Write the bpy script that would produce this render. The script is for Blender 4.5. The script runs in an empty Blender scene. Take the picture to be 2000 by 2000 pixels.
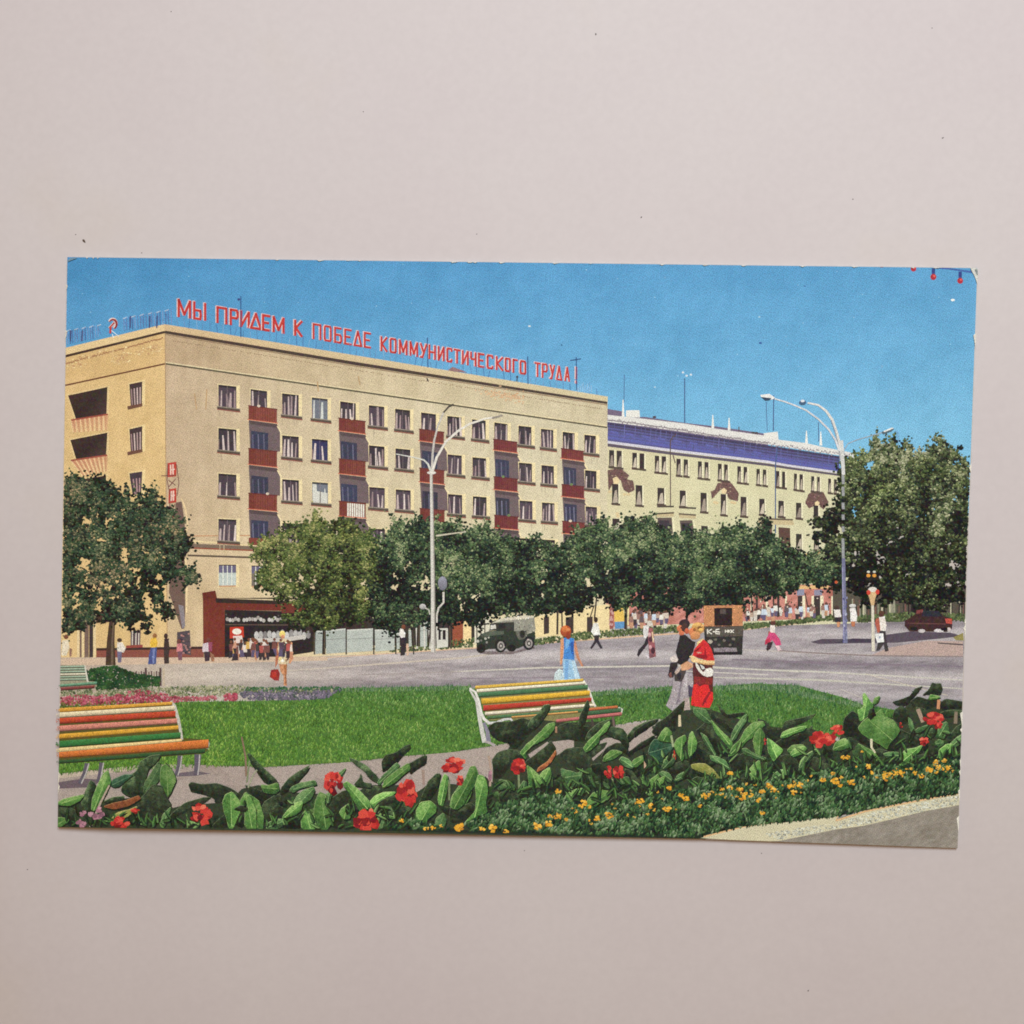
import bpy, math
import numpy as np
from mathutils import Matrix, Vector

# ------------------------------------------------------------------ camera
# The card lies flat: its top face is z = 0, x to the right, y up the picture, metres.
PX = 2000.0
FOC = 2300.0                                   # focal length in pixels of a 2000 px wide picture
CARD_W, CARD_H = 0.140, 0.089
QUAD = np.array([(130.5, 501.5), (1910.5, 523.0), (1870.6, 1657.0), (112.4, 1616.0)])


def homography(src, dst):
    a, b = [], []
    for (x, y), (u, v) in zip(src, dst):
        a += [[x, y, 1, 0, 0, 0, -u * x, -u * y], [0, 0, 0, x, y, 1, -v * x, -v * y]]
        b += [u, v]
    h = np.linalg.solve(np.array(a, float), np.array(b, float))
    return np.append(h, 1).reshape(3, 3)


hw, hh = CARD_W / 2, CARD_H / 2
HM = homography([(-hw, hh), (hw, hh), (hw, -hh), (-hw, -hh)], QUAD)
KI = np.linalg.inv(np.array([[FOC, 0, PX / 2], [0, FOC, PX / 2], [0, 0, 1.0]]))
M = KI @ HM
M = M / math.sqrt(np.linalg.norm(M[:, 0]) * np.linalg.norm(M[:, 1]))
if M[2, 2] < 0:
    M = -M
U_, _, V_ = np.linalg.svd(np.column_stack([M[:, 0], M[:, 1]]), full_matrices=False)
R2 = U_ @ V_
RCV = np.column_stack([R2, np.cross(R2[:, 0], R2[:, 1])])      # world -> camera (x right, y down, z ahead)
TCV = M[:, 2]
CAM = -RCV.T @ TCV


def to_card(p, z=0.0):
    """points of the flat picture -> points of the card plane, in metres"""
    p = np.asarray(p, float).reshape(-1, 2)
    d = np.column_stack([p, np.ones(len(p))]) @ KI.T @ RCV
    t = (z - CAM[2]) / d[:, 2]
    return CAM[:2] + d[:, :2] * t[:, None]


scene = bpy.context.scene
COL = scene.collection
camd = bpy.data.cameras.new("camera")
cam = bpy.data.objects.new("camera", camd)
COL.objects.link(cam)
flip = np.diag([1.0, -1.0, -1.0])
rw = RCV.T @ flip
cam.matrix_world = Matrix([[*rw[0], CAM[0]], [*rw[1], CAM[1]], [*rw[2], CAM[2]], [0, 0, 0, 1]])
camd.sensor_width = 36.0
camd.lens = 36.0 * FOC / PX
camd.clip_start = 0.01
camd.clip_end = 10.0
scene.camera = cam

# ------------------------------------------------------------------ light
world = bpy.data.worlds.new("World")
scene.world = world
world.use_nodes = True
bg = world.node_tree.nodes["Background"]
bg.inputs[0].default_value = (1.0, 0.60, 0.30, 1)
bg.inputs[1].default_value = 0.275


ld = bpy.data.lights.new("room_lamp", "POINT")
ld.energy = 3.95
ld.color = (0.80, 0.90, 1.0)
ld.shadow_soft_size = 0.07
lamp = bpy.data.objects.new("room_lamp", ld)
COL.objects.link(lamp)
lamp.location = (0.040, 0.148, 0.330)
scene.view_settings.view_transform = "Standard"
scene.view_settings.look = "None"
scene.view_settings.exposure = 0.0
scene.view_settings.gamma = 1.0
scene.cycles.filter_width = 1.8


# ------------------------------------------------------------------ materials
def nodes(name):
    m = bpy.data.materials.new(name)
    m.use_nodes = True
    nt = m.node_tree
    return m, nt, nt.nodes["Principled BSDF"]


def N(nt, kind, **kw):
    n = nt.nodes.new(kind)
    for k, v in kw.items():
        setattr(n, k, v)
    return n


def mathn(nt, op, a, b=None):
    n = N(nt, "ShaderNodeMath", operation=op)
    for i, v in enumerate((a, b)):
        if v is None:
            continue
        if isinstance(v, (int, float)):
            n.inputs[i].default_value = v
        else:
            nt.links.new(v, n.inputs[i])
    return n.outputs[0]


def ink_material():
    """offset print: colour from the inked shapes, with the screen dots and the grain of the press"""
    m, nt, bs = nodes("printing_ink")
    at = N(nt, "ShaderNodeAttribute", attribute_name="ink")
    tc = N(nt, "ShaderNodeTexCoord")
    sep = N(nt, "ShaderNodeSeparateXYZ")
    nt.links.new(tc.outputs["Object"], sep.inputs[0])
    x, y = sep.outputs[0], sep.outputs[1]

    def screen(angle, period):
        c, s = math.cos(angle), math.sin(angle)
        k = 2 * math.pi / period
        a = mathn(nt, "ADD", mathn(nt, "MULTIPLY", x, c * k), mathn(nt, "MULTIPLY", y, s * k))
        b = mathn(nt, "ADD", mathn(nt, "MULTIPLY", x, -s * k), mathn(nt, "MULTIPLY", y, c * k))
        return mathn(nt, "MULTIPLY", mathn(nt, "SINE", a), mathn(nt, "SINE", b))
    dots = mathn(nt, "MULTIPLY", screen(math.radians(15), 0.00043), 0.13)
    dots2 = mathn(nt, "MULTIPLY", screen(math.radians(52), 0.00040), 0.06)
    gr = N(nt, "ShaderNodeTexNoise")
    gr.inputs["Scale"].default_value = 4600.0
    gr.inputs["Detail"].default_value = 3.0
    nt.links.new(tc.outputs["Object"], gr.inputs["Vector"])
    grain = mathn(nt, "MULTIPLY", mathn(nt, "SUBTRACT", gr.outputs[0], 0.5), 1.15)
    mo = N(nt, "ShaderNodeTexNoise")
    mo.inputs["Scale"].default_value = 420.0
    mo.inputs["Detail"].default_value = 3.0
    nt.links.new(tc.outputs["Object"], mo.inputs["Vector"])
    mottle = mathn(nt, "MULTIPLY", mathn(nt, "SUBTRACT", mo.outputs[0], 0.5), 0.17)
    f = mathn(nt, "ADD", mathn(nt, "ADD", dots, dots2), mathn(nt, "ADD", grain, mottle))
    f = mathn(nt, "ADD", f, 1.0)
    mul = N(nt, "ShaderNodeVectorMath", operation="SCALE")
    nt.links.new(at.outputs["Color"], mul.inputs[0])
    nt.links.new(f, mul.inputs["Scale"])
    # colour grain: the separations do not register perfectly
    cn = N(nt, "ShaderNodeTexNoise")
    cn.inputs["Scale"].default_value = 2600.0
    cn.inputs["Detail"].default_value = 2.0
    nt.links.new(tc.outputs["Object"], cn.inputs["Vector"])
    sub = N(nt, "ShaderNodeVectorMath", operation="SUBTRACT")
    nt.links.new(cn.outputs["Color"], sub.inputs[0])
    sub.inputs[1].default_value = (0.5, 0.5, 0.5)
    sc = N(nt, "ShaderNodeVectorMath", operation="SCALE")
    nt.links.new(sub.outputs[0], sc.inputs[0])
    sc.inputs["Scale"].default_value = 0.07
    add = N(nt, "ShaderNodeVectorMath", operation="ADD")
    nt.links.new(mul.outputs[0], add.inputs[0])
    nt.links.new(sc.outputs[0], add.inputs[1])
    # wear: a few pale scuffs where the ink has rubbed off
    sf = N(nt, "ShaderNodeTexNoise")
    sf.inputs["Scale"].default_value = 900.0
    sf.inputs["Detail"].default_value = 4.0
    nt.links.new(tc.outputs["Object"], sf.inputs["Vector"])
    rp = N(nt, "ShaderNodeValToRGB")
    rp.color_ramp.elements[0].position = 0.735
    rp.color_ramp.elements[1].position = 0.80
    nt.links.new(sf.outputs[0], rp.inputs[0])
    mx = N(nt, "ShaderNodeMix", data_type="RGBA")
    nt.links.new(mathn(nt, "MULTIPLY", rp.outputs[0], 0.35), mx.inputs["Factor"])
    nt.links.new(add.outputs[0], mx.inputs["A"])
    mx.inputs["B"].default_value = (0.66, 0.62, 0.56, 1)
    nt.links.new(mx.outputs["Result"], bs.inputs["Base Color"])
    bs.inputs["Roughness"].default_value = 0.62
    bs.inputs["Specular IOR Level"].default_value = 0.18
    return m


def paper_material():
    m, nt, bs = nodes("white_paper")
    tc = N(nt, "ShaderNodeTexCoord")
    n1 = N(nt, "ShaderNodeTexNoise")
    n1.inputs["Scale"].default_value = 16.0
    n1.inputs["Detail"].default_value = 5.0
    n1.inputs["Roughness"].default_value = 0.6
    nt.links.new(tc.outputs["Object"], n1.inputs["Vector"])
    rp = N(nt, "ShaderNodeValToRGB")
    e = rp.color_ramp.elements
    e[0].position, e[0].color = 0.30, (0.735, 0.672, 0.662, 1)
    e[1].position, e[1].color = 0.70, (0.765, 0.715, 0.692, 1)
    nt.links.new(n1.outputs[0], rp.inputs[0])
    # fibres: fine pale and dark mottle
    n2 = N(nt, "ShaderNodeTexNoise")
    n2.inputs["Scale"].default_value = 900.0
    n2.inputs["Detail"].default_value = 6.0
    nt.links.new(tc.outputs["Object"], n2.inputs["Vector"])
    f2 = mathn(nt, "ADD", mathn(nt, "MULTIPLY", mathn(nt, "SUBTRACT", n2.outputs[0], 0.5), 0.085), 1.0)
    # faint yellow foxing
    n3 = N(nt, "ShaderNodeTexNoise")
    n3.inputs["Scale"].default_value = 34.0
    n3.inputs["Detail"].default_value = 6.0
    nt.links.new(tc.outputs["Object"], n3.inputs["Vector"])
    r3 = N(nt, "ShaderNodeValToRGB")
    r3.color_ramp.elements[0].position = 0.60
    r3.color_ramp.elements[1].position = 0.78
    nt.links.new(n3.outputs[0], r3.inputs[0])
    mx = N(nt, "ShaderNodeMix", data_type="RGBA")
    nt.links.new(mathn(nt, "MULTIPLY", r3.outputs[0], 0.40), mx.inputs["Factor"])
    nt.links.new(rp.outputs[0], mx.inputs["A"])
    mx.inputs["B"].default_value = (0.73, 0.65, 0.56, 1)
    sc = N(nt, "ShaderNodeVectorMath", operation="SCALE")
    nt.links.new(mx.outputs["Result"], sc.inputs[0])
    nt.links.new(f2, sc.inputs["Scale"])
    nt.links.new(sc.outputs[0], bs.inputs["Base Color"])
    bs.inputs["Roughness"].default_value = 0.75
    bs.inputs["Specular IOR Level"].default_value = 0.15
    bp = N(nt, "ShaderNodeBump")
    bp.inputs["Strength"].default_value = 0.30
    bp.inputs["Distance"].default_value = 0.00004
    nt.links.new(n2.outputs[0], bp.inputs["Height"])
    nt.links.new(bp.outputs[0], bs.inputs["Normal"])
    return m


def plain(name, col, rough=0.7, var=0.1, scale=900.0):
    m, nt, bs = nodes(name)
    tc = N(nt, "ShaderNodeTexCoord")
    n = N(nt, "ShaderNodeTexNoise")
    n.inputs["Scale"].default_value = scale
    nt.links.new(tc.outputs["Object"], n.inputs["Vector"])
    rp = N(nt, "ShaderNodeValToRGB")
    rp.color_ramp.elements[0].position = 0.3
    rp.color_ramp.elements[1].position = 0.7
    rp.color_ramp.elements[0].color = (*[c * (1 - var) for c in col], 1)
    rp.color_ramp.elements[1].color = (*[min(1, c * (1 + var)) for c in col], 1)
    nt.links.new(n.outputs[0], rp.inputs[0])
    nt.links.new(rp.outputs[0], bs.inputs["Base Color"])
    bs.inputs["Roughness"].default_value = rough
    return m


INK = ink_material()
PAPER = paper_material()
CARDSTOCK = plain("card_stock", (0.70, 0.64, 0.56), 0.7, 0.08)
CRUMB = plain("crumb_brown", (0.13, 0.09, 0.06), 0.8, 0.3)
DUST = plain("dust_grey", (0.22, 0.19, 0.18), 0.8, 0.3)

# ------------------------------------------------------------------ the sheet of paper under the card
rng = np.random.default_rng(7)


def vnoise(x, y, scale, seed):
    """smooth value noise in 0..1"""
    r = np.random.default_rng(seed).random((64, 64))
    gx, gy = np.asarray(x) / scale, np.asarray(y) / scale
    ix, iy = np.floor(gx).astype(int), np.floor(gy).astype(int)
    fx, fy = gx - ix, gy - iy
    fx, fy = fx * fx * (3 - 2 * fx), fy * fy * (3 - 2 * fy)
    a = r[ix % 64, iy % 64]
    b = r[(ix + 1) % 64, iy % 64]
    c = r[ix % 64, (iy + 1) % 64]
    d = r[(ix + 1) % 64, (iy + 1) % 64]
    return (a * (1 - fx) + b * fx) * (1 - fy) + (c * (1 - fx) + d * fx) * fy


THICK = 0.00032


def paper_height(x, y):
    h = (vnoise(x + 5, y + 5, 0.034, 3) - 0.5) * 0.00020
    h += (vnoise(x + 5, y + 5, 0.013, 4) - 0.5) * 0.00004
    # soft folds pressed into the sheet
    for (ax, ay), (bx, by), hgt, wid in FOLDS:
        dx, dy = bx - ax, by - ay
        L = math.hypot(dx, dy)
        t = ((x - ax) * dx + (y - ay) * dy) / L / L
        d = ((x - ax) * -dy + (y - ay) * dx) / L
        h += hgt * np.exp(-(d / wid) ** 2) * np.exp(-np.clip(np.abs(t - 0.5) - 0.35, 0, None) ** 2 / 0.02)
    # under the card the sheet stays clear of it; towards the card's lower edge it sinks a little more
    inside = np.clip(1 - np.maximum(np.abs(x) - hw, np.abs(y) - hh) / 0.010, 0, 1)
    h = h * (1 - inside) - inside * 0.00010
    dip = np.exp(-((y + 0.047) / 0.017) ** 2) * np.clip(1 - (np.abs(x) - 0.062) / 0.016, 0, 1)
    dip = np.where(np.abs(x) < 0.062, np.exp(-((y + 0.047) / 0.017) ** 2), dip)
    amp = 0.00105 + 0.00070 * np.clip(-x / 0.07, -1, 1)
    side = np.exp(-((x - 0.0705) / 0.012) ** 2) * np.clip(1 - np.abs(y + 0.004) / 0.06, 0, 1) * 0.0001
    return h - THICK - 0.00003 - dip * amp - side


def px_line(x0, y0, x1, y1):
    a, b = to_card([(x0, y0), (x1, y1)])
    return tuple(a), tuple(b)


FOLDS = [(*px_line(1075, 300, 1150, 365), 0.00010, 0.0016), (*px_line(705, 1870, 790, 1775), 0.00008, 0.0008),
         (*px_line(640, 160, 820, 330), 0.00009, 0.006), (*px_line(1180, 1820, 1420, 1760), 0.00008, 0.006),
         (*px_line(300, 1900, 640, 1800), 0.00010, 0.008), (*px_line(1500, 1900, 1750, 1800), 0.00008, 0.006),
         (*px_line(80, 150, 160, 420), 0.00008, 0.004), (*px_line(1330, 60, 1700, 220), 0.00006, 0.008)]


def sheet():
    n = 300
    xs = np.linspace(-0.20, 0.20, n)
    X, Y = np.meshgrid(xs, xs)
    X, Y = X.ravel(), Y.ravel()
    Z = paper_height(X, Y)
    idx = np.arange(n * n).reshape(n, n)
    F = np.stack([idx[:-1, :-1], idx[:-1, 1:], idx[1:, 1:], idx[1:, :-1]], -1).reshape(-1, 4)
    me = bpy.data.meshes.new("paper_sheet")
    me.from_pydata(np.column_stack([X, Y, Z]).tolist(), [], F.tolist())
    me.materials.append(PAPER)
    me.polygons.foreach_set("use_smooth", [True] * len(me.polygons))
    o = bpy.data.objects.new("paper_sheet", me)
    COL.objects.link(o)
    o["kind"] = "structure"
    o["label"] = "large white paper sheet with faint creases under the postcard"
    return o


sheet()

# ------------------------------------------------------------------ card outline (slightly bowed lower edge, worn corners)
HC = homography(QUAD, [(0, 0), (1, 0), (1, 1), (0, 1)])      # picture -> unit card
HCI = np.linalg.inv(HC)
BOW_U = np.array([0.0, 0.22, 0.45, 0.69, 0.80, 0.92, 1.0])
BOW_V = np.array([0.0, 0.0056, 0.0090, 0.0064, 0.0044, 0.0018, 0.0])


def hmap(H, p):
    q = np.column_stack([p, np.ones(len(p))]) @ H.T
    return q[:, :2] / q[:, 2:]


def bow(u):
    return 1.0 - np.interp(u, BOW_U, BOW_V)


def to_unit(p):
    q = hmap(HC, np.asarray(p, float).reshape(-1, 2))
    q[:, 1] = q[:, 1] / bow(q[:, 0])
    return q


def from_unit(q):
    q = np.array(q, float).reshape(-1, 2)
    q[:, 1] = q[:, 1] * bow(q[:, 0])
    return hmap(HCI, q)


def srgb(c):
    c = np.asarray(c, float) / 255.0
    return np.where(c <= 0.04045, c / 12.92, ((c + 0.055) / 1.055) ** 2.4)


def link(name, me, parent, label=None, kind=None):
    o = bpy.data.objects.new(name, me)
    COL.objects.link(o)
    if parent is not None:
        o.parent = parent
    if label:
        o["label"] = label
    if kind:
        o["kind"] = kind
    return o


def card_body():
    pts = []
    r = 0.0075
    rg = np.random.default_rng(3)
    def edge(a, b, n, axis):
        for t in np.linspace(0, 1, n, endpoint=False)[1:]:
            p = [a[0] + (b[0] - a[0]) * t, a[1] + (b[1] - a[1]) * t]
            p[axis] += rg.normal(0, 0.00022)
            pts.append(p)
    def corner(cx, cy, a0, rr):
        for k in range(6):
            a = math.radians(a0 + 18 * k)
            pts.append((cx + rr * math.cos(a), cy + rr * 1.55 * math.sin(a)))
    corner(r, r * 1.55, 180, r)
    edge((r, 0), (1 - r, 0), 60, 1)
    corner(1 - r, r * 1.55, 270, r)
    edge((1, 0.012), (1, 1), 70, 0)
    pts.append((1, 1))
    edge((1, 1), (0, 1), 80, 1)
    pts.append((0, 1))
    edge((0, 1), (0, 0.012), 60, 0)
    pts = np.array(pts)
    # nibbles along the right edge and the upper edge
    for v, d, s in ((0.078, .0030, .010), (0.099, .0020, .004), (0.300, .0018, .005), (0.62, .0012, .004), (0.96, .002, .006)):
        w = np.exp(-((pts[:, 1] - v) / s) ** 2) * (pts[:, 0] > 0.99)
        pts[:, 0] -= d * w
    ring = to_card(from_unit(pts))
    n = len(ring)
    lo = ring.copy()
    v = [(x, y, 0.0) for x, y in ring] + [(x, y, -THICK) for x, y in lo]
    f = [list(range(n))[::-1], [n + i for i in range(n)]]
    f += [[i, (i + 1) % n, n + (i + 1) % n, n + i] for i in range(n)]
    me = bpy.data.meshes.new("postcard")
    me.from_pydata(v, [], f)
    import bmesh
    bm = bmesh.new()
    bm.from_mesh(me)
    bmesh.ops.recalc_face_normals(bm, faces=bm.faces)
    bm.to_mesh(me)
    bm.free()
    me.materials.append(CARDSTOCK)
    o = link("postcard", me, None)
    o["label"] = "old colour postcard of a street square lying on white paper"
    o["category"] = "postcard"
    return o


CARD = card_body()

# ------------------------------------------------------------------ printing: every printed thing is a film of ink on the card
UM = 0.5e-6
STEP = 0.4
PILE = np.full((500, 500), 2.0)                # height of the films so far, cell by cell, in micrometres
ZC = [3.0]                                      # how high the films have piled up, in thousandths of a millimetre
LIT = 0.80                                      # printed tone per unit of tone seen


class Ink:
    def __init__(self, name, parent=None, label=None, kind=None, z0=None, tex=0.0):
        self.tex = tex
        self.name, self.parent, self.label, self.kind = name, parent or CARD, label, kind
        self.z0 = 0.0
        self.z = self.z0
        self.zmax = self.z
        self.V, self.C, self.F, self.n = [], [], [], 0

    def _push(self, pts, cols, z):
        k = len(pts)
        self.V.append(np.column_stack([pts, np.full(k, z)]))
        self.C.append(np.broadcast_to(np.asarray(cols, float), (k, 3)))
        self.F.append(np.arange(self.n, self.n + k))
        self.n += k
        self.zmax = max(self.zmax, z)

    def poly(self, pts, col, up=True, clip=True):
        """pts in picture points; col one colour or one per corner"""
        pts = np.asarray(pts, float).reshape(-1, 2)
        col = np.asarray(col, float)
        if col.ndim == 1:
            col = np.repeat(col[None], len(pts), 0)
        self.z += 0.0 if up is None else STEP if up else 0.05
        q = to_unit(pts)
        lo, hi = 0.0006, 0.9991
        if clip and (q.min() < lo or q.max() > hi):
            d = np.column_stack([q, col])
            for ax, sgn, lim in ((0, 1, lo), (0, -1, -hi), (1, 1, lo), (1, -1, -hi)):
                out = []
                for i in range(len(d)):
                    a, b = d[i - 1], d[i]
                    sa, sb = a[ax] * sgn - lim, b[ax] * sgn - lim
                    if (sa >= 0) != (sb >= 0):
                        t = sa / (sa - sb)
                        out.append(a + (b - a) * t)
                    if sb >= 0:
                        out.append(b)
                d = np.array(out)
                if len(d) < 3:
                    return self
            pts, col = from_unit(d[:, :2]), d[:, 2:]
        self._push(pts, col, self.z)
        if self.tex and up is True and len(pts) > 2 and np.ptp(col, axis=0).max() < 1:
            self.fleck(pts, col[0])
        return self

    def fleck(self, pts, col):
        """uneven inking inside a shape: small darker and lighter spots"""
        x, y = pts[:, 0], pts[:, 1]
        area = abs((x * np.roll(y, -1) - np.roll(x, -1) * y).sum()) / 2
        n = int(min(area / 5, 420))
        if n < 3:
            return
        for p in scatter(pts, n):
            c = col * np.clip(rng.normal(1, self.tex), .45, 1.7) + rng.normal(0, 5, 3)
            a = rng.uniform(0, 6.28, 5)
            a.sort()
            r = rng.uniform(.5, 1.35)
            self._push(np.column_stack([p[0] + r * np.cos(a), p[1] + r * 1.3 * np.sin(a)]), np.repeat(c[None], 5, 0), self.z + rng.uniform(.05, .5))
        self.z += .5

    def tp(self, tile, flat, col, up=True):
        return self.poly(T(tile, flat), col, up)

    def stroke(self, pts, w, col, up=True):
        pts = np.asarray(pts, float).reshape(-1, 2)
        n = len(pts)
        w = np.broadcast_to(np.asarray(w, float), (n,)) if np.ndim(w) == 0 else np.interp(np.linspace(0, 1, n), np.linspace(0, 1, len(w)), w)
        d = np.gradient(pts, axis=0)
        d /= np.maximum(np.linalg.norm(d, axis=1, keepdims=True), 1e-9)
        nn = np.column_stack([-d[:, 1], d[:, 0]]) * (w / 2)[:, None]
        col = np.asarray(col, float)
        if up:
            self.z += STEP
        for i in range(n - 1):
            self.poly([pts[i] + nn[i], pts[i + 1] + nn[i + 1], pts[i + 1] - nn[i + 1], pts[i] - nn[i]], col, up=False)
        return self

    def ell(self, cx, cy, rx, ry, col, rot=0.0, n=12, up=True, shade=0.0):
        a = np.linspace(0, 2 * math.pi, n, endpoint=False)
        x, y = rx * np.cos(a), ry * np.sin(a)
        c, s = math.cos(rot), math.sin(rot)
        cc = np.asarray(col, float)
        if shade:
            cc = cc[None] * (1 - shade * np.sin(a))[:, None]
        return self.poly(np.column_stack([cx + x * c - y * s, cy + x * s + y * c]), cc, up)

    def grid(self, p00, p10, p11, p01, nx, ny, colf, up=True):
        """bilinear patch of small cells, colour from colf(x, y) at each corner"""
        u, v = np.meshgrid(np.linspace(0, 1, nx + 1), np.linspace(0, 1, ny + 1))
        u, v = u.ravel()[:, None], v.ravel()[:, None]
        p = (np.array(p00) * (1 - u) + np.array(p10) * u) * (1 - v) + (np.array(p01) * (1 - u) + np.array(p11) * u) * v
        q = np.clip(to_unit(p), 0.0006, 0.9991)
        p = from_unit(q)
        c = colf(p[:, 0], p[:, 1])
        if up:
            self.z += STEP
        idx = np.arange((nx + 1) * (ny + 1)).reshape(ny + 1, nx + 1)
        f = np.stack([idx[:-1, :-1], idx[:-1, 1:], idx[1:, 1:], idx[1:, :-1]], -1).reshape(-1, 4)
        fp = p[f]
        ar = np.abs((fp[:, :, 0] * np.roll(fp[:, :, 1], -1, 1) - np.roll(fp[:, :, 0], -1, 1) * fp[:, :, 1]).sum(1))
        f = f[ar > .05]
        self.V.append(np.column_stack([p, np.full(len(p), self.z)]))
        self.C.append(c)
        self.F += list(f + self.n)
        self.n += len(p)
        self.zmax = max(self.zmax, self.z)
        return self

    def dabs(self, c, rx, ry, rot, top, bot, depth=14.0, k=6, order=None):
        """many small inked leaves: centres c, half sizes, tilt, colour of the upper and the lower side"""
        n = len(c)
        a = np.linspace(0, 2 * math.pi, k, endpoint=False)[None] + rng.random((n, 1)) * 0.8
        rad = 0.75 + 0.5 * rng.random((n, k))
        x, y = rx[:, None] * np.cos(a) * rad, ry[:, None] * np.sin(a) * rad
        co, si = np.cos(rot)[:, None], np.sin(rot)[:, None]
        P = np.stack([c[:, 0:1] + x * co - y * si, c[:, 1:2] + x * si + y * co], -1)
        q = to_unit(P.reshape(-1, 2)).reshape(n, k, 2)
        ok = (q.min((1, 2)) > 0.0006) & (q.max((1, 2)) < 0.9991)
        P, top, bot = P[ok], top[ok], bot[ok]
        yy = (P[:, :, 1] - P[:, :, 1].mean(1, keepdims=True))
        t = np.clip(yy / (np.abs(yy).max(1, keepdims=True) + 1e-9) * 0.5 + 0.5, 0, 1)[..., None]
        Cc = top[:, None] * (1 - t) + bot[:, None] * t
        n = len(P)
        o = rng.random(n) if order is None else order[ok]
        zz = self.z + STEP + o * depth
        self.V.append(np.column_stack([P.reshape(-1, 2), np.repeat(zz, k)]))
        self.C.append(Cc.reshape(-1, 3))
        self.F += list(np.arange(self.n, self.n + n * k).reshape(n, k))
        self.n += n * k
        self.z += STEP + depth
        self.zmax = max(self.zmax, self.z)
        return self

    def build(self, advance=True):
        if not self.V:
            return None
        V = np.concatenate(self.V)
        C = np.concatenate(self.C)
        cell = np.clip((V[:, :2] / 4).astype(int), 0, 499)
        (x0, y0), (x1, y1) = cell.min(0), cell.max(0) + 1
        base = PILE[y0:y1, x0:x1].max() + STEP         # lies on whatever is printed there already
        V[:, 2] += base
        PILE[y0:y1, x0:x1] = V[:, 2].max()
        xy = to_card(V[:, :2])
        C = np.clip(C, 0, 255)
        C = C + (C @ np.array((.30, .59, .11)))[:, None] * .06 - C * .06 + 3.0
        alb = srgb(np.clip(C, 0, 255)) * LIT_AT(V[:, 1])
        me = bpy.data.meshes.new(self.name)
        lens = np.array([len(f) for f in self.F])
        loops = np.concatenate(self.F)
        me.vertices.add(len(V))
        me.vertices.foreach_set("co", np.column_stack([xy, V[:, 2] * UM]).astype(np.float32).ravel())
        me.loops.add(len(loops))
        # pictures run downwards: turn every face so that it looks up
        start = np.concatenate([[0], np.cumsum(lens)[:-1]])
        lp = loops.copy()
        for ln in np.unique(lens):
            s = start[lens == ln][:, None] + np.arange(ln)[None]
            vi = loops[s]
            px, py = xy[vi, 0], xy[vi, 1]
            ar = (px * np.roll(py, -1, 1) - np.roll(px, -1, 1) * py).sum(1)
            vi = np.where((ar < 0)[:, None], vi[:, ::-1], vi)
            lp[s] = vi
        me.loops.foreach_set("vertex_index", lp.astype(np.int32))
        me.polygons.add(len(lens))
        me.polygons.foreach_set("loop_start", start.astype(np.int32))
        me.polygons.foreach_set("loop_total", lens.astype(np.int32))
        me.update(calc_edges=True)
        at = me.color_attributes.new("ink", "FLOAT_COLOR", "POINT")
        at.data.foreach_set("color", np.column_stack([alb, np.ones(len(alb))]).astype(np.float32).ravel())
        me.materials.append(INK)
        o = link(self.name, me, self.parent, self.label, self.kind)
        return o


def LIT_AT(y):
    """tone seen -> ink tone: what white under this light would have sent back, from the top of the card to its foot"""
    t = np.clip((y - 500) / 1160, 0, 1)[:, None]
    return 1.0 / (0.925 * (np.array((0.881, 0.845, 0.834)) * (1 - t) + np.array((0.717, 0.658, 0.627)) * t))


TILES = dict(A=(100, 480, .25880), B=(550, 560, .25880), C=(1000, 620, .25880), D=(1440, 500, .25880), E=(100, 860, .25880),
             F=(550, 900, .25880), G=(1000, 900, .25880), H=(1440, 860, .25880), P=(100, 1180, .24845), Q=(480, 1180, .24845),
             R=(880, 1180, .24845), S=(1240, 1180, .24845), U=(1520, 1180, .25873), V=(1240, 1200, .11387), X=(0, 0, 1.0))


def T(tile, flat):
    x0, y0, s = TILES[tile]
    p = np.asarray(flat, float).reshape(-1, 2)
    return p * s + (x0, y0)


def inside(p, poly):
    x, y = p[:, 0], p[:, 1]
    r = np.zeros(len(p), bool)
    for i in range(len(poly)):
        (xa, ya), (xb, yb) = poly[i - 1], poly[i]
        c = ((ya > y) != (yb > y))
        r ^= c & (x < (xb - xa) * (y - ya) / ((yb - ya) if yb != ya else 1e-9) + xa)
    return r


def scatter(poly, n):
    poly = np.asarray(poly)
    lo, hi = poly.min(0), poly.max(0)
    out = np.zeros((0, 2))
    while len(out) < n:
        p = lo + (hi - lo) * rng.random((n * 2, 2))
        out = np.concatenate([out, p[inside(p, poly)]])
    return out[:n]


def mix(a, b, t):
    return np.asarray(a, float) * (1 - t) + np.asarray(b, float) * t


def lerp_pal(pal, t):
    pal = np.asarray(pal, float)
    xs = np.linspace(0, 1, len(pal))
    return np.column_stack([np.interp(t, xs, pal[:, i]) for i in range(3)])


# ------------------------------------------------------------------ sky
def sky_col(x, y):
    t = np.clip((y - 500) / 420, 0, 1)
    s = np.clip((x - 120) / 1780, 0, 1)
    c = lerp_pal([(74, 144, 192), (92, 160, 202), (116, 180, 212)], t)
    c += ((s - 0.25) * 14)[:, None] * np.array([1.0, 0.8, 0.35])
    n = (vnoise(x, y, 60, 11) - 0.5) * 9 + (vnoise(x, y, 14, 12) - 0.5) * 7
    return c + n[:, None]


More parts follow.
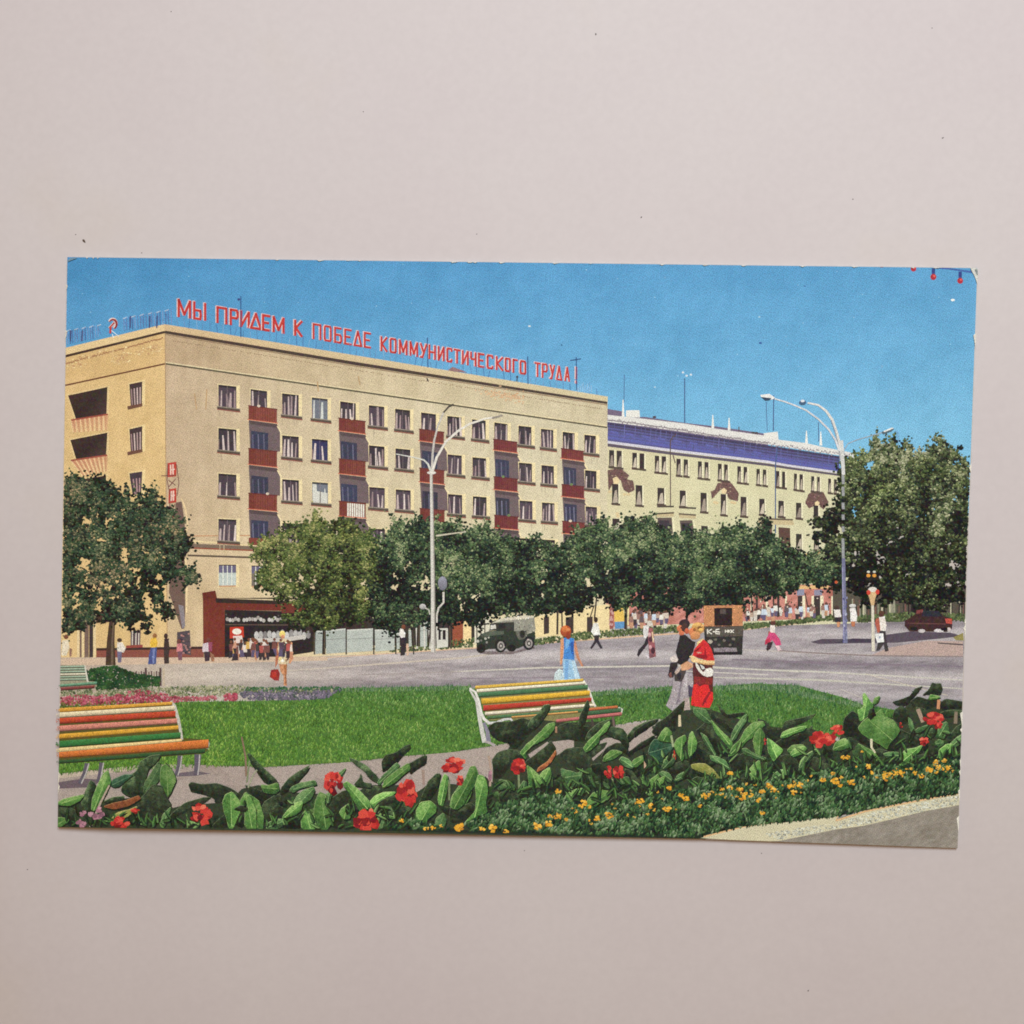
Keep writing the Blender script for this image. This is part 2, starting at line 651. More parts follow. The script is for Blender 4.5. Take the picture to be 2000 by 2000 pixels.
sky = Ink("printed_sky", label="clear blue sky over the roofs in the printed view")
sky.grid((60, 480), (1960, 480), (1960, 1010), (60, 1010), 150, 50, sky_col)
for _ in range(70):                                # rubbed pale specks
    x, y = rng.uniform(140, 1890), rng.uniform(515, 820)
    sky.ell(x, y, rng.uniform(.7, 1.6), rng.uniform(.6, 1.2), (150, 195, 220), n=6, up=False)
for x, y, r, c in ((1034, 637, 2.2, (210, 220, 215)), (1861, 586, 3.2, (235, 235, 225)), (1485, 670, 2.5, (40, 70, 140)), (1097, 674, 1.6, (40, 80, 120)),
                   (1572, 559, 1.5, (50, 90, 150)), (1483, 619, 1.6, (190, 215, 220)), (1279, 756, 1.6, (190, 215, 225))):
    sky.ell(x, y, r * 1.3, r * .8, c, n=7, up=False)
sky.build()

# ------------------------------------------------------------------ the long house in the distance
b2 = Ink("printed_building", label="long cream house with violet roof slope and white balustrade, behind")


def wall2(x, y):
    t = np.clip((x - 1180) / 480, 0, 1)
    c = lerp_pal([(212, 200, 158), (206, 199, 156), (208, 200, 160)], t)
    c += ((vnoise(x, y, 18, 21) - .5) * 10)[:, None]
    return c


b2.grid((1180, 865), (1662, 918), (1662, 1225), (1180, 1225), 40, 24, wall2)
b2.tp("C", [720, 690, 840, 710, 840, 760, 1000, 750, 1300, 795, 1540, 822, 1932, 880, 1932, 990, 720, 800], (112, 96, 118))       # far roof behind the balustrade
b2.poly(T("C", [720, 790, 1932, 965]).tolist() + T("H", [770, 130, 770, 245]).tolist() + T("C", [1932, 1095, 720, 935]).tolist(), (88, 86, 136))
for k in range(5):                                # standing shades of the roof sheets
    a, b = T("C", [720, 795 + k * 13, 1932, 970 + k * 13])
    b2.stroke([a, b, (1640, b[1] + 21)], [2.2, 2.0], mix((66, 62, 96), (98, 98, 158), k / 4), up=False)
for ya, yb, wd, c in ((800, 978, 4, (66, 58, 84)), (822, 1000, 3, (74, 68, 96)), (846, 1022, 2, (72, 66, 100)), (905, 1070, 5, (92, 94, 162)), (880, 1048, 3.4, (90, 92, 156))):
    a, b = T("C", [720, ya, 1932, yb])
    b2.stroke([a, mix(a, b, .5) + (0, .6), b, (1640, b[1] + 21)], wd, c, up=False)
for k in range(46):
    x = 1190 + k * 10.2 + rng.normal(0, 1)
    y0_ = 825 + (x - 1186) * .150
    b2.stroke([(x, y0_), (x - 1, y0_ + rng.uniform(14, 32))], rng.uniform(.7, 1.4), mix((70, 66, 98), (108, 108, 168), rng.random()), up=False)
for k in range(10):
    a, b = T("C", [740 + k * 120, 860 + k * 17, 800 + k * 120, 872 + k * 17])
    b2.stroke([a, b], 4, (94, 96, 162), up=False)
b2.poly(T("C", [720, 735, 1000, 765, 1300, 800, 1530, 838, 1932, 895]).tolist() + T("D", [300, 1385, 520, 1412, 640, 1440, 885, 1488, 890, 1528, 770, 1505]).tolist()
        + T("C", [1932, 958, 1500, 893, 1000, 822, 720, 788]).tolist(), (218, 214, 204))
for k in range(150):                              # the balusters' gaps
    t = k / 150
    p = mix((1187, 818), (1662, 890), t) + (0, rng.uniform(-2, 4))
    b2.ell(p[0], p[1], 1.5, 2.2, mix((120, 104, 112), (176, 168, 164), rng.random()), n=5, up=False)
b2.stroke(T("C", [720, 940, 1200, 1003, 1932, 1090]).tolist() + T("H", [380, 190, 770, 243]).tolist(), [5, 4], (205, 200, 205))
b2.stroke(T("C", [720, 962, 1200, 1026, 1932, 1112]).tolist() + T("H", [380, 208, 770, 262]).tolist(), [6, 4], (92, 80, 92))
b2.stroke(T("C", [720, 775, 1000, 808, 1500, 885, 1932, 950]), 1.6, (130, 118, 120), up=False)
for tile, pts in (("C", [860, 702, 890, 700, 962, 700, 966, 756, 860, 752]), ("D", [200, 1337, 305, 1325, 312, 1392, 200, 1372])):
    b2.tp(tile, pts, (224, 220, 208))
for tile, x, y0, y1 in (("C", 838, 620, 752), ("C", 1515, 735, 835), ("C", 1638, 758, 852), ("D", 522, 1318, 1415), ("D", 630, 1325, 1430)):
    b2.tp(tile, [x - 10, y1, x - 3, y0, x + 3, y0, x + 11, y1], (230, 226, 214), up=False)
for tile, pts, w in (("C", [848, 430, 845, 640], 1.2), ("C", [1303, 460, 1303, 795], 2.0), ("D", [275, 1050, 272, 1320], 2.0), ("D", [218, 1100, 226, 1320], 1.2),
                     ("D", [612, 1255, 615, 1400], 1.6), ("C", [1195, 925, 1196, 1420], 2.0), ("C", [1240, 880, 1210, 905, 1197, 930], 2.0), ("H", [300, 60, 288, 190, 288, 700], 2.2),
                     ("C", [1712, 825, 1714, 862], 2), ("C", [1215, 1040, 1232, 1100], 2.2)):
    b2.stroke(T(tile, pts), w, (70, 90, 130) if tile == "D" or pts[1] < 800 else (92, 72, 66), up=False)
for x, y in ((1290, 415), (1350, 432), (1318, 440)):
    b2.ell(*T("C", [x, y])[0], 2.6, 2.2, (205, 215, 220), n=6, up=False)
for x, y in ((1075, 752), (1845, 872), (1820, 870)):
    b2.ell(*T("C", [x, y])[0], 4, 2.4, (78, 62, 66), n=6, up=False)
for t, pts in (("C", [722, 1152, 800, 1140, 836, 1152, 884, 1190, 868, 1222, 914, 1232, 926, 1302, 880, 1325, 842, 1302, 820, 1228, 790, 1222, 764, 1252, 728, 1308]),
               ("C", [1552, 1250, 1640, 1232, 1680, 1280, 1712, 1330, 1704, 1388, 1640, 1372, 1600, 1305, 1575, 1300, 1508, 1372, 1500, 1312, 1530, 1300]),
               ("H", [540, 402, 600, 380, 650, 392, 690, 470, 652, 522, 604, 486, 540, 514, 512, 470])):
    b2.tex = .22
    b2.tp(t, pts, (108, 78, 72))
    for q in scatter(T(t, pts), 26):
        b2.ell(q[0], q[1], rng.uniform(1, 2.6), rng.uniform(.8, 1.8), mix((96, 68, 64), (176, 150, 120), rng.random() ** 2), n=6, up=False)
    b2.tex = 0
for t, pts in (("C", [760, 1215, 790, 1200, 812, 1225, 800, 1260, 770, 1262]), ("C", [1580, 1300, 1600, 1285, 1622, 1305, 1612, 1330, 1585, 1330]), ("H", [585, 470, 605, 455, 622, 470, 612, 495, 588, 495])):
    b2.tp(t, pts, (225, 200, 150))
for x, y in ((740, 1315), (850, 1335), (880, 1335), (1530, 1395), (1545, 1400), (1660, 1395), (1680, 1400), (795, 1480), (800, 1500)):
    b2.ell(*T("C", [x, y])[0], 4, 3, (214, 190, 140), n=7, up=False)
for t, pts in (("G", [1085, 400, 1222, 392, 1222, 420, 1090, 424]), ("G", [1258, 400, 1388, 410, 1388, 436, 1262, 430]), ("H", [158, 590, 420, 600, 430, 640, 158, 632])):
    b2.tp(t, pts, (196, 176, 132))
    b2.stroke(T(t, pts[:4]), 3, (96, 82, 66), up=False)
b2.tp("H", [310, 655, 398, 662, 402, 835, 318, 830], (92, 66, 56))
b2.tp("H", [160, 640, 262, 645, 262, 730, 165, 720], (110, 84, 70))
b2.stroke(T("H", [280, 870, 420, 880, 640, 850]), 6, (206, 160, 100))
b2.stroke(T("G", [1095, 345, 1222, 345]), 3.4, (80, 70, 60), up=False)
b2.stroke(T("G", [1260, 352, 1390, 358]), 3.4, (80, 70, 60), up=False)
# pink ground floor with pale piers
b2.grid((1180, 1150), (1660, 1140), (1660, 1205), (1180, 1225), 40, 8, lambda x, y: np.column_stack([194 + 0 * x, 124 + 0 * x, 108 + 0 * x]) + ((vnoise(x, y, 8, 5) - .5) * 60)[:, None])
for x0, x1, c in ((360, 375, 0), (455, 490, 1), (492, 512, 0), (575, 625, 1), (560, 578, 0), (626, 650, 0), (710, 735, 0), (215, 232, 0), (100, 116, 0), (140, 150, 1), (300, 318, 1)):
    b2.tp("H", [x0, 1175, x1, 1172, x1 + 2, 1330, x0, 1335], (228, 216, 178) if c == 0 else (62, 52, 50), up=False)
b2.tp("H", [720, 1100, 1800, 1100, 1800, 1370, 720, 1370], (84, 76, 64))
for k in range(60):
    x = rng.uniform(850, 1760)
    b2.stroke(T("H", [x, 1190 + rng.uniform(0, 60), x + rng.uniform(-4, 4), 1340]), rng.uniform(1.2, 4), [(150, 146, 122), (190, 182, 150), (44, 40, 36), (92, 98, 70), (120, 84, 70)][rng.integers(5)], up=False)
b2.tp("H", [450, 1125, 505, 1120, 505, 1170, 450, 1172], (138, 140, 158))
b2.tp("H", [580, 1130, 640, 1128, 640, 1170, 580, 1172], (138, 134, 150), up=False)
b2.tp("H", [380, 1098, 690, 1095, 690, 1118, 390, 1125], (222, 176, 116))
b2o = b2.build()
zb = b2.zmax + STEP


def narrow_window(tile, x0, x1, y0, y1, sill=True):
    x0, x1 = x0 - 2, x1 + 3
    w = Ink("window", b2o, z0=zb)
    w.tp(tile, [x0, y0, x1, y0 + 3, x1, y1, x0, y1 - 3], (58, 48, 46))
    if rng.random() < .8:
        xm = x0 + (x1 - x0) * rng.uniform(.35, .65)
        w.tp(tile, [xm, y0 + (y1 - y0) * .35, xm + (x1 - x0) * .3, y0 + (y1 - y0) * .3, x1 - 3, y1 - 6, x0 + 4, y1 - 6], mix((150, 134, 118), (205, 190, 165), rng.random()))
    w.tp(tile, [x1, y0 + 3, x1 + 9, y0 - 2, x1 + 11, y1, x1, y1], (232, 222, 184))
    if sill:
        w.tp(tile, [x0 - 6, y1 - 6, x1 + 14, y1, x1 + 14, y1 + 16, x0 - 4, y1 + 10], (84, 68, 58))
    w.build()


for tile, xa, xb, y0, y1 in (("C", (735, 768), (792, 825), 1000, 1128), ("C", (910, 940), (965, 995), 1020, 1138), ("C", (1080, 1108), (1132, 1160), 1042, 1168),
                             ("C", (1243, 1270), (1298, 1325), 1065, 1192), ("C", (1405, 1430), (1455, 1480), 1085, 1212), ("C", (1556, 1580), (1603, 1626), 1103, 1228),
                             ("C", (1703, 1725), (1750, 1772), 1122, 1246), ("C", (1847, 1868), (1895, 1916), 1142, 1262), ("H", (295, 315), (340, 358), 230, 352),
                             ("H", (430, 448), (472, 492), 250, 372), ("H", (560, 578), (605, 620), 270, 384), ("H", (688, 705), (732, 748), 288, 395)):
    narrow_window(tile, *xa, y0, y1)
    narrow_window(tile, *xb, y0 + 5, y1 + 6)
for a in (("C", 757, 800, 1255, 1405), ("C", 935, 980, 1265, 1418), ("C", 1100, 1146, 1285, 1412), ("C", 1268, 1308, 1305, 1428), ("C", 1425, 1466, 1322, 1468),
          ("C", 1577, 1612, 1332, 1490), ("C", 1727, 1766, 1352, 1500), ("H", 168, 203, 440, 560), ("H", 312, 348, 455, 576),
          ("H", 445, 480, 470, 588), ("H", 578, 608, 490, 572), ("G", 760, 808, 435, 530), ("G", 938, 988, 450, 540), ("G", 1430, 1474, 490, 580), ("G", 1580, 1618, 500, 580),
          ("H", 445, 483, 705, 826), ("H", 580, 614, 720, 828), ("G", 1735, 1770, 512, 590)):
    narrow_window(*a)
for pts in ([1095, 430, 1205, 428, 1215, 552, 1120, 540], [1265, 450, 1360, 448, 1382, 585, 1280, 575]):
    w = Ink("window", b2o, z0=zb)
    w.tp("G", pts, (96, 80, 74))
    w.tp("G", [pts[0] + 12, pts[1] + 20, pts[2] - 20, pts[3] + 22, pts[4] - 20, pts[5], pts[6] + 6, pts[7]], (64, 54, 60))
    w.tp("G", [pts[2] + 4, pts[3], pts[2] + 14, pts[3], pts[4] + 16, pts[5], pts[4] + 2, pts[5]], (232, 222, 180))
    w.build()

# ------------------------------------------------------------------ the big corner house
b1 = Ink("printed_building", label="big tan corner apartment house with red balconies and roof slogan")
CT, CF, CB = (321, 633), (322.8, 710), (326, 1290)      # the corner: roof, frieze, foot


def fac_r(x, y):
    t = np.clip((x - 322) / 860, 0, 1)
    c = lerp_pal([(194, 168, 134), (203, 182, 146), (206, 189, 153), (207, 193, 158), (205, 192, 158)], t)
    c += ((vnoise(x, y, 40, 31) - .5) * 12 + (vnoise(x, y, 11, 32) - .5) * 9 + (vnoise(x, y * .1, 5, 35) - .5) * 11)[:, None]
    c += np.clip((y - 900) / 300, 0, 1)[:, None] * np.array([10, 8, 0])
    return c


def fac_l(x, y):
    c = np.column_stack([219 + 0 * x, 184 + 0 * x, 124 + 0 * x])
    c += ((vnoise(x, y, 40, 33) - .5) * 12 + (vnoise(x, y, 9, 34) - .5) * 12)[:, None]
    return c


b1.grid((100, 757), (324, 708), (328, 1292), (100, 1296), 30, 50, fac_l)
b1.grid((323, 709), (1187, 834), (1183, 1262), (328, 1292), 90, 45, fac_r)
b1.grid((100, 690), (322, 640), (323, 711), (100, 759), 24, 10, lambda x, y: fac_l(x, y) + np.array([-2, -4, -4]))
b1.grid((322, 640), (1187, 784), (1186, 836), (323, 711), 90, 10, lambda x, y: fac_r(x, y) + np.array([-4, -6, -8]))
b1.poly([(100, 686), (321, 633), (322, 650), (100, 703)], (226, 196, 142))
b1.poly([(321, 633), (1187, 774.5), (1187, 786), (322, 650)], [(214, 184, 138), (208, 192, 150), (204, 188, 146), (208, 176, 130)])
b1.stroke([(100, 702.5), (322, 648.5)], [5, 4.6], (70, 50, 40))
b1.stroke([(322, 648.5), (700, 711), (1186, 787)], [5.5, 6.5, 4.5], (72, 56, 48))
b1.stroke([(322, 653), (700, 716), (1186, 791)], 2, (150, 122, 92), up=False)
for k in range(70):                               # egg-and-dart strip under the cornice
    p = mix((128, 710), (320, 660), k / 70)
    b1.ell(p[0], p[1] + rng.normal(0, .6), 1.8, 2.0, (168, 122, 84), n=5, up=False)
for k in range(200):
    p = mix((326, 664), (1184, 800), k / 200)
    if rng.random() < 0.75:
        b1.ell(p[0], p[1] + rng.normal(0, .4), 1.7, 1.0, (150, 124, 92), n=5, up=False)
b1.stroke([(100, 758.5), (323, 710.5)], [3, 3], (110, 66, 46))
b1.stroke([(323, 710.5), (1186, 835)], [3.2, 3.0], (92, 84, 64))
b1.stroke([(323, 707.6), (1186, 832.2)], 2.2, (222, 204, 160), up=False)
for cx, cy, rx, ry, m in ((150, 712, 20, 6, 26), (238, 700, 22, 11, 50), (290, 684, 28, 9, 60), (200, 690, 60, 5, 40)):           # peeled plaster
    for _ in range(m):
        a, r = rng.uniform(0, 6.28), math.sqrt(rng.random())
        x, y = cx + rx * r * math.cos(a), cy + ry * r * math.sin(a) - .2 * rx * r * math.cos(a)
        b1.ell(x, y, rng.uniform(1, 3), rng.uniform(.8, 1.8), mix((240, 216, 156), (190, 144, 98), np.clip(1.2 - r + rng.normal(0, .35), 0, 1)), rot=-.2, n=6, up=False)
for _ in range(130):
    x = np.clip(rng.normal(985, 26), 915, 1022)
    b1.ell(x, 772 + (x - 980) * .14 + rng.normal(0, 5), rng.uniform(1, 3.2), rng.uniform(.8, 1.6), mix((206, 156, 112), (214, 182, 140), rng.random()), n=6, up=False)
b1.stroke([(322.5, 652), (324, 900), (327, 1290)], 1.4, (172, 138, 98))
for (xa, ya), (xb, yb) in (((380, 768), (384, 800)), ((620, 745), (622, 765)), ((700, 735), (703, 752)), ((404, 760), (402, 800))):
    b1.stroke([(xa, ya), (xb, yb)], 2.5, (190, 156, 110), up=False)
b1.tp("B", [1092, 688, 1102, 690, 1112, 716, 1100, 715], (60, 52, 44))
# belt course above the ground floor
b1.stroke(T("E", [1045, 758, 1545, 798]).tolist() + [(760, 1100), (1183, 1150)], [3.5, 3], (228, 204, 152))
b1.stroke(T("E", [1050, 795, 1545, 815]).tolist() + [(760, 1104)], [8, 8], (122, 104, 86))
b1.stroke(T("E", [1050, 812, 1545, 832]).tolist() + [(760, 1108)], 2.6, (150, 76, 56), up=False)
b1.stroke(T("E", [1030, 868, 1580, 886]).tolist() + [(760, 1122)], [3.6, 3.6], (96, 80, 66))
b1.stroke(T("E", [1020, 722, 1500, 718]), 1.8, (198, 142, 100), up=False)
# loggias of the left facade
for pts, rail in ((T("A", [128, 1130, 425, 1066, 418, 1268, 192, 1322]), T("A", [150, 1316, 430, 1272, 430, 1392, 165, 1410])),
                  (T("A", [145, 1466, 425, 1410]).tolist() + T("E", [415, 112, 192, 152]).tolist(), T("E", [150, 152, 425, 112, 425, 232, 240, 275])),
                  (T("E", [250, 292, 415, 265, 415, 420, 240, 430]), None)):
    pts = np.asarray(pts)
    b1.poly(pts + [(-3, -2), (4, -3), (4, 3), (-3, 2)], (226, 196, 138))
    b1.poly(pts, [(66, 46, 40), (58, 46, 42), (78, 58, 52), (52, 38, 34)])
    if rail is not None:
        b1.poly(rail, [(206, 140, 104), (206, 150, 108), (222, 184, 128), (220, 176, 124)])
        for k in range(16):
            a, b = mix(rail[0], rail[1], k / 16), mix(rail[3], rail[2], k / 16)
            b1.stroke([a, b], 1.5, (188, 130, 96) if k % 2 else (236, 204, 150), up=False)
        b1.stroke([rail[0], rail[1]], 3, (158, 78, 62))
# shade of the corner sign on the wall
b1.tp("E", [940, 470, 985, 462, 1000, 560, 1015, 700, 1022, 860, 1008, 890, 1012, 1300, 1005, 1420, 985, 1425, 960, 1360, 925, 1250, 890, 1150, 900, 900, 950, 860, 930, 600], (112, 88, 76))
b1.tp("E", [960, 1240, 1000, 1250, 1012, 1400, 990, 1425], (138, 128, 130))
b1.stroke(T("E", [985, 440, 1015, 520, 1030, 640, 1018, 700]), 3, (230, 200, 150))
b1.stroke(T("E", [1010, 890, 1025, 960, 1022, 1300]), 3, (236, 208, 156))
# plinth and ground floor of the left facade
b1.tp("E", [190, 1300, 480, 1290, 480, 1340, 330, 1345, 190, 1420], (84, 58, 46))
b1.tp("P", [200, 60, 600, 60, 590, 130, 340, 150, 200, 200], (78, 54, 46))
for x0, x1, c in ((205, 222, 0), (225, 240, 1), (242, 258, 0), (262, 296, 1), (300, 330, 2), (332, 352, 0)):
    b1.tp("P", [x0, 130, x1, 120, x1, 415, x0, 420], ((226, 200, 150), (120, 96, 84), (66, 54, 54))[c], up=False)
b1.tp("P", [355, 352, 1200, 338, 1200, 440, 355, 450], (140, 78, 64))
b1.stroke(T("P", [355, 355, 1200, 342]), 5, (66, 46, 40))
b1.tp("P", [625, 215, 705, 200, 700, 320, 625, 325], (96, 78, 78))
for x in (640, 668, 690):
    b1.stroke(T("P", [x, 210, x - 2, 320]), 1.8, (222, 210, 190), up=False)
b1.tp("P", [590, 325, 720, 318, 720, 340, 590, 345], (150, 70, 60))
b1.tp("P", [990, 220, 1090, 205, 1100, 400, 990, 380], (84, 72, 76))
for k in range(30):
    b1.ell(*T("P", [rng.uniform(995, 1095), rng.uniform(215, 390)])[0], 2.4, 1.8, (170, 120, 110) if k % 3 else (60, 50, 56), n=5, up=False)
# shop front with red stone portal
b1.tp("E", [1145, 1150, 1240, 1135, 1252, 1190, 1932, 1225, 1932, 1290, 1310, 1280, 1310, 1560, 1148, 1560], (116, 50, 38))
b1.poly(T("P", [1198, 90, 1365, 90, 1365, 445, 1205, 455]), (120, 52, 40))
b1.tp("E", [1140, 1150, 1238, 1134, 1250, 1185, 1146, 1210], (104, 46, 34))
b1.tp("E", [1240, 1192, 1700, 1186, 1932, 1200], (52, 40, 34))
b1.poly(T("E", [1240, 1192, 1932, 1218, 1932, 1242, 1246, 1226]).tolist(), (54, 42, 36))
b1.poly(T("P", [1365, 45]).tolist() + T("Q", [500, 60, 700, 80, 700, 330, 500, 380]).tolist() + T("P", [1610, 440, 1365, 430]).tolist(), (44, 36, 36))
b1.poly(T("F", [150, 1060, 650, 1050, 650, 1290, 150, 1300]), (58, 44, 40))
b1.poly(T("F", [0, 1075, 640, 1050, 640, 1140, 0, 1150]), (112, 50, 40))
b1.stroke(T("P", [1370, 160]).tolist() + T("Q", [480, 165]).tolist(), 2, (96, 78, 66))
for k in range(34):
    x, y = 1385 + k * 22, 122
    if k % 9 in (5,):
        continue
    p = T("P", [x, y + rng.normal(0, 5)])[0]
    if p[0] < 600:
        b1.ell(p[0], p[1], 3.4, 4.0, mix((150, 140, 130), (205, 200, 190), rng.random()), n=7, up=False)
for k in range(13):
    p = T("Q", [85 + k * 34, 240 + rng.normal(0, 8)])[0]
    b1.ell(p[0], p[1], 4.6, 8, mix((130, 124, 120), (200, 196, 188), rng.random()), n=8, up=False)
b1.stroke(T("Q", [30, 285, 300, 280, 470, 255]), 8, (198, 190, 178))
b1.tp("P", [1405, 180, 1512, 176, 1516, 260, 1405, 270], (196, 58, 40))
b1.ell(*T("P", [1460, 215])[0], 9, 6, (232, 226, 206))
b1.tp("P", [1430, 250, 1500, 246, 1516, 330, 1440, 345], (226, 206, 192))
# dark understorey and pale wall to the right of the shop
b1.poly(T("F", [640, 1060, 1000, 1000, 1350, 1150, 1350, 1410, 640, 1390]), (58, 50, 44))
b1.poly(T("F", [1290, 1180, 1370, 1180, 1370, 1390, 1290, 1395]), (150, 78, 52))
for x0, x1, c in ((1372, 1432, 0), (1432, 1456, 2), (1456, 1570, 1), (1470, 1478, 2), (1500, 1508, 2), (1530, 1538, 2)):
    b1.poly(T("F", [x0, 1130, x1, 1120, x1, 1370, x0, 1380]), ((236, 206, 146), (214, 206, 180), (60, 50, 44))[c], up=False)
b1.tp("G", [160, 1180, 740, 1080, 740, 1300, 160, 1330], (230, 206, 150))
for x, w in ((240, 40), (405, 60), (565, 44)):
    b1.tp("G", [x, 1180, x + w, 1175, x + w, 1300, x, 1310], (66, 54, 50), up=False)
b1o = b1.build()
zb = b1.zmax + STEP

COLS = [(426.6, 461.8, 0), (489.5, 521.8, (485.6, 541)), (551, 583.5, 0), (609, 640, 0), (664.4, 695, (661.8, 713.6)), (720.3, 750.6, 0), (771.8, 801, 0),
        (822.5, 851.5, (819, 867)), (873.5, 901.2, 0), (921.9, 948.6, 0), (965.4, 991.3, (964, 1010)), (1012.6, 1038, 0), (1056.4, 1080.7, 0),
        (1098.9, 1122.2, (1096.3, 1139.8)), (1141.3, 1163.6, 0)]
ROWS = [(751.2, 849.0), (835.9, 918.1), (924.7, 988.8), (1013.2, 1059.0)]


def rowy(r, x):
    t = (x - 426.6) / (1141.3 - 426.6)
    return ROWS[r][0] + (ROWS[r][1] - ROWS[r][0]) * t


def pane(w, x0, x1, y0a, y0b, h, pale=False, blue=False):
    """glass, curtains and pale reveal of one window, drawn with its own perspective"""
    y1a, y1b = y0a + h * 1.0, y0b + h
    dark = mix((58, 50, 54), (84, 70, 78), rng.random())
    if blue:
        dark = mix((54, 54, 86), (64, 66, 110), rng.random())
    if pale:
        dark = (112, 116, 124)
    w.poly([(x0 - 1.6, y0a - 2), (x1 + 1, y0b - 1.6), (x1 + 6.5, y0b - 2.5), (x1 + 6.5, y1b), (x0, y1a)], (233, 212, 160))
    w.poly([(x0, y0a), (x1, y0b), (x1, y1b), (x0, y1a)], dark)
    w.poly([(x0, y0a), (x1, y0b), (x1, y0b + 4), (x0, y0a + 4)], mix(dark, (34, 28, 28), .6))
    nb = rng.integers(2, 5)
    wd = x1 - x0
    for k in range(nb):
        u = (k + rng.uniform(.2, .7)) / nb
        xa = x0 + wd * u
        ww = wd * rng.uniform(.07, .15)
        yt = y0a + h * rng.uniform(.08, .45)
        lean = rng.uniform(-1, 1) * 2.2
        c = mix((150, 126, 124), (226, 208, 196), rng.random()) if not pale else (206, 206, 196)
        w.poly([(xa, yt), (xa + ww * .7, yt), (xa + ww + lean, y1a + (y1b - y1a) * u - 2), (xa - ww * .2 + lean, y1a + (y1b - y1a) * u - 2)], c, up=(k == 0))
    w.stroke([(x0 + wd * .5, y0a + 3), (x0 + wd * .5, y1a)], 1.3, mix(dark, (150, 130, 128), .5))
    w.stroke([(x0 + 1, y0a + h * .5), (x0 + 1, y1a)], 1.6, (140, 112, 108), up=False)


def sill(w, x0, x1, ya, yb):
    for _ in range(rng.integers(1, 5)):
        xx, ln_ = rng.uniform(x0 - 1, x1 + 5), rng.uniform(6, 20)
        base_ = fac_r(np.array([xx]), np.array([yb + 10.0]))[0]
        w.stroke([(xx, yb + 3), (xx + rng.normal(0, .6), yb + 4 + ln_)], [rng.uniform(1.5, 4), .8], base_ * rng.uniform(.90, .965), up=False)
    w.poly([(x0 - 2.5, ya - 1.5), (x1 + 7, yb - 1), (x1 + 7.5, yb + 4.5), (x0 - 2, ya + 4)], (88, 74, 62))
    w.stroke([(x0 - 2.5, ya + 4), (x1 + 7.5, yb + 5)], 1.7, (150, 84, 70), up=False)
    w.stroke([(x0 - 2, ya - 1.5), (x1 + 6.5, yb - 1.2)], 1.6, (150, 140, 122), up=False)


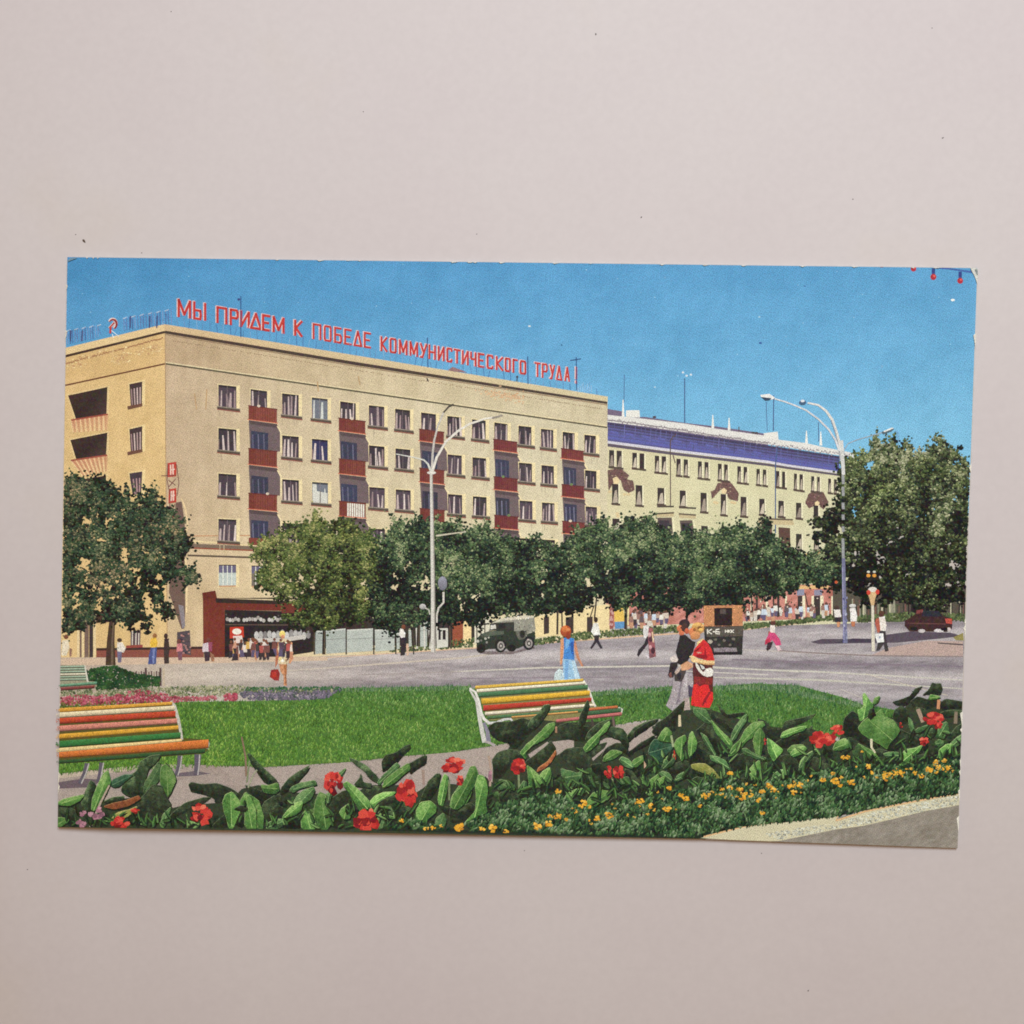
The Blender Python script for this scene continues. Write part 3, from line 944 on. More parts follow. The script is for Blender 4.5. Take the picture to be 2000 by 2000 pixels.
for r in range(4):
    for ci, (x0, x1, balc) in enumerate(COLS):
        t = (x0 - 426.6) / 715
        dx = r * 1.2 * t
        xa, xb = x0 + dx, x1 + dx
        ya, yb = rowy(r, xa), rowy(r, xb)
        h = 44 - 8 * t
        if not balc:
            w = Ink("window", b1o, z0=zb)
            pale = (ci, r) in ((3, 0), (3, 2))
            pane(w, xa, xb, ya, yb - (yb - ya) * .2, h, pale=pale, blue=(ci, r) == (3, 1))
            if (ci, r) == (3, 2):
                w.poly([(xa + 1, ya + 4), (xa + 9, ya + 5), (xa + 9, ya + 18), (xb - 1, ya + 22), (xb - 1, yb + h - 2), (xa + 1, ya + h - 2)], (206, 204, 190))
                w.stroke([(xa + 16, ya + 18), (xa + 16, ya + h)], 2, (120, 110, 100))
            sill(w, xa, xb, ya + h, yb + h)
            w.build()
            continue
        bx0, bx1 = balc[0] + dx, balc[1] + dx
        sl = (ROWS[r][1] - ROWS[r][0]) / 714.7
        w = Ink("window", b1o, z0=zb)
        if r == 0:
            pane(w, xa, xb, ya, yb, h)
        w.build()
        g = Ink("balcony", b1o, z0=zb + 8 * STEP)
        rt = lambda x: rowy(r, x) + 33
        rbt = lambda x: rowy(r, x) + (66 - 9 * t) - (4 if r == 0 else 0)
        if r > 0:                                 # the recess over the rail: shaded side wall, dark door and window
            pt = rowy(r - 1, bx0) + (66 - 9 * t) + (0 if r > 1 else -4)
            sp = rowy(r - 1, bx1) + (66 - 9 * t) + (0 if r > 1 else -4)
            g.poly([(bx0, pt), (bx1, sp), (bx1 + 6, sp + 14), (bx1 + 6, rt(bx1)), (bx0 + 3, rt(bx0))], (110, 92, 92))
            g.poly([(bx0, pt), (bx1, sp), (bx1 + 3, sp + 8), (bx0 + 4, pt + 8)], (86, 70, 70))
            g.poly([(xa + 1, ya - 2), (xb + 2, yb - 1), (xb + 2, rt(xb)), (xa + 1, rt(xa))], mix((56, 52, 58), (60, 62, 84), rng.random()))
            for k in range(3):
                xx = xa + 4 + k * (xb - xa) / 3
                g.stroke([(xx, ya + 5), (xx + 1, rt(xx))], 2.2, mix((74, 70, 88), (120, 118, 138), rng.random()), up=False)
            g.stroke([(bx1 + 1, sp + 4), (bx1 + 7.5, sp + 16), (bx1 + 8, rt(bx1) + 2)], 3, (232, 212, 164))
        if r == 3:
            # only the top of the lowest rail shows over the trees
            g.poly([(bx0, rt(bx0)), (bx1, rt(bx1)), (bx1, rt(bx1) + 14), (bx0, rt(bx0) + 14)], (128, 62, 52))
            g.build()
            continue
        red = mix((122, 60, 50), (140, 72, 58), rng.random()) if t < .6 else mix((116, 54, 52), (130, 60, 56), rng.random())
        g.poly([(bx0, rt(bx0)), (bx1, rt(bx1)), (bx1, rbt(bx1)), (bx0, rbt(bx0))], red)
        w0 = bx0 + (bx1 - bx0) * .25
        g.poly([(bx0, rt(bx0)), (w0, rt(w0) - 1), (w0, rbt(w0)), (bx0, rbt(bx0))], mix(red, (110, 44, 36), .35))
        for k in range(1, 12):
            xx = bx0 + (bx1 - bx0) * k / 12
            c = mix(red, (84, 34, 30), rng.uniform(.25, .7))
            if ci == 4 and r == 2 and k > 3:
                c = (226, 222, 204)
                g.stroke([(xx, rt(xx) + 2), (xx, rbt(xx) - 2)], 3.0, c, up=False)
            else:
                g.stroke([(xx, rt(xx) + 1), (xx, rbt(xx))], 1.0, c, up=False)
        g.stroke([(bx0 - 1, rt(bx0)), (bx1 + 1, rt(bx1))], 2.2, mix(red, (80, 36, 34), .5))
        g.stroke([(bx0 - 2, rbt(bx0) + 1), (bx1 + 3, rbt(bx1) + 1)], 3.6, (224, 196, 156))
        g.stroke([(bx0 - 2, rbt(bx0) - 1.5), (bx1 + 2, rbt(bx1) - 1.5)], 1.6, (200, 96, 70), up=False)
        if rng.random() < .6:
            xx = rng.uniform(bx0 + 8, bx1 - 6)
            g.ell(xx, rt(xx) - 2, 3.4, 2.6, (214, 196, 170) if rng.random() < .6 else (110, 130, 80), n=7)
        g.build()
for quad in ([590, 1045, 688, 1025, 685, 1200, 602, 1215], [590, 1385, 688, 1362, 686, 1545, 602, 1560]):
    w = Ink("window", b1o, z0=zb)
    q = T("A", quad)
    w.poly(q + [(-2, -2), (6, -4), (6, 2), (0, 2)], (234, 206, 146))
    w.poly(q, (70, 54, 54))
    for k in range(4):
        a, b = mix(q[0], q[1], .15 + k * .23), mix(q[3], q[2], .15 + k * .23)
        w.stroke([a + (0, 10), b], 2.6, mix((150, 120, 118), (214, 190, 178), rng.random()), up=(k == 0))
    w.poly([q[3] + (-7, -1), q[2] + (1, -3), q[2] + (1, 3), q[3] + (-6, 6)], (112, 74, 58))
    w.build()
w = Ink("window", b1o, z0=zb)
q = T("E", [590, 250, 688, 235, 680, 400, 615, 412])
w.poly(q + [(-2, -2), (6, -4), (6, 2), (0, 2)], (234, 206, 146)).poly(q, (72, 58, 66))
for k in range(3):
    w.stroke([mix(q[0], q[1], .3 + k * .25) + (0, 12), mix(q[3], q[2], .3 + k * .25)], 2.6, (176, 140, 136), up=(k == 0))
w.build()
for q, c in (((1265, 942, 1396, 942, 1396, 1100, 1265, 1102), (188, 196, 186)), ((1512, 948, 1640, 950, 1640, 1102, 1512, 1105), (120, 108, 96))):
    w = Ink("window", b1o, z0=zb)
    q = T("E", q)
    w.poly(q + [(-1.5, -2), (6, -2), (6, 2), (-1.5, 3)], (232, 210, 158)).poly(q, c)
    w.poly([q[0], q[1], mix(q[1], q[2], .36), mix(q[0], q[3], .36)], (104, 98, 122))
    for k in range(1, 4):
        w.stroke([mix(q[0], q[1], k / 4), mix(q[3], q[2], k / 4)], 1.6, (226, 224, 206), up=(k == 1))
    w.stroke([q[0], q[1]], 2, (80, 64, 60))
    w.stroke([q[3], q[2]], 3, (198, 150, 110))
    w.build()

# roof slogan: every letter a film of its own, with the pale rim of the tube lettering
LET = {"М": [[0, 1, 0, 0, .5, .85, 1, 0, 1, 1]], "Ы": [[0, 0, 0, 1, .55, 1, .6, .75, .55, .48, 0, .48], [1, 0, 1, 1]], "П": [[0, 1, 0, 0, 1, 0, 1, 1]],
       "Р": [[0, 1, 0, 0, .85, 0, 1, .12, 1, .42, .85, .54, 0, .54]], "И": [[0, 0, 0, 1, 1, 0, 1, 1]], "Д": [[-.05, 1, .5, 0, 1.05, 1, -.05, 1]],
       "Е": [[1, 0, 0, 0, 0, 1, 1, 1], [0, .5, .8, .5]], "К": [[0, 0, 0, 1], [1, 0, .1, .5, 1, 1]], "О": [[0, .1, .12, 0, .88, 0, 1, .1, 1, .9, .88, 1, .12, 1, 0, .9, 0, .1]],
       "Б": [[.95, 0, 0, 0, 0, 1, .85, 1, 1, .88, 1, .6, .85, .47, 0, .47]], "У": [[0, 0, .5, .62], [1, 0, .3, 1, 0, 1]], "Н": [[0, 0, 0, 1], [1, 0, 1, 1], [0, .5, 1, .5]],
       "С": [[1, .15, .88, 0, .12, 0, 0, .12, 0, .88, .12, 1, .88, 1, 1, .85]], "Т": [[0, 0, 1, 0], [.5, 0, .5, 1]], "Ч": [[0, 0, 0, .4, .15, .5, 1, .5], [1, 0, 1, 1]],
       "Г": [[0, 1, 0, 0, 1, 0]], "А": [[0, 1, .5, 0, 1, 1], [.2, .68, .8, .68]], "!": [[.5, 0, .5, .72], [.5, .9, .5, 1]]}
WORDS = [("A", "МЫ", [(955, 1052), (1072, 1166)], (955, 402, 1170, 436), (955, 536, 1170, 566)),
         ("A", "ПРИДЕМ", [(1248, 1326), (1348, 1412), (1426, 1496), (1504, 1584), (1592, 1652), (1672, 1758)], (1245, 458, 1760, 548), (1245, 580, 1760, 664)),
         ("A", "К", [(1834, 1894)], (1834, 560, 1894, 570), (1834, 676, 1894, 688)),
         ("B", "ПОБЕДЕ", [(234, 298), (318, 376), (396, 454), (472, 528), (545, 604), (620, 674)], (230, 276, 675, 352), (230, 393, 675, 466)),
         ("B", "КОММУНИСТИЧЕСКОГО", [(746, 798), (815, 866), (885, 948), (965, 1028), (1043, 1098), (1108, 1162), (1178, 1228), (1243, 1288), (1297, 1348), (1360, 1410), (1422, 1468),
                                   (1481, 1530), (1547, 1598), (1616, 1672), (1683, 1727), (1742, 1782), (1796, 1844)], (743, 374, 1845, 564), (743, 484, 1845, 664)),
         ("C", "ТРУДА", [(168, 214), (224, 268), (282, 324), (332, 376), (394, 436)], (165, 338, 440, 380), (165, 446, 440, 486)),
         ("C", "!", [(470, 498)], (470, 374, 498, 374), (470, 500, 498, 500))]
for tile, word, xs, tl, bl in WORDS:
    for ch, (xa, xb) in zip(word, xs):
        L = Ink("letter", b1o, z0=zb, label=None)

        def pt(u, v):
            x = xa + 6 + (xb - xa - 12) * u
            v = .04 + .92 * v
            yt = tl[1] + (tl[3] - tl[1]) * (x - tl[0]) / (tl[2] - tl[0])
            yb_ = bl[1] + (bl[3] - bl[1]) * (x - bl[0]) / (bl[2] - bl[0])
            return T(tile, [x + 2 - 4 * v * 0, yt + (yb_ - yt) * v])[0]
        sc = 4.6 if tile == "A" else 3.7 if tile == "B" else 3.3
        for wd, c, off in ((sc + .8, (226, 196, 190), (-1.5, -.9)), (sc, (196, 54, 48), (0, 0))):
            for st in LET[ch]:
                s = np.reshape(st, (-1, 2))
                P = np.array([pt(u, v) for u, v in s]) + off
                L.z += STEP
                for i in range(len(P) - 1):
                    d = (P[i + 1] - P[i]) / (np.linalg.norm(P[i + 1] - P[i]) + 1e-9)
                    L.stroke([P[i] - d * wd * .4, P[i + 1] + d * wd * .4], wd, c, up=False)
        L.build()
for k in range(15):                               # legs of the slogan and roof railing, one film
    pass
fr = Ink("sign_frame", b1o, z0=zb)
for k in range(64):
    t = k / 63
    x = 345 + t * 820
    yroof = 633 + (x - 321) * .1634
    top = yroof - rng.uniform(10, 22)
    fr.stroke([(x, top), (x + rng.uniform(-4, 4), yroof)], 1.2, mix((64, 104, 150), (140, 176, 200), rng.random()), up=False)
for tile, x0, x1, n, ya0, yb0, ya1, yb1 in (("A", 122, 352, 13, 640, 745, 600, 690), ("A", 548, 905, 18, 545, 640, 480, 590)):
    for k in range(n):
        t = k / (n - 1)
        x = x0 + (x1 - x0) * t
        ya, yb = ya0 + (ya1 - ya0) * t, yb0 + (yb1 - yb0) * t
        fr.stroke(T(tile, [x, ya, x + 4, yb]), 1.7, mix((70, 96, 150), (130, 160, 196), rng.random()), up=False)
        if k % 3 == 0:
            fr.stroke(T(tile, [x - 6, ya + 6, x + 26, ya - 6]), 2.2, (168, 190, 210), up=False)
            fr.stroke(T(tile, [x, ya + 10, x + 26, yb - 20]), 1.1, (96, 124, 170), up=False)
for x in (150, 235, 600, 745, 800):
    fr.stroke(T("A", [x, 640 - (x > 500) * 110, x - 3, 720 - (x > 500) * 100]), 2.6, (70, 78, 122), up=False)
for tile, pts in (("A", [1432, 380, 1432, 690]), ("B", [1100, 385, 1105, 610]), ("B", [1858, 525, 1860, 735]), ("C", [485, 300, 488, 545]), ("C", [440, 325, 520, 312])):
    fr.stroke(T(tile, pts), 1.7, (50, 74, 120), up=False)
fr.ell(*T("A", [1416, 405])[0], 3, 2.6, (56, 66, 120), n=6)
for x in range(500, 610, 14):
    fr.stroke(T("C", [x, 500 + (x % 3) * 12, x + 3, 565]), 1.4, (150, 190, 214), up=False)
fr.poly(T("B", [1255, 630, 1290, 605, 1360, 630, 1400, 648, 1300, 640]), (150, 110, 110))
fr.ell(*T("B", [1778, 680])[0], 2.4, 2.4, (70, 60, 70), n=6, up=False)
fr.stroke(T("B", [1778, 690, 1776, 715]), 2, (60, 54, 60), up=False)
fr.build()
em = Ink("roof_emblem", b1o, z0=zb, label="round red sickle emblem on the roof edge")
ce = T("A", [466, 600])[0]
ang = np.radians(np.linspace(-150, 70, 12))
arc = np.column_stack([ce[0] + 7.5 * np.cos(ang), ce[1] - 2 + 9 * np.sin(ang)])
em.stroke(arc + (-.8, -.8), [4, 7, 5], (240, 214, 200)).stroke(arc, [2, 5, 3], (150, 52, 54))
em.stroke([ce + (-7, 6), ce + (3, -5)], 5, (232, 206, 190)).stroke([ce + (-7, 6), ce + (3, -5)], 3, (178, 54, 56)).stroke([ce + (-5, 16), ce + (-4, 2)], 4, (196, 60, 56))
em.stroke([ce + (-3, 10), ce + (12, 22)], 1.4, (220, 226, 226)).stroke([ce + (-1, 18), ce + (1, 24)], 2, (222, 226, 226))
em.build()
sg = Ink("corner_sign", b1o, z0=zb + 2, label="upright red lettered shop sign on the corner of the house")
for q in ([878, 172, 945, 162, 945, 272, 880, 278], [888, 370, 945, 360, 945, 468, 886, 476], [896, 575, 936, 568, 936, 618, 898, 620]):
    q = T("E", q)
    sg.poly(q, (190, 62, 50))
    for u in (.35, .62):
        sg.stroke([mix(q[0], q[1], u) + (0, 4), mix(q[3], q[2], u) + (0, -4)], 3, (228, 190, 170), up=False)
    sg.stroke([mix(q[0], q[3], .5) + (5, 0), mix(q[1], q[2], .5) + (-3, 0)], 2.4, (232, 196, 176), up=False)
for pts in ([880, 180, 875, 300, 900, 420, 890, 560], [945, 180, 965, 320, 950, 420], [830, 268, 945, 265], [885, 300, 940, 340], [940, 290, 890, 350], [895, 490, 930, 550], [935, 480, 900, 560]):
    sg.stroke(T("E", pts), 1.6, (120, 76, 66))
sg.build()
ZC[0] += 14

# ------------------------------------------------------------------ road, pavements, verge
def road_col(x, y):
    t = np.clip((x - 120) / 900, 0, 1)
    c = lerp_pal([(190, 168, 146), (188, 174, 158), (162, 150, 146), (156, 146, 146)], t)
    s = np.sin((y - 1230) / 6.5 + 0.8 * vnoise(x, y, 160, 8)) * .5 + np.sin((y - 1220) / 14 + x / 300) * .5
    a = np.clip((x - 250) / 500, .35, 1)
    c += (s * 27 * a)[:, None] * np.array([1, 1, .85])
    c += ((vnoise(x * .12, y, 3, 9) - .5) * 34 * a)[:, None]
    return c


rd = Ink("printed_road", label="pale grey road and square crossing the printed view")
rd.grid((100, 1284), (640, 1284), (640, 1380), (100, 1380), 60, 36, road_col)
rd.grid((640, 1283), (1041, 1257), (1041, 1380), (640, 1380), 60, 44, road_col, up=False)
rd.grid((1041, 1257), (1453, 1224), (1453, 1400), (1041, 1380), 60, 50, road_col, up=False)
rd.grid((1453, 1224), (1910, 1210), (1910, 1440), (1453, 1400), 60, 60, road_col, up=False)
rd.poly([(100, 1286), (640, 1282), (640, 1290), (380, 1296), (100, 1300)], (204, 176, 148))
for pts, w, c in (([(640, 1284), (920, 1266), (1323, 1237), (1460, 1229), (1590, 1214)], 3, (214, 176, 140)), ([(880, 1312), (1060, 1304), (1340, 1300), (1560, 1312)], 4, (196, 188, 172)),
                  ([(560, 1310), (700, 1300), (900, 1285), (1000, 1272)], 4, (192, 178, 160)), ([(1330, 1302), (1600, 1312), (1880, 1328)], 3.4, (192, 186, 170)),
                  ([(1360, 1322), (1600, 1328), (1880, 1345)], 4, (186, 180, 164)), ([(1430, 1288), (1640, 1296), (1884, 1302)], 5, (128, 114, 122)),
                  ([(1440, 1268), (1640, 1278), (1884, 1282)], 3, (190, 178, 166)), ([(900, 1325), (1240, 1322)], 4, (138, 124, 130)), ([(700, 1318), (900, 1312)], 3, (158, 144, 138)),
                  ([(1690, 1316), (1850, 1358)], 1.6, (206, 190, 160)), ([(1640, 1345), (1700, 1370)], 2, (190, 180, 164)), ([(1330, 1310), (1500, 1318)], 3, (200, 192, 176))):
    rd.stroke(pts, [w * .5, w, w * .6], c, up=False)
rd.tp("U", [330, 262, 700, 262, 800, 232, 1000, 205, 1300, 215, 1390, 240, 1200, 262, 900, 290, 620, 295, 300, 300, 240, 285], (84, 72, 82))
rd.tp("U", [560, 258, 720, 262, 700, 285, 420, 292], (66, 56, 70))
rd.tp("U", [830, 330, 1120, 275, 1395, 280, 1395, 390, 700, 385], (178, 152, 140))
rd.stroke(T("U", [0, 350, 350, 372, 700, 388, 1395, 396]), 2.8, (138, 122, 118))
rd.tp("U", [1200, 288, 1395, 300, 1395, 312, 1205, 298], (92, 80, 78))
rd.tp("U", [1320, 250, 1395, 215, 1400, 275, 1340, 272], (140, 128, 72))
rd.build()
vg = Ink("printed_verge", label="green grass verge along the far kerb of the printed road", kind="stuff")
P = np.concatenate([scatter(T("G", [160, 1350, 560, 1290, 900, 1270, 1250, 1240, 1250, 1290, 700, 1330, 300, 1375, 160, 1390]), 900),
                    scatter(T("H", [50, 1385, 400, 1360, 700, 1310, 740, 1350, 560, 1368, 50, 1425]), 700), scatter(T("H", [880, 1330, 1270, 1300, 1730, 1310, 1730, 1360, 900, 1368]), 700),
                    scatter(T("F", [600, 1420, 900, 1400, 1150, 1370, 1450, 1340, 1450, 1400, 900, 1440]), 350)])
n = len(P)
tt = rng.random(n)
vg.dabs(P, rng.uniform(1, 2.2, n), rng.uniform(1.5, 3.5, n), rng.normal(0, .4, n), lerp_pal([(58, 66, 40), (84, 100, 58), (128, 140, 84)], tt), lerp_pal([(44, 48, 32), (66, 80, 46), (100, 110, 66)], tt), 8)
vg.build()
kb = Ink("printed_panel_fence", label="row of pale grey concrete panels behind the printed pavement")
for q in ([545, 215, 612, 212, 610, 385, 548, 392], [630, 210, 785, 195, 788, 378, 632, 390], [796, 205, 1000, 195, 998, 368, 796, 380], [1015, 205, 1170, 200, 1170, 360, 1018, 372],
          [1185, 235, 1210, 225, 1210, 350, 1188, 355], [1280, 205, 1300, 205, 1305, 330, 1282, 335], [1372, 140, 1428, 138, 1424, 330, 1372, 335]):
    p = Ink("panel")
    kb.tp("Q", q, mix((164, 170, 160), (182, 186, 174), rng.random()))
    kb.stroke(T("Q", [q[0], q[1] + 70, q[2], q[3] + 70]), 1.3, (140, 142, 134), up=False)
    kb.stroke(T("Q", [q[0], q[1], q[2], q[3]]), 2.4, (206, 206, 192), up=False)
for x in (540, 622, 790, 1007, 1180, 1275, 1320):
    kb.stroke(T("Q", [x, 190, x, 395]), 2.6, (60, 54, 48))
for x in (1340, 1400, 1440, 1500, 1585, 1605):
    kb.stroke(T("Q", [x, 130, x + 8, 350]), 3, (54, 48, 42) if x % 20 else (206, 200, 186), up=False)
kb.tp("Q", [1505, 190, 1590, 188, 1590, 335, 1505, 345], (204, 200, 184))
kb.tp("Q", [1515, 205, 1533, 205, 1533, 280, 1515, 280], (44, 38, 36)).tp("Q", [1548, 203, 1572, 203, 1572, 278, 1548, 278], (44, 38, 36), up=False)
kb.build()
ks = Ink("printed_kiosk", label="yellow and blue street kiosk between the printed trees")
ks.tp("G", [770, 1100, 850, 1095, 850, 1212, 772, 1215], (224, 184, 84)).tp("G", [775, 1215, 850, 1212, 850, 1262, 778, 1268], (92, 142, 184))
ks.tp("G", [735, 1030, 768, 1030, 765, 1265, 735, 1270], (150, 84, 74)).tp("G", [840, 1100, 885, 1100, 880, 1240, 850, 1240], (232, 214, 150))
for k in range(8):
    ks.ell(*T("G", [rng.uniform(738, 765), rng.uniform(1100, 1240)])[0], 2.5, 3, (196, 150, 140), n=6, up=False)
ks.build()


# ------------------------------------------------------------------ trees
def tree(name, label, polys, n, pal, trunk=(), size=(1.7, 3.6), seed=1, sun=None, ragged=6.0, trunk_col=(52, 42, 36), depth=16.0, holes=.27, flat=1.0, light_bias=0.0, sprigs=190, under=.50):
    t = Ink(name, label=label)
    for pts, w in trunk:
        t.stroke(pts, w, trunk_col)
        p = np.asarray(pts, float)
        t.stroke(p + (np.mean(w) * .22, 0), np.asarray(w) * .25, mix(trunk_col, (150, 130, 104), .45))
    if not trunk:
        t.ell(*np.mean(polys[0], 0), 3, 3, trunk_col)
    to = t.build()
    f = Ink("foliage", to, kind="stuff")
    for poly in polys:
        lo, hi = np.min(poly, 0), np.max(poly, 0)
        P = scatter(poly, int(n * 1.9))
        big = np.zeros(len(P), bool)
        big[:n // 4] = True
        # sprigs that stick out of the crown
        S = []
        q = np.asarray(poly)
        L = np.linalg.norm(np.roll(q, -1, 0) - q, axis=1)
        for _ in range(sprigs):
            k = rng.choice(len(q), p=L / L.sum())
            a, b = q[k], q[(k + 1) % len(q)]
            p = mix(a, b, rng.random())
            d = p - q.mean(0)
            d = d / (np.linalg.norm(d) + 1e-9)
            low = d[1] > .35
            d = d * .6 + np.array((rng.normal(0, .35), .6 if low else -.7))
            ln = rng.uniform(3, 13) if low else rng.uniform(4, 17)
            for m in range(int(ln / 1.6)):
                S.append(p + d * m * 1.6 + rng.normal(0, 1.1 + (ln - m * 1.6) * .08, 2))
        if S:
            P = np.concatenate([P, S])
            big = np.concatenate([big, np.zeros(len(S), bool)])
        x, y = P[:, 0], P[:, 1]
        if holes is not None:
            keep = vnoise(x, y, 22, seed + 5) * .5 + vnoise(x, y, 8, seed + 6) * .5 > holes * (0.75 + 0.55 * (y - lo[1]) / (hi[1] - lo[1]))
            P, big = P[keep], big[keep]
            x, y = P[:, 0], P[:, 1]
        m = len(P)
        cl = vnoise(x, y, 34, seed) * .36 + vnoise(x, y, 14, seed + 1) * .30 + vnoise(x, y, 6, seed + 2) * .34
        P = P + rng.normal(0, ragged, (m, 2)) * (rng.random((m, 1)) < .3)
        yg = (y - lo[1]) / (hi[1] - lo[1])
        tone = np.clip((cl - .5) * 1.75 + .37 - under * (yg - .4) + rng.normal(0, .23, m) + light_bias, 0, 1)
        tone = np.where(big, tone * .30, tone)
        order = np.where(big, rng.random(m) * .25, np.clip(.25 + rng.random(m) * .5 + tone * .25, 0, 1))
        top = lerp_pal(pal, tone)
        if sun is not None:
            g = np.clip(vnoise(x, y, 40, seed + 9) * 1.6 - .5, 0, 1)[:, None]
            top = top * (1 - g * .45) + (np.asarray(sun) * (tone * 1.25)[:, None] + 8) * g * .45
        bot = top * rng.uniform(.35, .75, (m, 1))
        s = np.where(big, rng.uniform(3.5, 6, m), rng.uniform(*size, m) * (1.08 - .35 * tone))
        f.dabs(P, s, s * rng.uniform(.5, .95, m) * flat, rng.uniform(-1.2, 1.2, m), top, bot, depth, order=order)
        f.z -= depth
    f.z += depth
    f.build()


J = lambda *parts: np.concatenate([T(t, p) for t, p in parts])
GREEN = [(22, 25, 21), (34, 43, 32), (54, 73, 50), (82, 108, 68), (118, 142, 88), (178, 186, 132)]
SUNNY = [(40, 40, 26), (58, 68, 36), (84, 104, 50), (108, 128, 62), (142, 152, 82), (200, 190, 122)]
OLIVE = [(22, 23, 18), (38, 41, 29), (62, 72, 46), (92, 108, 64), (136, 146, 94), (204, 202, 158)]
BROWN = [(40, 32, 26), (50, 52, 40), (56, 82, 58), (82, 104, 68), (136, 126, 90), (200, 172, 126)]
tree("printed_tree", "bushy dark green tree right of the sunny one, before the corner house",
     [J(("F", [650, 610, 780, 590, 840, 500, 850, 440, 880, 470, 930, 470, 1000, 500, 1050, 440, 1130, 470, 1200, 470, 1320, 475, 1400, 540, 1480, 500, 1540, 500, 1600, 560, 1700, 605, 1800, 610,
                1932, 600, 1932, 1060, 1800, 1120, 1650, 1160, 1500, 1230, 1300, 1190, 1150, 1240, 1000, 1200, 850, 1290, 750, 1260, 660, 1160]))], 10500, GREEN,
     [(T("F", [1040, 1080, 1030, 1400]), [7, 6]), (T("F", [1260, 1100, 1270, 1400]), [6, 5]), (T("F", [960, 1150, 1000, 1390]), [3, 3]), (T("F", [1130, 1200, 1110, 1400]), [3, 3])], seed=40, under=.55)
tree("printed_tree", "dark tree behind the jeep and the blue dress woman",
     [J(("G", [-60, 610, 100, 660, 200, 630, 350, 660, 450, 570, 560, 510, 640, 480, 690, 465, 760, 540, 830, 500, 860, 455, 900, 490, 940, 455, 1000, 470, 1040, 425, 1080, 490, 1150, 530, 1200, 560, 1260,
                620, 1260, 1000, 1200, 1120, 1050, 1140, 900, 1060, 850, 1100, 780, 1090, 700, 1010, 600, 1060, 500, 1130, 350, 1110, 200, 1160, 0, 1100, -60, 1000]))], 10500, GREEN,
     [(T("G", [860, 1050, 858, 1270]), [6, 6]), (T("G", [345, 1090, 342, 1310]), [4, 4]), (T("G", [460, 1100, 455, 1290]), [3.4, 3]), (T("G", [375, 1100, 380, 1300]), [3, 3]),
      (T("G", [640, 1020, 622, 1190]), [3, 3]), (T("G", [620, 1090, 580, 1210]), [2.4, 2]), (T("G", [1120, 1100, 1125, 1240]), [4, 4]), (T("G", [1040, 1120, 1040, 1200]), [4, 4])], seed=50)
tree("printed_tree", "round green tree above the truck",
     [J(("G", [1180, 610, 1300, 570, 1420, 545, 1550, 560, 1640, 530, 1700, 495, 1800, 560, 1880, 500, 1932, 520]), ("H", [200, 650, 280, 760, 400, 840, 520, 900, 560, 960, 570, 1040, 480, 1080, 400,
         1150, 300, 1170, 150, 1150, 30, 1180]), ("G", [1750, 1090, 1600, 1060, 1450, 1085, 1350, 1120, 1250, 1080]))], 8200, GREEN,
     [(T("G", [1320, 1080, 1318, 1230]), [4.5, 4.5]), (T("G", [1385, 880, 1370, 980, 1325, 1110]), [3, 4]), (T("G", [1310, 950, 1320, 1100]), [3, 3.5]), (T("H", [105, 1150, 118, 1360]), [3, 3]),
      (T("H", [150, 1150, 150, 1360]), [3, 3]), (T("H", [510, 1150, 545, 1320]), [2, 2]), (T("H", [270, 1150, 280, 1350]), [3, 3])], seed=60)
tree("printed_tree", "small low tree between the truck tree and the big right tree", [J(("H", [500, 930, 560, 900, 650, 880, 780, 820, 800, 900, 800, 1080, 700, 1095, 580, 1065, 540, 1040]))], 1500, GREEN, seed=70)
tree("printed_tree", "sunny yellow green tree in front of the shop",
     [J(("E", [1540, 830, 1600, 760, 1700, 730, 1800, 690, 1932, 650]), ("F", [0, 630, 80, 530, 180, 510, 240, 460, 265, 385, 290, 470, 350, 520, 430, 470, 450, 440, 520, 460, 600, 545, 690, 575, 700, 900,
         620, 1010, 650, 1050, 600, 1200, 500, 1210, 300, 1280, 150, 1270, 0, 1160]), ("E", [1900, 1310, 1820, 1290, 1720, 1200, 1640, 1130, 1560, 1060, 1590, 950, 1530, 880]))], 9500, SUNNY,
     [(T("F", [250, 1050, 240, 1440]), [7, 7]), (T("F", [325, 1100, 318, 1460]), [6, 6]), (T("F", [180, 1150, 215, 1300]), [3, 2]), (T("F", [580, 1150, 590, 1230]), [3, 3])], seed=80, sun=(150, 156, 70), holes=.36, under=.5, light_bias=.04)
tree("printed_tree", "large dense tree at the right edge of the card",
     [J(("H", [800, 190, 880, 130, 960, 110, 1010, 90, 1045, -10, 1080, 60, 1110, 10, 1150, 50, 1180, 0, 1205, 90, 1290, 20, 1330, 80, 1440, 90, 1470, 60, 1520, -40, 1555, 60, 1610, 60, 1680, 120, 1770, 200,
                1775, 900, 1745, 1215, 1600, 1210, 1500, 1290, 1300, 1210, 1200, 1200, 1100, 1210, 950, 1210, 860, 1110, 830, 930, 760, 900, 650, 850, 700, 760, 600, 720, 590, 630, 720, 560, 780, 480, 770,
                380, 790, 250]))], 13000, OLIVE, [(T("H", [1430, 1100, 1430, 1300]), [52, 58])], size=(1.9, 4.0), seed=90, sun=(120, 140, 60), ragged=6, under=.66, sprigs=170, trunk_col=(36, 30, 26))
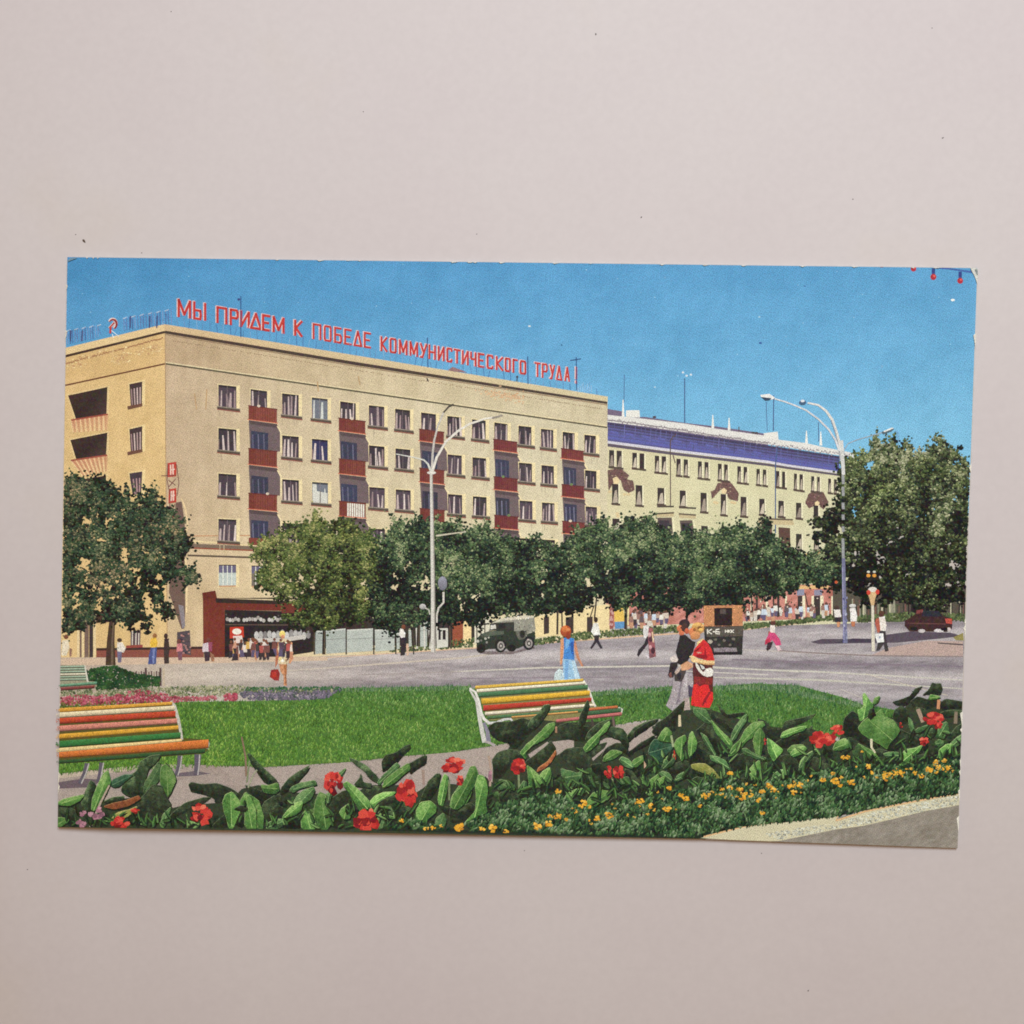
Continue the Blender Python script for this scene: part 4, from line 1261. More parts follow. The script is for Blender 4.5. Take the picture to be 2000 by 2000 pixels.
tree("printed_tree", "ragged tree with dark trunk at the left edge of the card",
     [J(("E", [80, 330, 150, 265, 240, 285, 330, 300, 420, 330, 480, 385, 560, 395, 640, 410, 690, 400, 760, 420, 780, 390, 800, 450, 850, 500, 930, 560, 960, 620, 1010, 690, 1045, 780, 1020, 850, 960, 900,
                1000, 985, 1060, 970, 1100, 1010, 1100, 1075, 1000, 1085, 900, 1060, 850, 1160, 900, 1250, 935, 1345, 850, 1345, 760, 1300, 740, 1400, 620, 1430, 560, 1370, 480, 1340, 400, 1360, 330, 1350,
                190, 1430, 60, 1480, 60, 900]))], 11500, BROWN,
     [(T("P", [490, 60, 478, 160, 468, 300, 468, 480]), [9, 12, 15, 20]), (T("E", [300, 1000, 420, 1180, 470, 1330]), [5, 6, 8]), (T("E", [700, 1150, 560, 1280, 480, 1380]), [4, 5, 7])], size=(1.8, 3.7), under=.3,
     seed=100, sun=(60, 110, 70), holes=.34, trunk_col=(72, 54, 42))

# ------------------------------------------------------------------ lamp posts and signals
LP = (206, 200, 188)
lp = Ink("printed_street_lamp", label="pale three armed lamp post in front of the corner house")
lp.stroke(T("F", [1145, 1445, 1142, 1000, 1135, 500, 1128, 80]), [9.5, 7.5, 6.2, 4.6], (206, 200, 186))
lp.stroke(T("F", [1156, 1445, 1154, 1000, 1146, 500, 1137, 80]), [3, 2.4, 2, 1.6], (160, 152, 140), up=False)
lp.stroke(T("B", [1134, 1395, 1140, 1260, 1152, 1160, 1180, 1050, 1222, 950, 1262, 905, 1300, 888]), [4.6, 3.4, 2.6], (190, 182, 170))
lp.stroke(T("B", [1222, 950, 1262, 905, 1300, 888]), [3, 4], (76, 66, 56))
lp.stroke(T("B", [1140, 1390, 1170, 1290, 1240, 1170, 1330, 1090, 1420, 1035, 1540, 995, 1610, 985]), [4.8, 4.4, 3.2], (222, 214, 198))
lp.stroke(T("B", [1590, 992, 1668, 970]), [4, 3.4], (150, 140, 126))
lp.stroke(T("B", [1128, 1395, 1106, 1340, 1075, 1308, 1000, 1288, 862, 1262]), [4.4, 3, 1.8], (206, 204, 190))
lp.ell(*T("B", [1132, 1404])[0], 9, 3.2, (220, 212, 198))
lp.stroke(T("F", [1165, 566, 1280, 550, 1392, 535]), [3.4, 2], (196, 186, 160))
lp.ell(*T("F", [1215, 925])[0], 9, 14, (128, 126, 136), shade=.2)
lp.stroke(T("F", [1222, 990, 1222, 1070, 1185, 1110, 1172, 1160, 1172, 1220]), [4, 3], (204, 196, 182))
lp.ell(*T("F", [1065, 1100])[0], 6.5, 5.5, (170, 166, 160), shade=.2)
lp.stroke(T("F", [1085, 1110, 1112, 1125, 1120, 1160]), 2.6, (190, 184, 170))
lp.build()
l2 = Ink("printed_street_lamp", label="tall lamp post with curved arms beside the big right tree")
l2.stroke(T("D", [790, 1546, 772, 1440, 750, 1340, 715, 1235, 670, 1170, 610, 1125, 530, 1108]), [7.2, 6, 4.6, 3.4], (214, 210, 200))
l2.stroke(T("D", [782, 1546, 764, 1440, 742, 1340, 708, 1240]), [2, 1.6], (150, 150, 156), up=False)
l2.stroke(T("D", [768, 1470, 740, 1390, 690, 1310, 610, 1230, 520, 1165, 440, 1130, 360, 1100, 280, 1078]), [4, 3.2, 2.8], (206, 206, 204))
l2.tp("D", [172, 1048, 240, 1040, 285, 1070, 260, 1085, 180, 1066], (226, 224, 216)).tp("D", [180, 1064, 258, 1074, 240, 1090, 210, 1092], (50, 66, 84))
l2.ell(*T("D", [492, 1106])[0], 7, 5, (66, 90, 118)).ell(*T("D", [492, 1094])[0], 4, 2.6, (210, 214, 214))
l2.stroke(T("D", [797, 1520, 806, 1460, 835, 1415, 900, 1388, 1000, 1358, 1100, 1330]), [2.6, 2.2], (150, 168, 176))
l2.tp("D", [1085, 1328, 1165, 1296, 1185, 1304, 1160, 1325, 1100, 1345], (80, 96, 104)).tp("D", [1100, 1322, 1165, 1294, 1180, 1300, 1110, 1330], (220, 220, 210))
l2.stroke(T("D", [1190, 1318, 1212, 1330, 1215, 1440]), 1.3, (120, 160, 190))
l2.stroke(T("H", [783, 0, 796, 180, 800, 260]), [7.5, 6.5], (206, 204, 196))
for ya, yb in ((262, 330), (350, 420), (470, 520), (560, 600), (650, 690), (740, 900)):
    l2.stroke(T("H", [796, ya, 799, yb]), 5.5, (150, 150, 148))
l2.stroke(T("H", [800, 890, 806, 1250, 815, 1530]), [6.5, 8.5], (112, 111, 138))
l2.stroke(T("H", [792, 960, 798, 1250, 803, 1525]), [1.8, 2.2], (150, 146, 176), up=False)
for k in range(40):
    l2.ell(*T("H", [rng.uniform(796, 826), rng.uniform(1180, 1520)])[0], 1.5, 3, mix((62, 62, 110), (176, 176, 190), rng.random()), n=5, up=False)
l2.build()
sgn = Ink("printed_traffic_signal", label="short pale signal post with red lamps and funnel head")
sgn.stroke(T("H", [1020, 1240, 1022, 1390]).tolist() + T("U", [714, 200, 716, 355]).tolist(), [5, 6.5], (208, 198, 176))
sgn.tp("H", [975, 1135, 1062, 1130, 1040, 1190, 1030, 1245, 1008, 1245, 996, 1190], (206, 168, 118)).ell(*T("H", [1020, 1125])[0], 8.5, 5, (212, 204, 188))
for x, y in ((990, 1148), (1056, 1144)):
    sgn.ell(*T("H", [x, y])[0], 4, 5, (200, 64, 48))
sgn.build()
fl = Ink("printed_lantern", label="dark double lantern with two orange lamps under the right tree")
fl.tp("H", [970, 985, 1050, 985, 1055, 1055, 965, 1055], (36, 30, 26))
for x in (988, 1033):
    fl.ell(*T("H", [x, 1020])[0], 4, 3.4, (222, 148, 56)).ell(*T("H", [x, 992])[0], 3, 2.2, (206, 206, 186), up=False)
fl.ell(*T("H", [745, 1070])[0], 3, 3, (196, 84, 48))
fl.build()
fe = Ink("printed_festoon_lights", label="string of red bulbs hanging in the top right corner")
fe.stroke(T("D", [1485, 90, 1600, 96, 1770, 122]), [2.5, 4], (66, 96, 160))
for x, y, r, s in ((1330, 96, 21, 0), (1480, 158, 23, 92), (1682, 187, 22, 118)):
    if s:
        fe.stroke(T("D", [x, s, x, y - 10]), 6.5, (52, 66, 130))
    fe.ell(*T("D", [x, y])[0], r * .26, r * .27, (176, 44, 54)).ell(*T("D", [x + 6, y - 7])[0], r * .11, r * .1, (226, 92, 80))
fe.ell(*T("D", [1090, 82])[0], 3.4, 1.6, (110, 60, 100))
fe.build()

# ------------------------------------------------------------------ vehicles
jp = Ink("printed_jeep", label="dark green off-road car with grey canvas top by the kerb", tex=0.22)
jp.tp("R", [300, 210, 320, 150, 400, 112, 480, 102, 600, 88, 655, 96, 668, 190, 660, 250, 520, 260, 500, 200, 340, 205], (142, 138, 122))
jp.tp("R", [320, 150, 400, 112, 600, 88, 655, 96, 650, 108, 420, 130], (206, 196, 170))
jp.tp("R", [310, 155, 350, 148, 500, 140, 500, 210, 310, 205], (54, 52, 46))
jp.tp("R", [315, 170, 355, 160, 358, 192, 312, 196], (206, 200, 182)).tp("R", [380, 155, 430, 150, 430, 190, 380, 192], (42, 40, 38), up=False).tp("R", [442, 150, 492, 150, 490, 195, 440, 195], (60, 58, 54), up=False)
jp.tp("R", [205, 270, 240, 235, 300, 212, 420, 205, 520, 212, 540, 260, 660, 215, 668, 262, 650, 300, 560, 335, 520, 350, 430, 350, 300, 352, 240, 375, 205, 345], (48, 54, 44))
jp.tp("R", [240, 240, 300, 214, 420, 210, 420, 235, 300, 250, 250, 262], (84, 90, 76))
jp.tp("R", [510, 215, 600, 205, 600, 270, 540, 280, 520, 250], (98, 96, 84)).ell(*T("R", [565, 235])[0], 5, 8, (44, 42, 40))
jp.ell(*T("R", [240, 350])[0], 9, 9, (34, 32, 30)).ell(*T("R", [480, 345])[0], 9, 7, (32, 30, 28))
for x, y in ((393, 325), (614, 305)):
    jp.ell(*T("R", [x, y])[0], 11, 13, (36, 34, 34), n=18).ell(*T("R", [x + 2, y])[0], 7, 9, (150, 142, 134), n=16).ell(*T("R", [x + 3, y])[0], 4.2, 5.6, (70, 64, 62), n=12).ell(*T("R", [x + 3, y])[0], 2, 2.6, (180, 172, 160), n=8)
for x, y, r, c in ((215, 290, 3, (190, 186, 170)), (275, 270, 2.6, (186, 182, 166)), (240, 285, 2.2, (120, 120, 108)), (300, 262, 2, (170, 166, 150)), (285, 300, 2.2, (150, 148, 134))):
    jp.ell(*T("R", [x, y])[0], r, r, c, n=8, up=False)
jp.tp("R", [205, 340, 260, 370, 500, 370, 650, 330, 660, 345, 480, 392, 290, 395, 215, 380], (120, 106, 104))
jp.ell(*T("R", [240, 352])[0], 8, 8, (34, 32, 30)).ell(*T("R", [480, 348])[0], 8, 6, (32, 30, 28))
for x, y in ((393, 328), (614, 308)):
    jp.ell(*T("R", [x, y])[0], 11, 13, (38, 36, 36), n=18).ell(*T("R", [x + 2, y])[0], 7, 9, (156, 148, 140), n=16).ell(*T("R", [x + 3, y])[0], 4.2, 5.6, (76, 70, 66), n=12).ell(*T("R", [x + 3, y])[0], 2, 2.6, (190, 182, 170), n=8)
jp.build()
tk = Ink("printed_truck", label="truck seen from behind with tan box and dark tailgate", tex=0.22)
tk.tp("V", [1180, -150, 1845, -160, 1850, 205, 1182, 210], (190, 128, 84))
tk.tp("V", [1360, -110, 1668, -115, 1668, 192, 1362, 195], (42, 32, 30)).tp("V", [1460, -90, 1560, -92, 1560, -10, 1462, -8], (86, 72, 68))
tk.tp("V", [1180, 205, 1865, 195, 1850, 420, 1840, 680, 1760, 690, 1340, 688, 1200, 470], (50, 46, 42))
tk.tp("V", [1200, 215, 1855, 205, 1850, 370, 1230, 385], (84, 76, 66))
tk.tp("V", [1345, 575, 1740, 570, 1755, 640, 1360, 650], (134, 122, 124)).tp("V", [1330, 648, 1840, 636, 1838, 690, 1340, 692], (36, 30, 32))
for x, y, r in ((1290, 465, 5), (1380, 430, 3.4), (1530, 450, 3), (1690, 420, 3.6), (1440, 520, 3), (1630, 520, 3)):
    tk.ell(*T("V", [x, y])[0], r, r * .8, (170, 160, 140) if x == 1290 else (110, 102, 90), n=7)
for ch, x, w in (("К", 1245, 75), ("6", 1385, 70), ("Н", 1550, 42), ("К", 1604, 40), ("К", 1656, 40)):
    y0, y1 = (250, 335) if x < 1500 else (262, 312)
    st = LET.get(ch, [[.9, 0, .1, .1, 0, .5, 0, .9, .9, 1, 1, .6, .1, .5]])
    for s in st:
        s = np.reshape(s, (-1, 2))
        tk.stroke(T("V", np.column_stack([x + w * s[:, 0], y0 + (y1 - y0) * s[:, 1]])), 2.2 if x < 1500 else 1.7, (226, 218, 200), up=False)
tk.stroke(T("V", [1335, 295, 1370, 295]), 2.4, (226, 218, 200), up=False)
tk.build()
cr = Ink("printed_car", label="dark red parked car in the shade of the right tree", tex=0.20)
cr.tp("H", [1265, 1360, 1330, 1320, 1370, 1285, 1520, 1288, 1560, 1330, 1620, 1345, 1620, 1420, 1580, 1445, 1300, 1440, 1262, 1400], (62, 38, 36))
cr.tp("H", [1350, 1282, 1400, 1275, 1400, 1300, 1350, 1310], (124, 62, 58)).tp("H", [1400, 1285, 1520, 1290, 1545, 1330, 1390, 1328], (40, 42, 52))
cr.tp("H", [1565, 1345, 1618, 1345, 1620, 1385, 1575, 1380], (186, 78, 62)).stroke(T("H", [1300, 1380, 1570, 1385]), 2.4, (96, 60, 56))
for x, y, rx, c in ((1390, 1438, 7, (200, 190, 186)), (1520, 1436, 10, (206, 198, 194)), (1595, 1425, 4, (200, 184, 176)), (1330, 1420, 7, (26, 22, 22)), (1560, 1425, 7, (26, 22, 22))):
    cr.ell(*T("H", [x, y])[0], rx, 3.5, c, n=10)
cr.build()


# ------------------------------------------------------------------ people
def person(label, tile, shapes, extra=()):
    p = Ink("printed_person", label=label, tex=.16)
    for s in shapes:
        c, pts = s[0], s[1]
        if len(pts) == 4 and len(s) == 3:
            x, y = T(tile, pts[:2])[0]
            k = TILES[tile][2]
            p.ell(x, y, pts[2] * k, pts[3] * k, c, n=12, shade=.12)
        else:
            p.tp(tile, pts, c)
    o = p.build()
    for nm, c, pts in extra:
        e = Ink(nm, o, tex=.14)
        for cc, q in zip(c, pts):
            if len(q) == 4:
                x, y = T(tile, q[:2])[0]
                e.ell(x, y, q[2] * TILES[tile][2], q[3] * TILES[tile][2], cc, n=12)
            else:
                e.tp(tile, q, cc)
        e.build()


SK, SK2 = (206, 142, 100), (184, 112, 78)
person("woman in floral dress with red bag crossing the printed road", "Q",
       [((232, 206, 110), [288, 236, 24, 28], 1), (SK, [292, 256, 16, 18], 1), (SK2, [250, 300, 275, 285, 265, 380, 250, 470, 232, 500, 236, 400]), (SK, [345, 285, 365, 300, 372, 430, 350, 468, 338, 460, 350, 400]),
        ((214, 192, 150), [262, 290, 300, 268, 352, 285, 358, 360, 340, 400, 330, 472, 255, 470, 262, 400, 252, 350]),
        ((128, 120, 128), [285, 320, 10, 12], 1), ((170, 120, 80), [320, 350, 12, 12], 1), ((96, 100, 124), [300, 400, 12, 14], 1), ((222, 200, 120), [270, 430, 10, 14], 1), ((236, 226, 206), [315, 310, 10, 12], 1),
        ((110, 112, 134), [335, 320, 8, 14], 1), ((236, 228, 210), [290, 445, 14, 12], 1), ((150, 116, 90), [320, 440, 9, 12], 1),
        (SK, [262, 472, 325, 472, 322, 520, 318, 600, 325, 640, 300, 640, 298, 560, 275, 530]), ((170, 108, 66), [300, 475, 326, 475, 320, 560, 324, 635, 312, 635, 308, 560])],
       [("handbag", [(150, 44, 38), (186, 54, 44)], [[205, 515, 255, 510, 270, 545, 260, 600, 225, 598, 190, 570, 195, 535], [205, 535, 240, 528, 245, 575, 215, 575]])])
person("red haired woman in blue dress seen from behind by the bench", "R",
       [(SK, [868, 270, 892, 265, 885, 400, 876, 470, 862, 480, 862, 380]), ((196, 132, 96), [968, 275, 985, 300, 1010, 410, 1045, 490, 1030, 488, 990, 420, 972, 350]),
        ((66, 128, 196), [890, 266, 925, 258, 972, 272, 968, 360, 975, 440, 885, 436, 894, 350]), ((40, 88, 164), [942, 300, 968, 290, 968, 400, 950, 390]), ((112, 164, 208), [905, 280, 935, 272, 930, 330, 900, 360]),
        ((150, 188, 212), [882, 430, 976, 438, 1000, 520, 1024, 592, 888, 598, 884, 500]), ((118, 164, 204), [900, 440, 930, 440, 920, 590, 895, 590]), ((182, 206, 216), [950, 445, 975, 445, 1012, 585, 980, 588]),
        ((168, 74, 40), [905, 212, 44, 46], 1), ((206, 112, 58), [898, 195, 26, 26], 1), ((140, 56, 34), [925, 250, 20, 26], 1), ((214, 132, 76), [925, 200, 14, 12], 1)],
       [("carrier_bag", [(196, 210, 206), (170, 190, 196)], [[852, 505, 880, 520, 895, 596, 812, 596, 820, 540], [870, 530, 890, 590, 860, 592]])])
person("man in white shirt walking away along the far kerb", "R", [((60, 44, 36), [1142, 122, 16, 22], 1), ((226, 222, 208), [1125, 148, 1160, 148, 1178, 240, 1150, 250, 1125, 245, 1105, 215]),
       ((52, 46, 50), [1130, 245, 1170, 245, 1165, 285, 1196, 345, 1180, 352, 1148, 300, 1110, 352, 1096, 345, 1130, 290]), ((150, 142, 140), [1110, 340, 1190, 340, 1190, 362, 1110, 362][:0] or [1140, 356, 30, 4], 1)])
person("dark trousered person beside a woman in floral dress", "V", [((120, 70, 56), [240, 150, 60, 60], 1), ((60, 46, 50), [285, 130, 50, 45], 1), ((212, 206, 198), [150, 200, 240, 170, 250, 290, 215, 420, 150, 400, 140, 290]),
       ((48, 38, 44), [195, 400, 255, 330, 240, 480, 120, 640, 60, 730, 35, 690, 60, 610, 160, 500]), ((150, 84, 86), [235, 230, 300, 230, 320, 330, 340, 500, 362, 720, 250, 750, 240, 600, 225, 400]),
       ((86, 52, 62), [270, 420, 40, 50], 1), ((206, 160, 156), [250, 350, 26, 40], 1), ((74, 44, 50), [310, 620, 36, 60], 1), ((200, 150, 150), [265, 560, 26, 34], 1), ((222, 190, 150), [285, 300, 310, 300, 325, 480, 305, 480]),
       ((214, 204, 206), [185, 680, 215, 670, 245, 745, 220, 755]), ((120, 78, 84), [280, 700, 40, 40], 1)])
person("girl in bright pink skirt on the far crossing", "S", [((96, 56, 48), [1085, 145, 20, 24], 1), ((226, 210, 196), [1062, 165, 1100, 165, 1098, 225, 1062, 225]), ((170, 90, 80), [1050, 210, 1065, 215, 1060, 250, 1045, 250]),
       ((204, 70, 112), [1060, 220, 1100, 225, 1140, 280, 1150, 320, 1110, 325, 1080, 280, 1060, 300, 1020, 315, 1025, 285]), ((186, 48, 70), [1025, 280, 1060, 262, 1062, 300, 1022, 318]),
       ((60, 40, 44), [1045, 300, 1085, 295, 1065, 350, 1040, 368, 1032, 350]), ((226, 190, 190), [1100, 325, 1130, 325, 1152, 360, 1125, 366])])
person("man in white shirt beside the concrete fence", "Q", [((120, 70, 48), [1240, 180, 16, 20], 1), ((226, 218, 206), [1215, 190, 1240, 198, 1255, 235, 1250, 265, 1225, 270, 1205, 240]), ((52, 42, 46), [1218, 265, 1262, 258, 1265, 320, 1250, 400, 1215, 404, 1220, 340]),
       ((206, 170, 140), [1262, 310, 1280, 310, 1282, 400, 1265, 402])])
person("pale dressed woman left of the blue lamp post", "U", [((70, 52, 48), [440, 28, 18, 22], 1), ((226, 218, 206), [420, 42, 465, 40, 475, 95, 455, 100, 425, 100]), ((52, 44, 50), [425, 98, 470, 98, 472, 135, 430, 135]), (SK, [440, 135, 468, 135, 460, 172, 445, 172])])
person("woman in white dress right of the blue lamp post", "U", [((200, 196, 188), [560, 12, 26, 14], 1), ((226, 220, 210), [540, 30, 580, 28, 595, 90, 590, 130, 545, 130]), (SK2, [548, 130, 580, 130, 576, 168, 555, 168])])
person("man in white shirt carrying a white bag by the signal post", "U", [((86, 54, 44), [778, 72, 22, 24], 1), ((222, 210, 196), [755, 100, 800, 92, 814, 150, 808, 205, 765, 200]), ((176, 90, 70), [735, 110, 760, 100, 770, 200, 750, 220, 730, 140]),
       ((60, 54, 54), [765, 200, 808, 202, 815, 280, 832, 350, 805, 356, 795, 300, 760, 350, 738, 352, 752, 290])], [("carrier_bag", [(222, 220, 212), (160, 170, 180)], [[728, 225, 790, 218, 798, 285, 745, 290], [765, 250, 8, 10]])])
person("woman in yellow top and blue trousers by the left house", "P", [((150, 100, 60), [815, 248, 18, 20], 1), ((226, 178, 60), [785, 270, 825, 262, 838, 300, 830, 340, 785, 342, 776, 310]), ((72, 84, 132), [785, 340, 832, 340, 825, 470, 762, 472, 770, 400]), ((122, 132, 176), [800, 350, 818, 350, 810, 465, 796, 465])])
person("man in dark suit near the left house corner", "P", [((64, 46, 40), [902, 250, 16, 22], 1), ((64, 50, 46), [890, 272, 925, 270, 935, 340, 925, 400, 928, 466, 890, 468, 885, 360]), ((206, 176, 140), [925, 280, 940, 300, 940, 335, 930, 335])])
person("person in white shirt beside the left tree trunk", "P", [((72, 54, 44), [538, 282, 20, 16], 1), ((218, 208, 190), [520, 300, 560, 300, 588, 345, 570, 380, 520, 370]), ((112, 104, 128), [520, 370, 556, 375, 552, 455, 525, 460])])
person("child in pink standing by the poster board", "P", [((110, 66, 56), [1005, 292, 18, 18], 1), ((206, 126, 126), [990, 310, 1030, 308, 1034, 370, 985, 375]), ((120, 80, 90), [995, 372, 1030, 370, 1030, 440, 1000, 440])])
person("pair of children in pale and plum shirts before the portal", "P", [((110, 62, 50), [1238, 280, 18, 16], 1), ((206, 190, 190), [1192, 312, 1235, 300, 1238, 375, 1190, 375]), ((150, 74, 96), [1235, 296, 1268, 300, 1265, 370, 1238, 370]), ((66, 52, 56), [1200, 375, 1250, 372, 1245, 445, 1210, 450]), ((150, 104, 78), [1250, 375, 1280, 400, 1285, 450, 1260, 450])])
person("woman in pale dress at the left edge of the card", "P", [((120, 74, 54), [118, 256, 18, 18], 1), ((222, 206, 176), [90, 285, 135, 280, 145, 340, 120, 405, 80, 400]), ((150, 110, 90), [145, 345, 165, 350, 160, 410, 145, 412])])
cw = Ink("printed_crowd", label="small crowd of shoppers in front of the shop window", kind="stuff")
for k in range(30):
    x = rng.uniform(1380, 1900)
    y = 335 + rng.uniform(-25, 20)
    p = T("P", [x, y])[0]
    c = [(206, 150, 120), (222, 206, 190), (176, 84, 76), (86, 66, 80), (214, 170, 90), (120, 74, 66), (196, 190, 186), (70, 58, 58)][rng.integers(8)]
    cw.ell(p[0], p[1] - 9, 2.8, 3.2, (120, 74, 54), n=7, up=False)
    a_ = rng.normal(0, 1.4, 8)
    cw.poly([p + (-4 + a_[0], -5), p + (3.4 + a_[1], -5), p + (4.4 + a_[2], 9), p + (-4.4 + a_[3], 10)], c, up=False)
    cw.poly([p + (-3.6, 9), p + (3.6, 9), p + (2 + a_[4] * 2, 22 + a_[6]), p + (-2 + a_[5] * 2, 23)], [(60, 48, 52), (190, 128, 96), (96, 84, 110)][rng.integers(3)], up=False)
def tiny(p, h):
    c = [(226, 220, 204), (206, 190, 170), (176, 150, 130), (150, 110, 96), (196, 206, 214), (96, 80, 84)][rng.integers(6)]
    a_ = rng.normal(0, .5, 8)
    cw.ell(p[0] + a_[0], p[1] - h * .82, h * .09, h * .10, (96, 64, 50), n=6, up=False)
    cw.poly([p + (-h * .13 + a_[1], -h * .72), p + (h * .12, -h * .74), p + (h * .16 + a_[2], -h * .36), p + (-h * .15 + a_[3], -h * .36)], c, up=False)
    cw.poly([p + (-h * .13, -h * .36), p + (h * .14, -h * .36), p + (h * .10 + a_[4], 0), p + (-h * .08 + a_[5], 0)], [(60, 48, 52), (206, 196, 180), (190, 140, 106), (96, 84, 110)][rng.integers(4)], up=False)


for k in range(30):
    x = rng.uniform(40, 700)
    tiny(T("H", [x, 1370 - x * .045 + rng.uniform(-30, 6)])[0], rng.uniform(22, 30))
for k in range(24):
    tiny(T("G", [rng.uniform(890, 1190), rng.uniform(1215, 1265)])[0], rng.uniform(22, 32))
for k in range(60):
    p = T("H", [rng.uniform(30, 720), rng.uniform(1180, 1300)])[0]
    cw.ell(p[0], p[1], rng.uniform(.8, 2), rng.uniform(1, 3), [(214, 196, 170), (90, 62, 54), (150, 96, 84), (60, 70, 50)][rng.integers(4)], n=5, up=False)
cw.build()
# ------------------------------------------------------------------ lawn, beds and the garden path
def path_col(x, y):
    c = np.column_stack([160 + 0 * x, 143 + 0 * x, 131 + 0 * x])
    return c + ((vnoise(x, y, 30, 71) - .5) * 16 + (vnoise(x, y, 6, 72) - .5) * 12)[:, None]


pa = Ink("printed_garden_path", label="grey garden path behind the canna bed")
pa.grid((90, 1500), (1420, 1400), (1420, 1640), (90, 1630), 90, 40, path_col)
pa.tp("P", [50, 1335, 700, 1265, 980, 1255, 980, 1280, 700, 1300, 50, 1370], (186, 168, 146))
pa.tp("P", [50, 1400, 250, 1370, 420, 1380, 300, 1440, 50, 1450], (104, 88, 92))
pa.tp("P", [980, 1330, 1130, 1310, 1260, 1330, 1130, 1350, 990, 1355], (106, 92, 98))
pa.build()
lawn_poly = J(("P", [50, 800, 900, 790, 1000, 768, 1610, 760]), ("Q", [600, 742, 760, 660, 1771, 642]), ("R", [150, 662, 700, 660, 1120, 690, 1500, 668, 1771, 640]), ("S", [450, 660, 700, 640, 950, 622, 1300, 640]),
              ("U", [250, 640, 480, 700, 640, 760, 900, 800, 900, 1000, 400, 1000, 0, 1000]), ("S", [1000, 960, 600, 930, 200, 900, 0, 920]), ("R", [1350, 940, 900, 1000, 460, 1090, 0, 1165]), ("Q", [1250, 1192, 810, 1240, 150, 1280]),
              ("P", [1300, 1265, 1000, 1258, 700, 1262, 50, 1332]))


def lawn_pal(x, y):
    t = np.clip((x - 400) / 900, 0, 1) * .6 + np.clip(1 - (y - 1340) / 60, 0, 1) * .5
    return np.clip(t, 0, 1)


lw = Ink("printed_lawn", label="mown green lawn behind the canna bed", kind="stuff")
lw.poly(lawn_poly, (74, 112, 44))
n = 17000
P = scatter(lawn_poly, n)
P = np.concatenate([P, scatter(J(("P", [60, 1200, 1500, 1170, 1500, 1262, 60, 1335])), 600)])
n = len(P)
t = lawn_pal(P[:, 0], P[:, 1])
v = np.clip(vnoise(P[:, 0], P[:, 1], 20, 75) * .3 + vnoise(P[:, 0] * 2.2, P[:, 1], 8, 76) * .25 + rng.random(n) * .62 - .08, 0, 1)
warm = lerp_pal([(48, 78, 24), (86, 134, 42), (122, 166, 60), (176, 196, 98)], v)
cool = lerp_pal([(26, 58, 36), (54, 102, 50), (84, 130, 66), (150, 176, 116)], v)
cc = warm * (1 - t[:, None]) + cool * t[:, None]
edge = np.clip((P[:, 1] - (1512 - (P[:, 0] - 120) * .055)) / 14, 0, 1)[:, None] * (P[:, 0] < 1000)[:, None]
cc = cc * (1 - .4 * edge) + np.array((140, 128, 60)) * .4 * edge
lw.dabs(P, rng.uniform(.7, 1.4, n), rng.uniform(2.6, 6.2, n), rng.normal(.08, .28, n), np.clip(cc * 1.1, 0, 255), cc * .55, 12, k=4)
# blades that stand up along the far edge
for a, b, m in ((T("Q", [760, 655])[0], T("Q", [1771, 640])[0], 200), (T("R", [1120, 688])[0], T("R", [1771, 645])[0], 160), (T("S", [600, 640])[0], T("S", [1300, 640])[0], 240), (T("U", [0, 622])[0], T("U", [640, 755])[0], 160)):
    for _ in range(m):
        p = mix(a, b, rng.random()) + (0, rng.uniform(0, 6))
        lw.poly([p + (-1, 4), p + (rng.normal(0, 2), -rng.uniform(2, 9)), p + (1, 4)], lerp_pal([(48, 84, 52), (90, 122, 78), (130, 148, 104)], rng.random(1))[0], up=False)
lw.build()
fb = Ink("printed_flower_bed", label="far flower bed of pink, white and mauve blooms", kind="stuff")


def bed(poly, n, pal, rx=(1.2, 2.6)):
    P = scatter(poly, n)
    t = np.clip(rng.random(n) * .7 + vnoise(P[:, 0], P[:, 1], 9, 77) * .4 - .05, 0, 1)
    c = lerp_pal(pal, t)
    fb.z = 0
    fb.dabs(P, rng.uniform(*rx, n), rng.uniform(1.2, 3.2, n), rng.normal(0, .5, n), c, c * .75, 8, k=5)


bed(J(("P", [60, 760, 600, 750, 900, 770, 900, 800, 60, 815])), 260, [(60, 70, 30), (110, 118, 50), (150, 140, 70)])
bed(J(("P", [55, 680, 300, 665, 600, 660, 900, 650, 1250, 640, 1500, 640, 1610, 655]), ("Q", [300, 660, 700, 660, 700, 690, 0, 690]), ("P", [1300, 720, 900, 720, 400, 720, 55, 730])), 1100,
    [(70, 90, 52), (112, 124, 80), (170, 166, 126), (214, 204, 168)])
bed(J(("Q", [0, 655, 760, 650, 760, 675, 0, 680])), 300, [(40, 84, 52), (60, 108, 66), (96, 128, 84)])
bed(J(("P", [55, 740, 200, 712, 420, 720, 600, 690, 700, 670, 800, 690, 950, 715, 1000, 730, 1000, 770, 800, 768, 400, 790, 55, 790])), 1000, [(110, 52, 52), (168, 62, 76), (204, 92, 108), (226, 140, 150)])
bed(J(("P", [950, 730, 1180, 722, 1300, 720, 1300, 750, 1000, 765])), 130, [(120, 84, 60), (196, 88, 104), (214, 124, 130)])
bed(J(("P", [1355, 705, 1460, 702, 1470, 755, 1370, 755])), 110, [(150, 60, 70), (204, 82, 100), (226, 130, 140)])
bed(J(("P", [1470, 690]), ("Q", [100, 672, 400, 670, 780, 668, 700, 700, 620, 745, 300, 752, 0, 750])), 800, [(60, 84, 60), (98, 96, 104), (130, 116, 134), (160, 146, 160)])
fb.build()
sh = Ink("printed_shrub", label="low green bushes and short posts behind the far left bench", kind="stuff")
P = scatter(J(("P", [280, 520, 400, 490, 520, 485, 600, 520, 680, 550, 860, 570, 850, 640, 600, 660, 360, 670, 330, 620, 280, 590])), 1500)
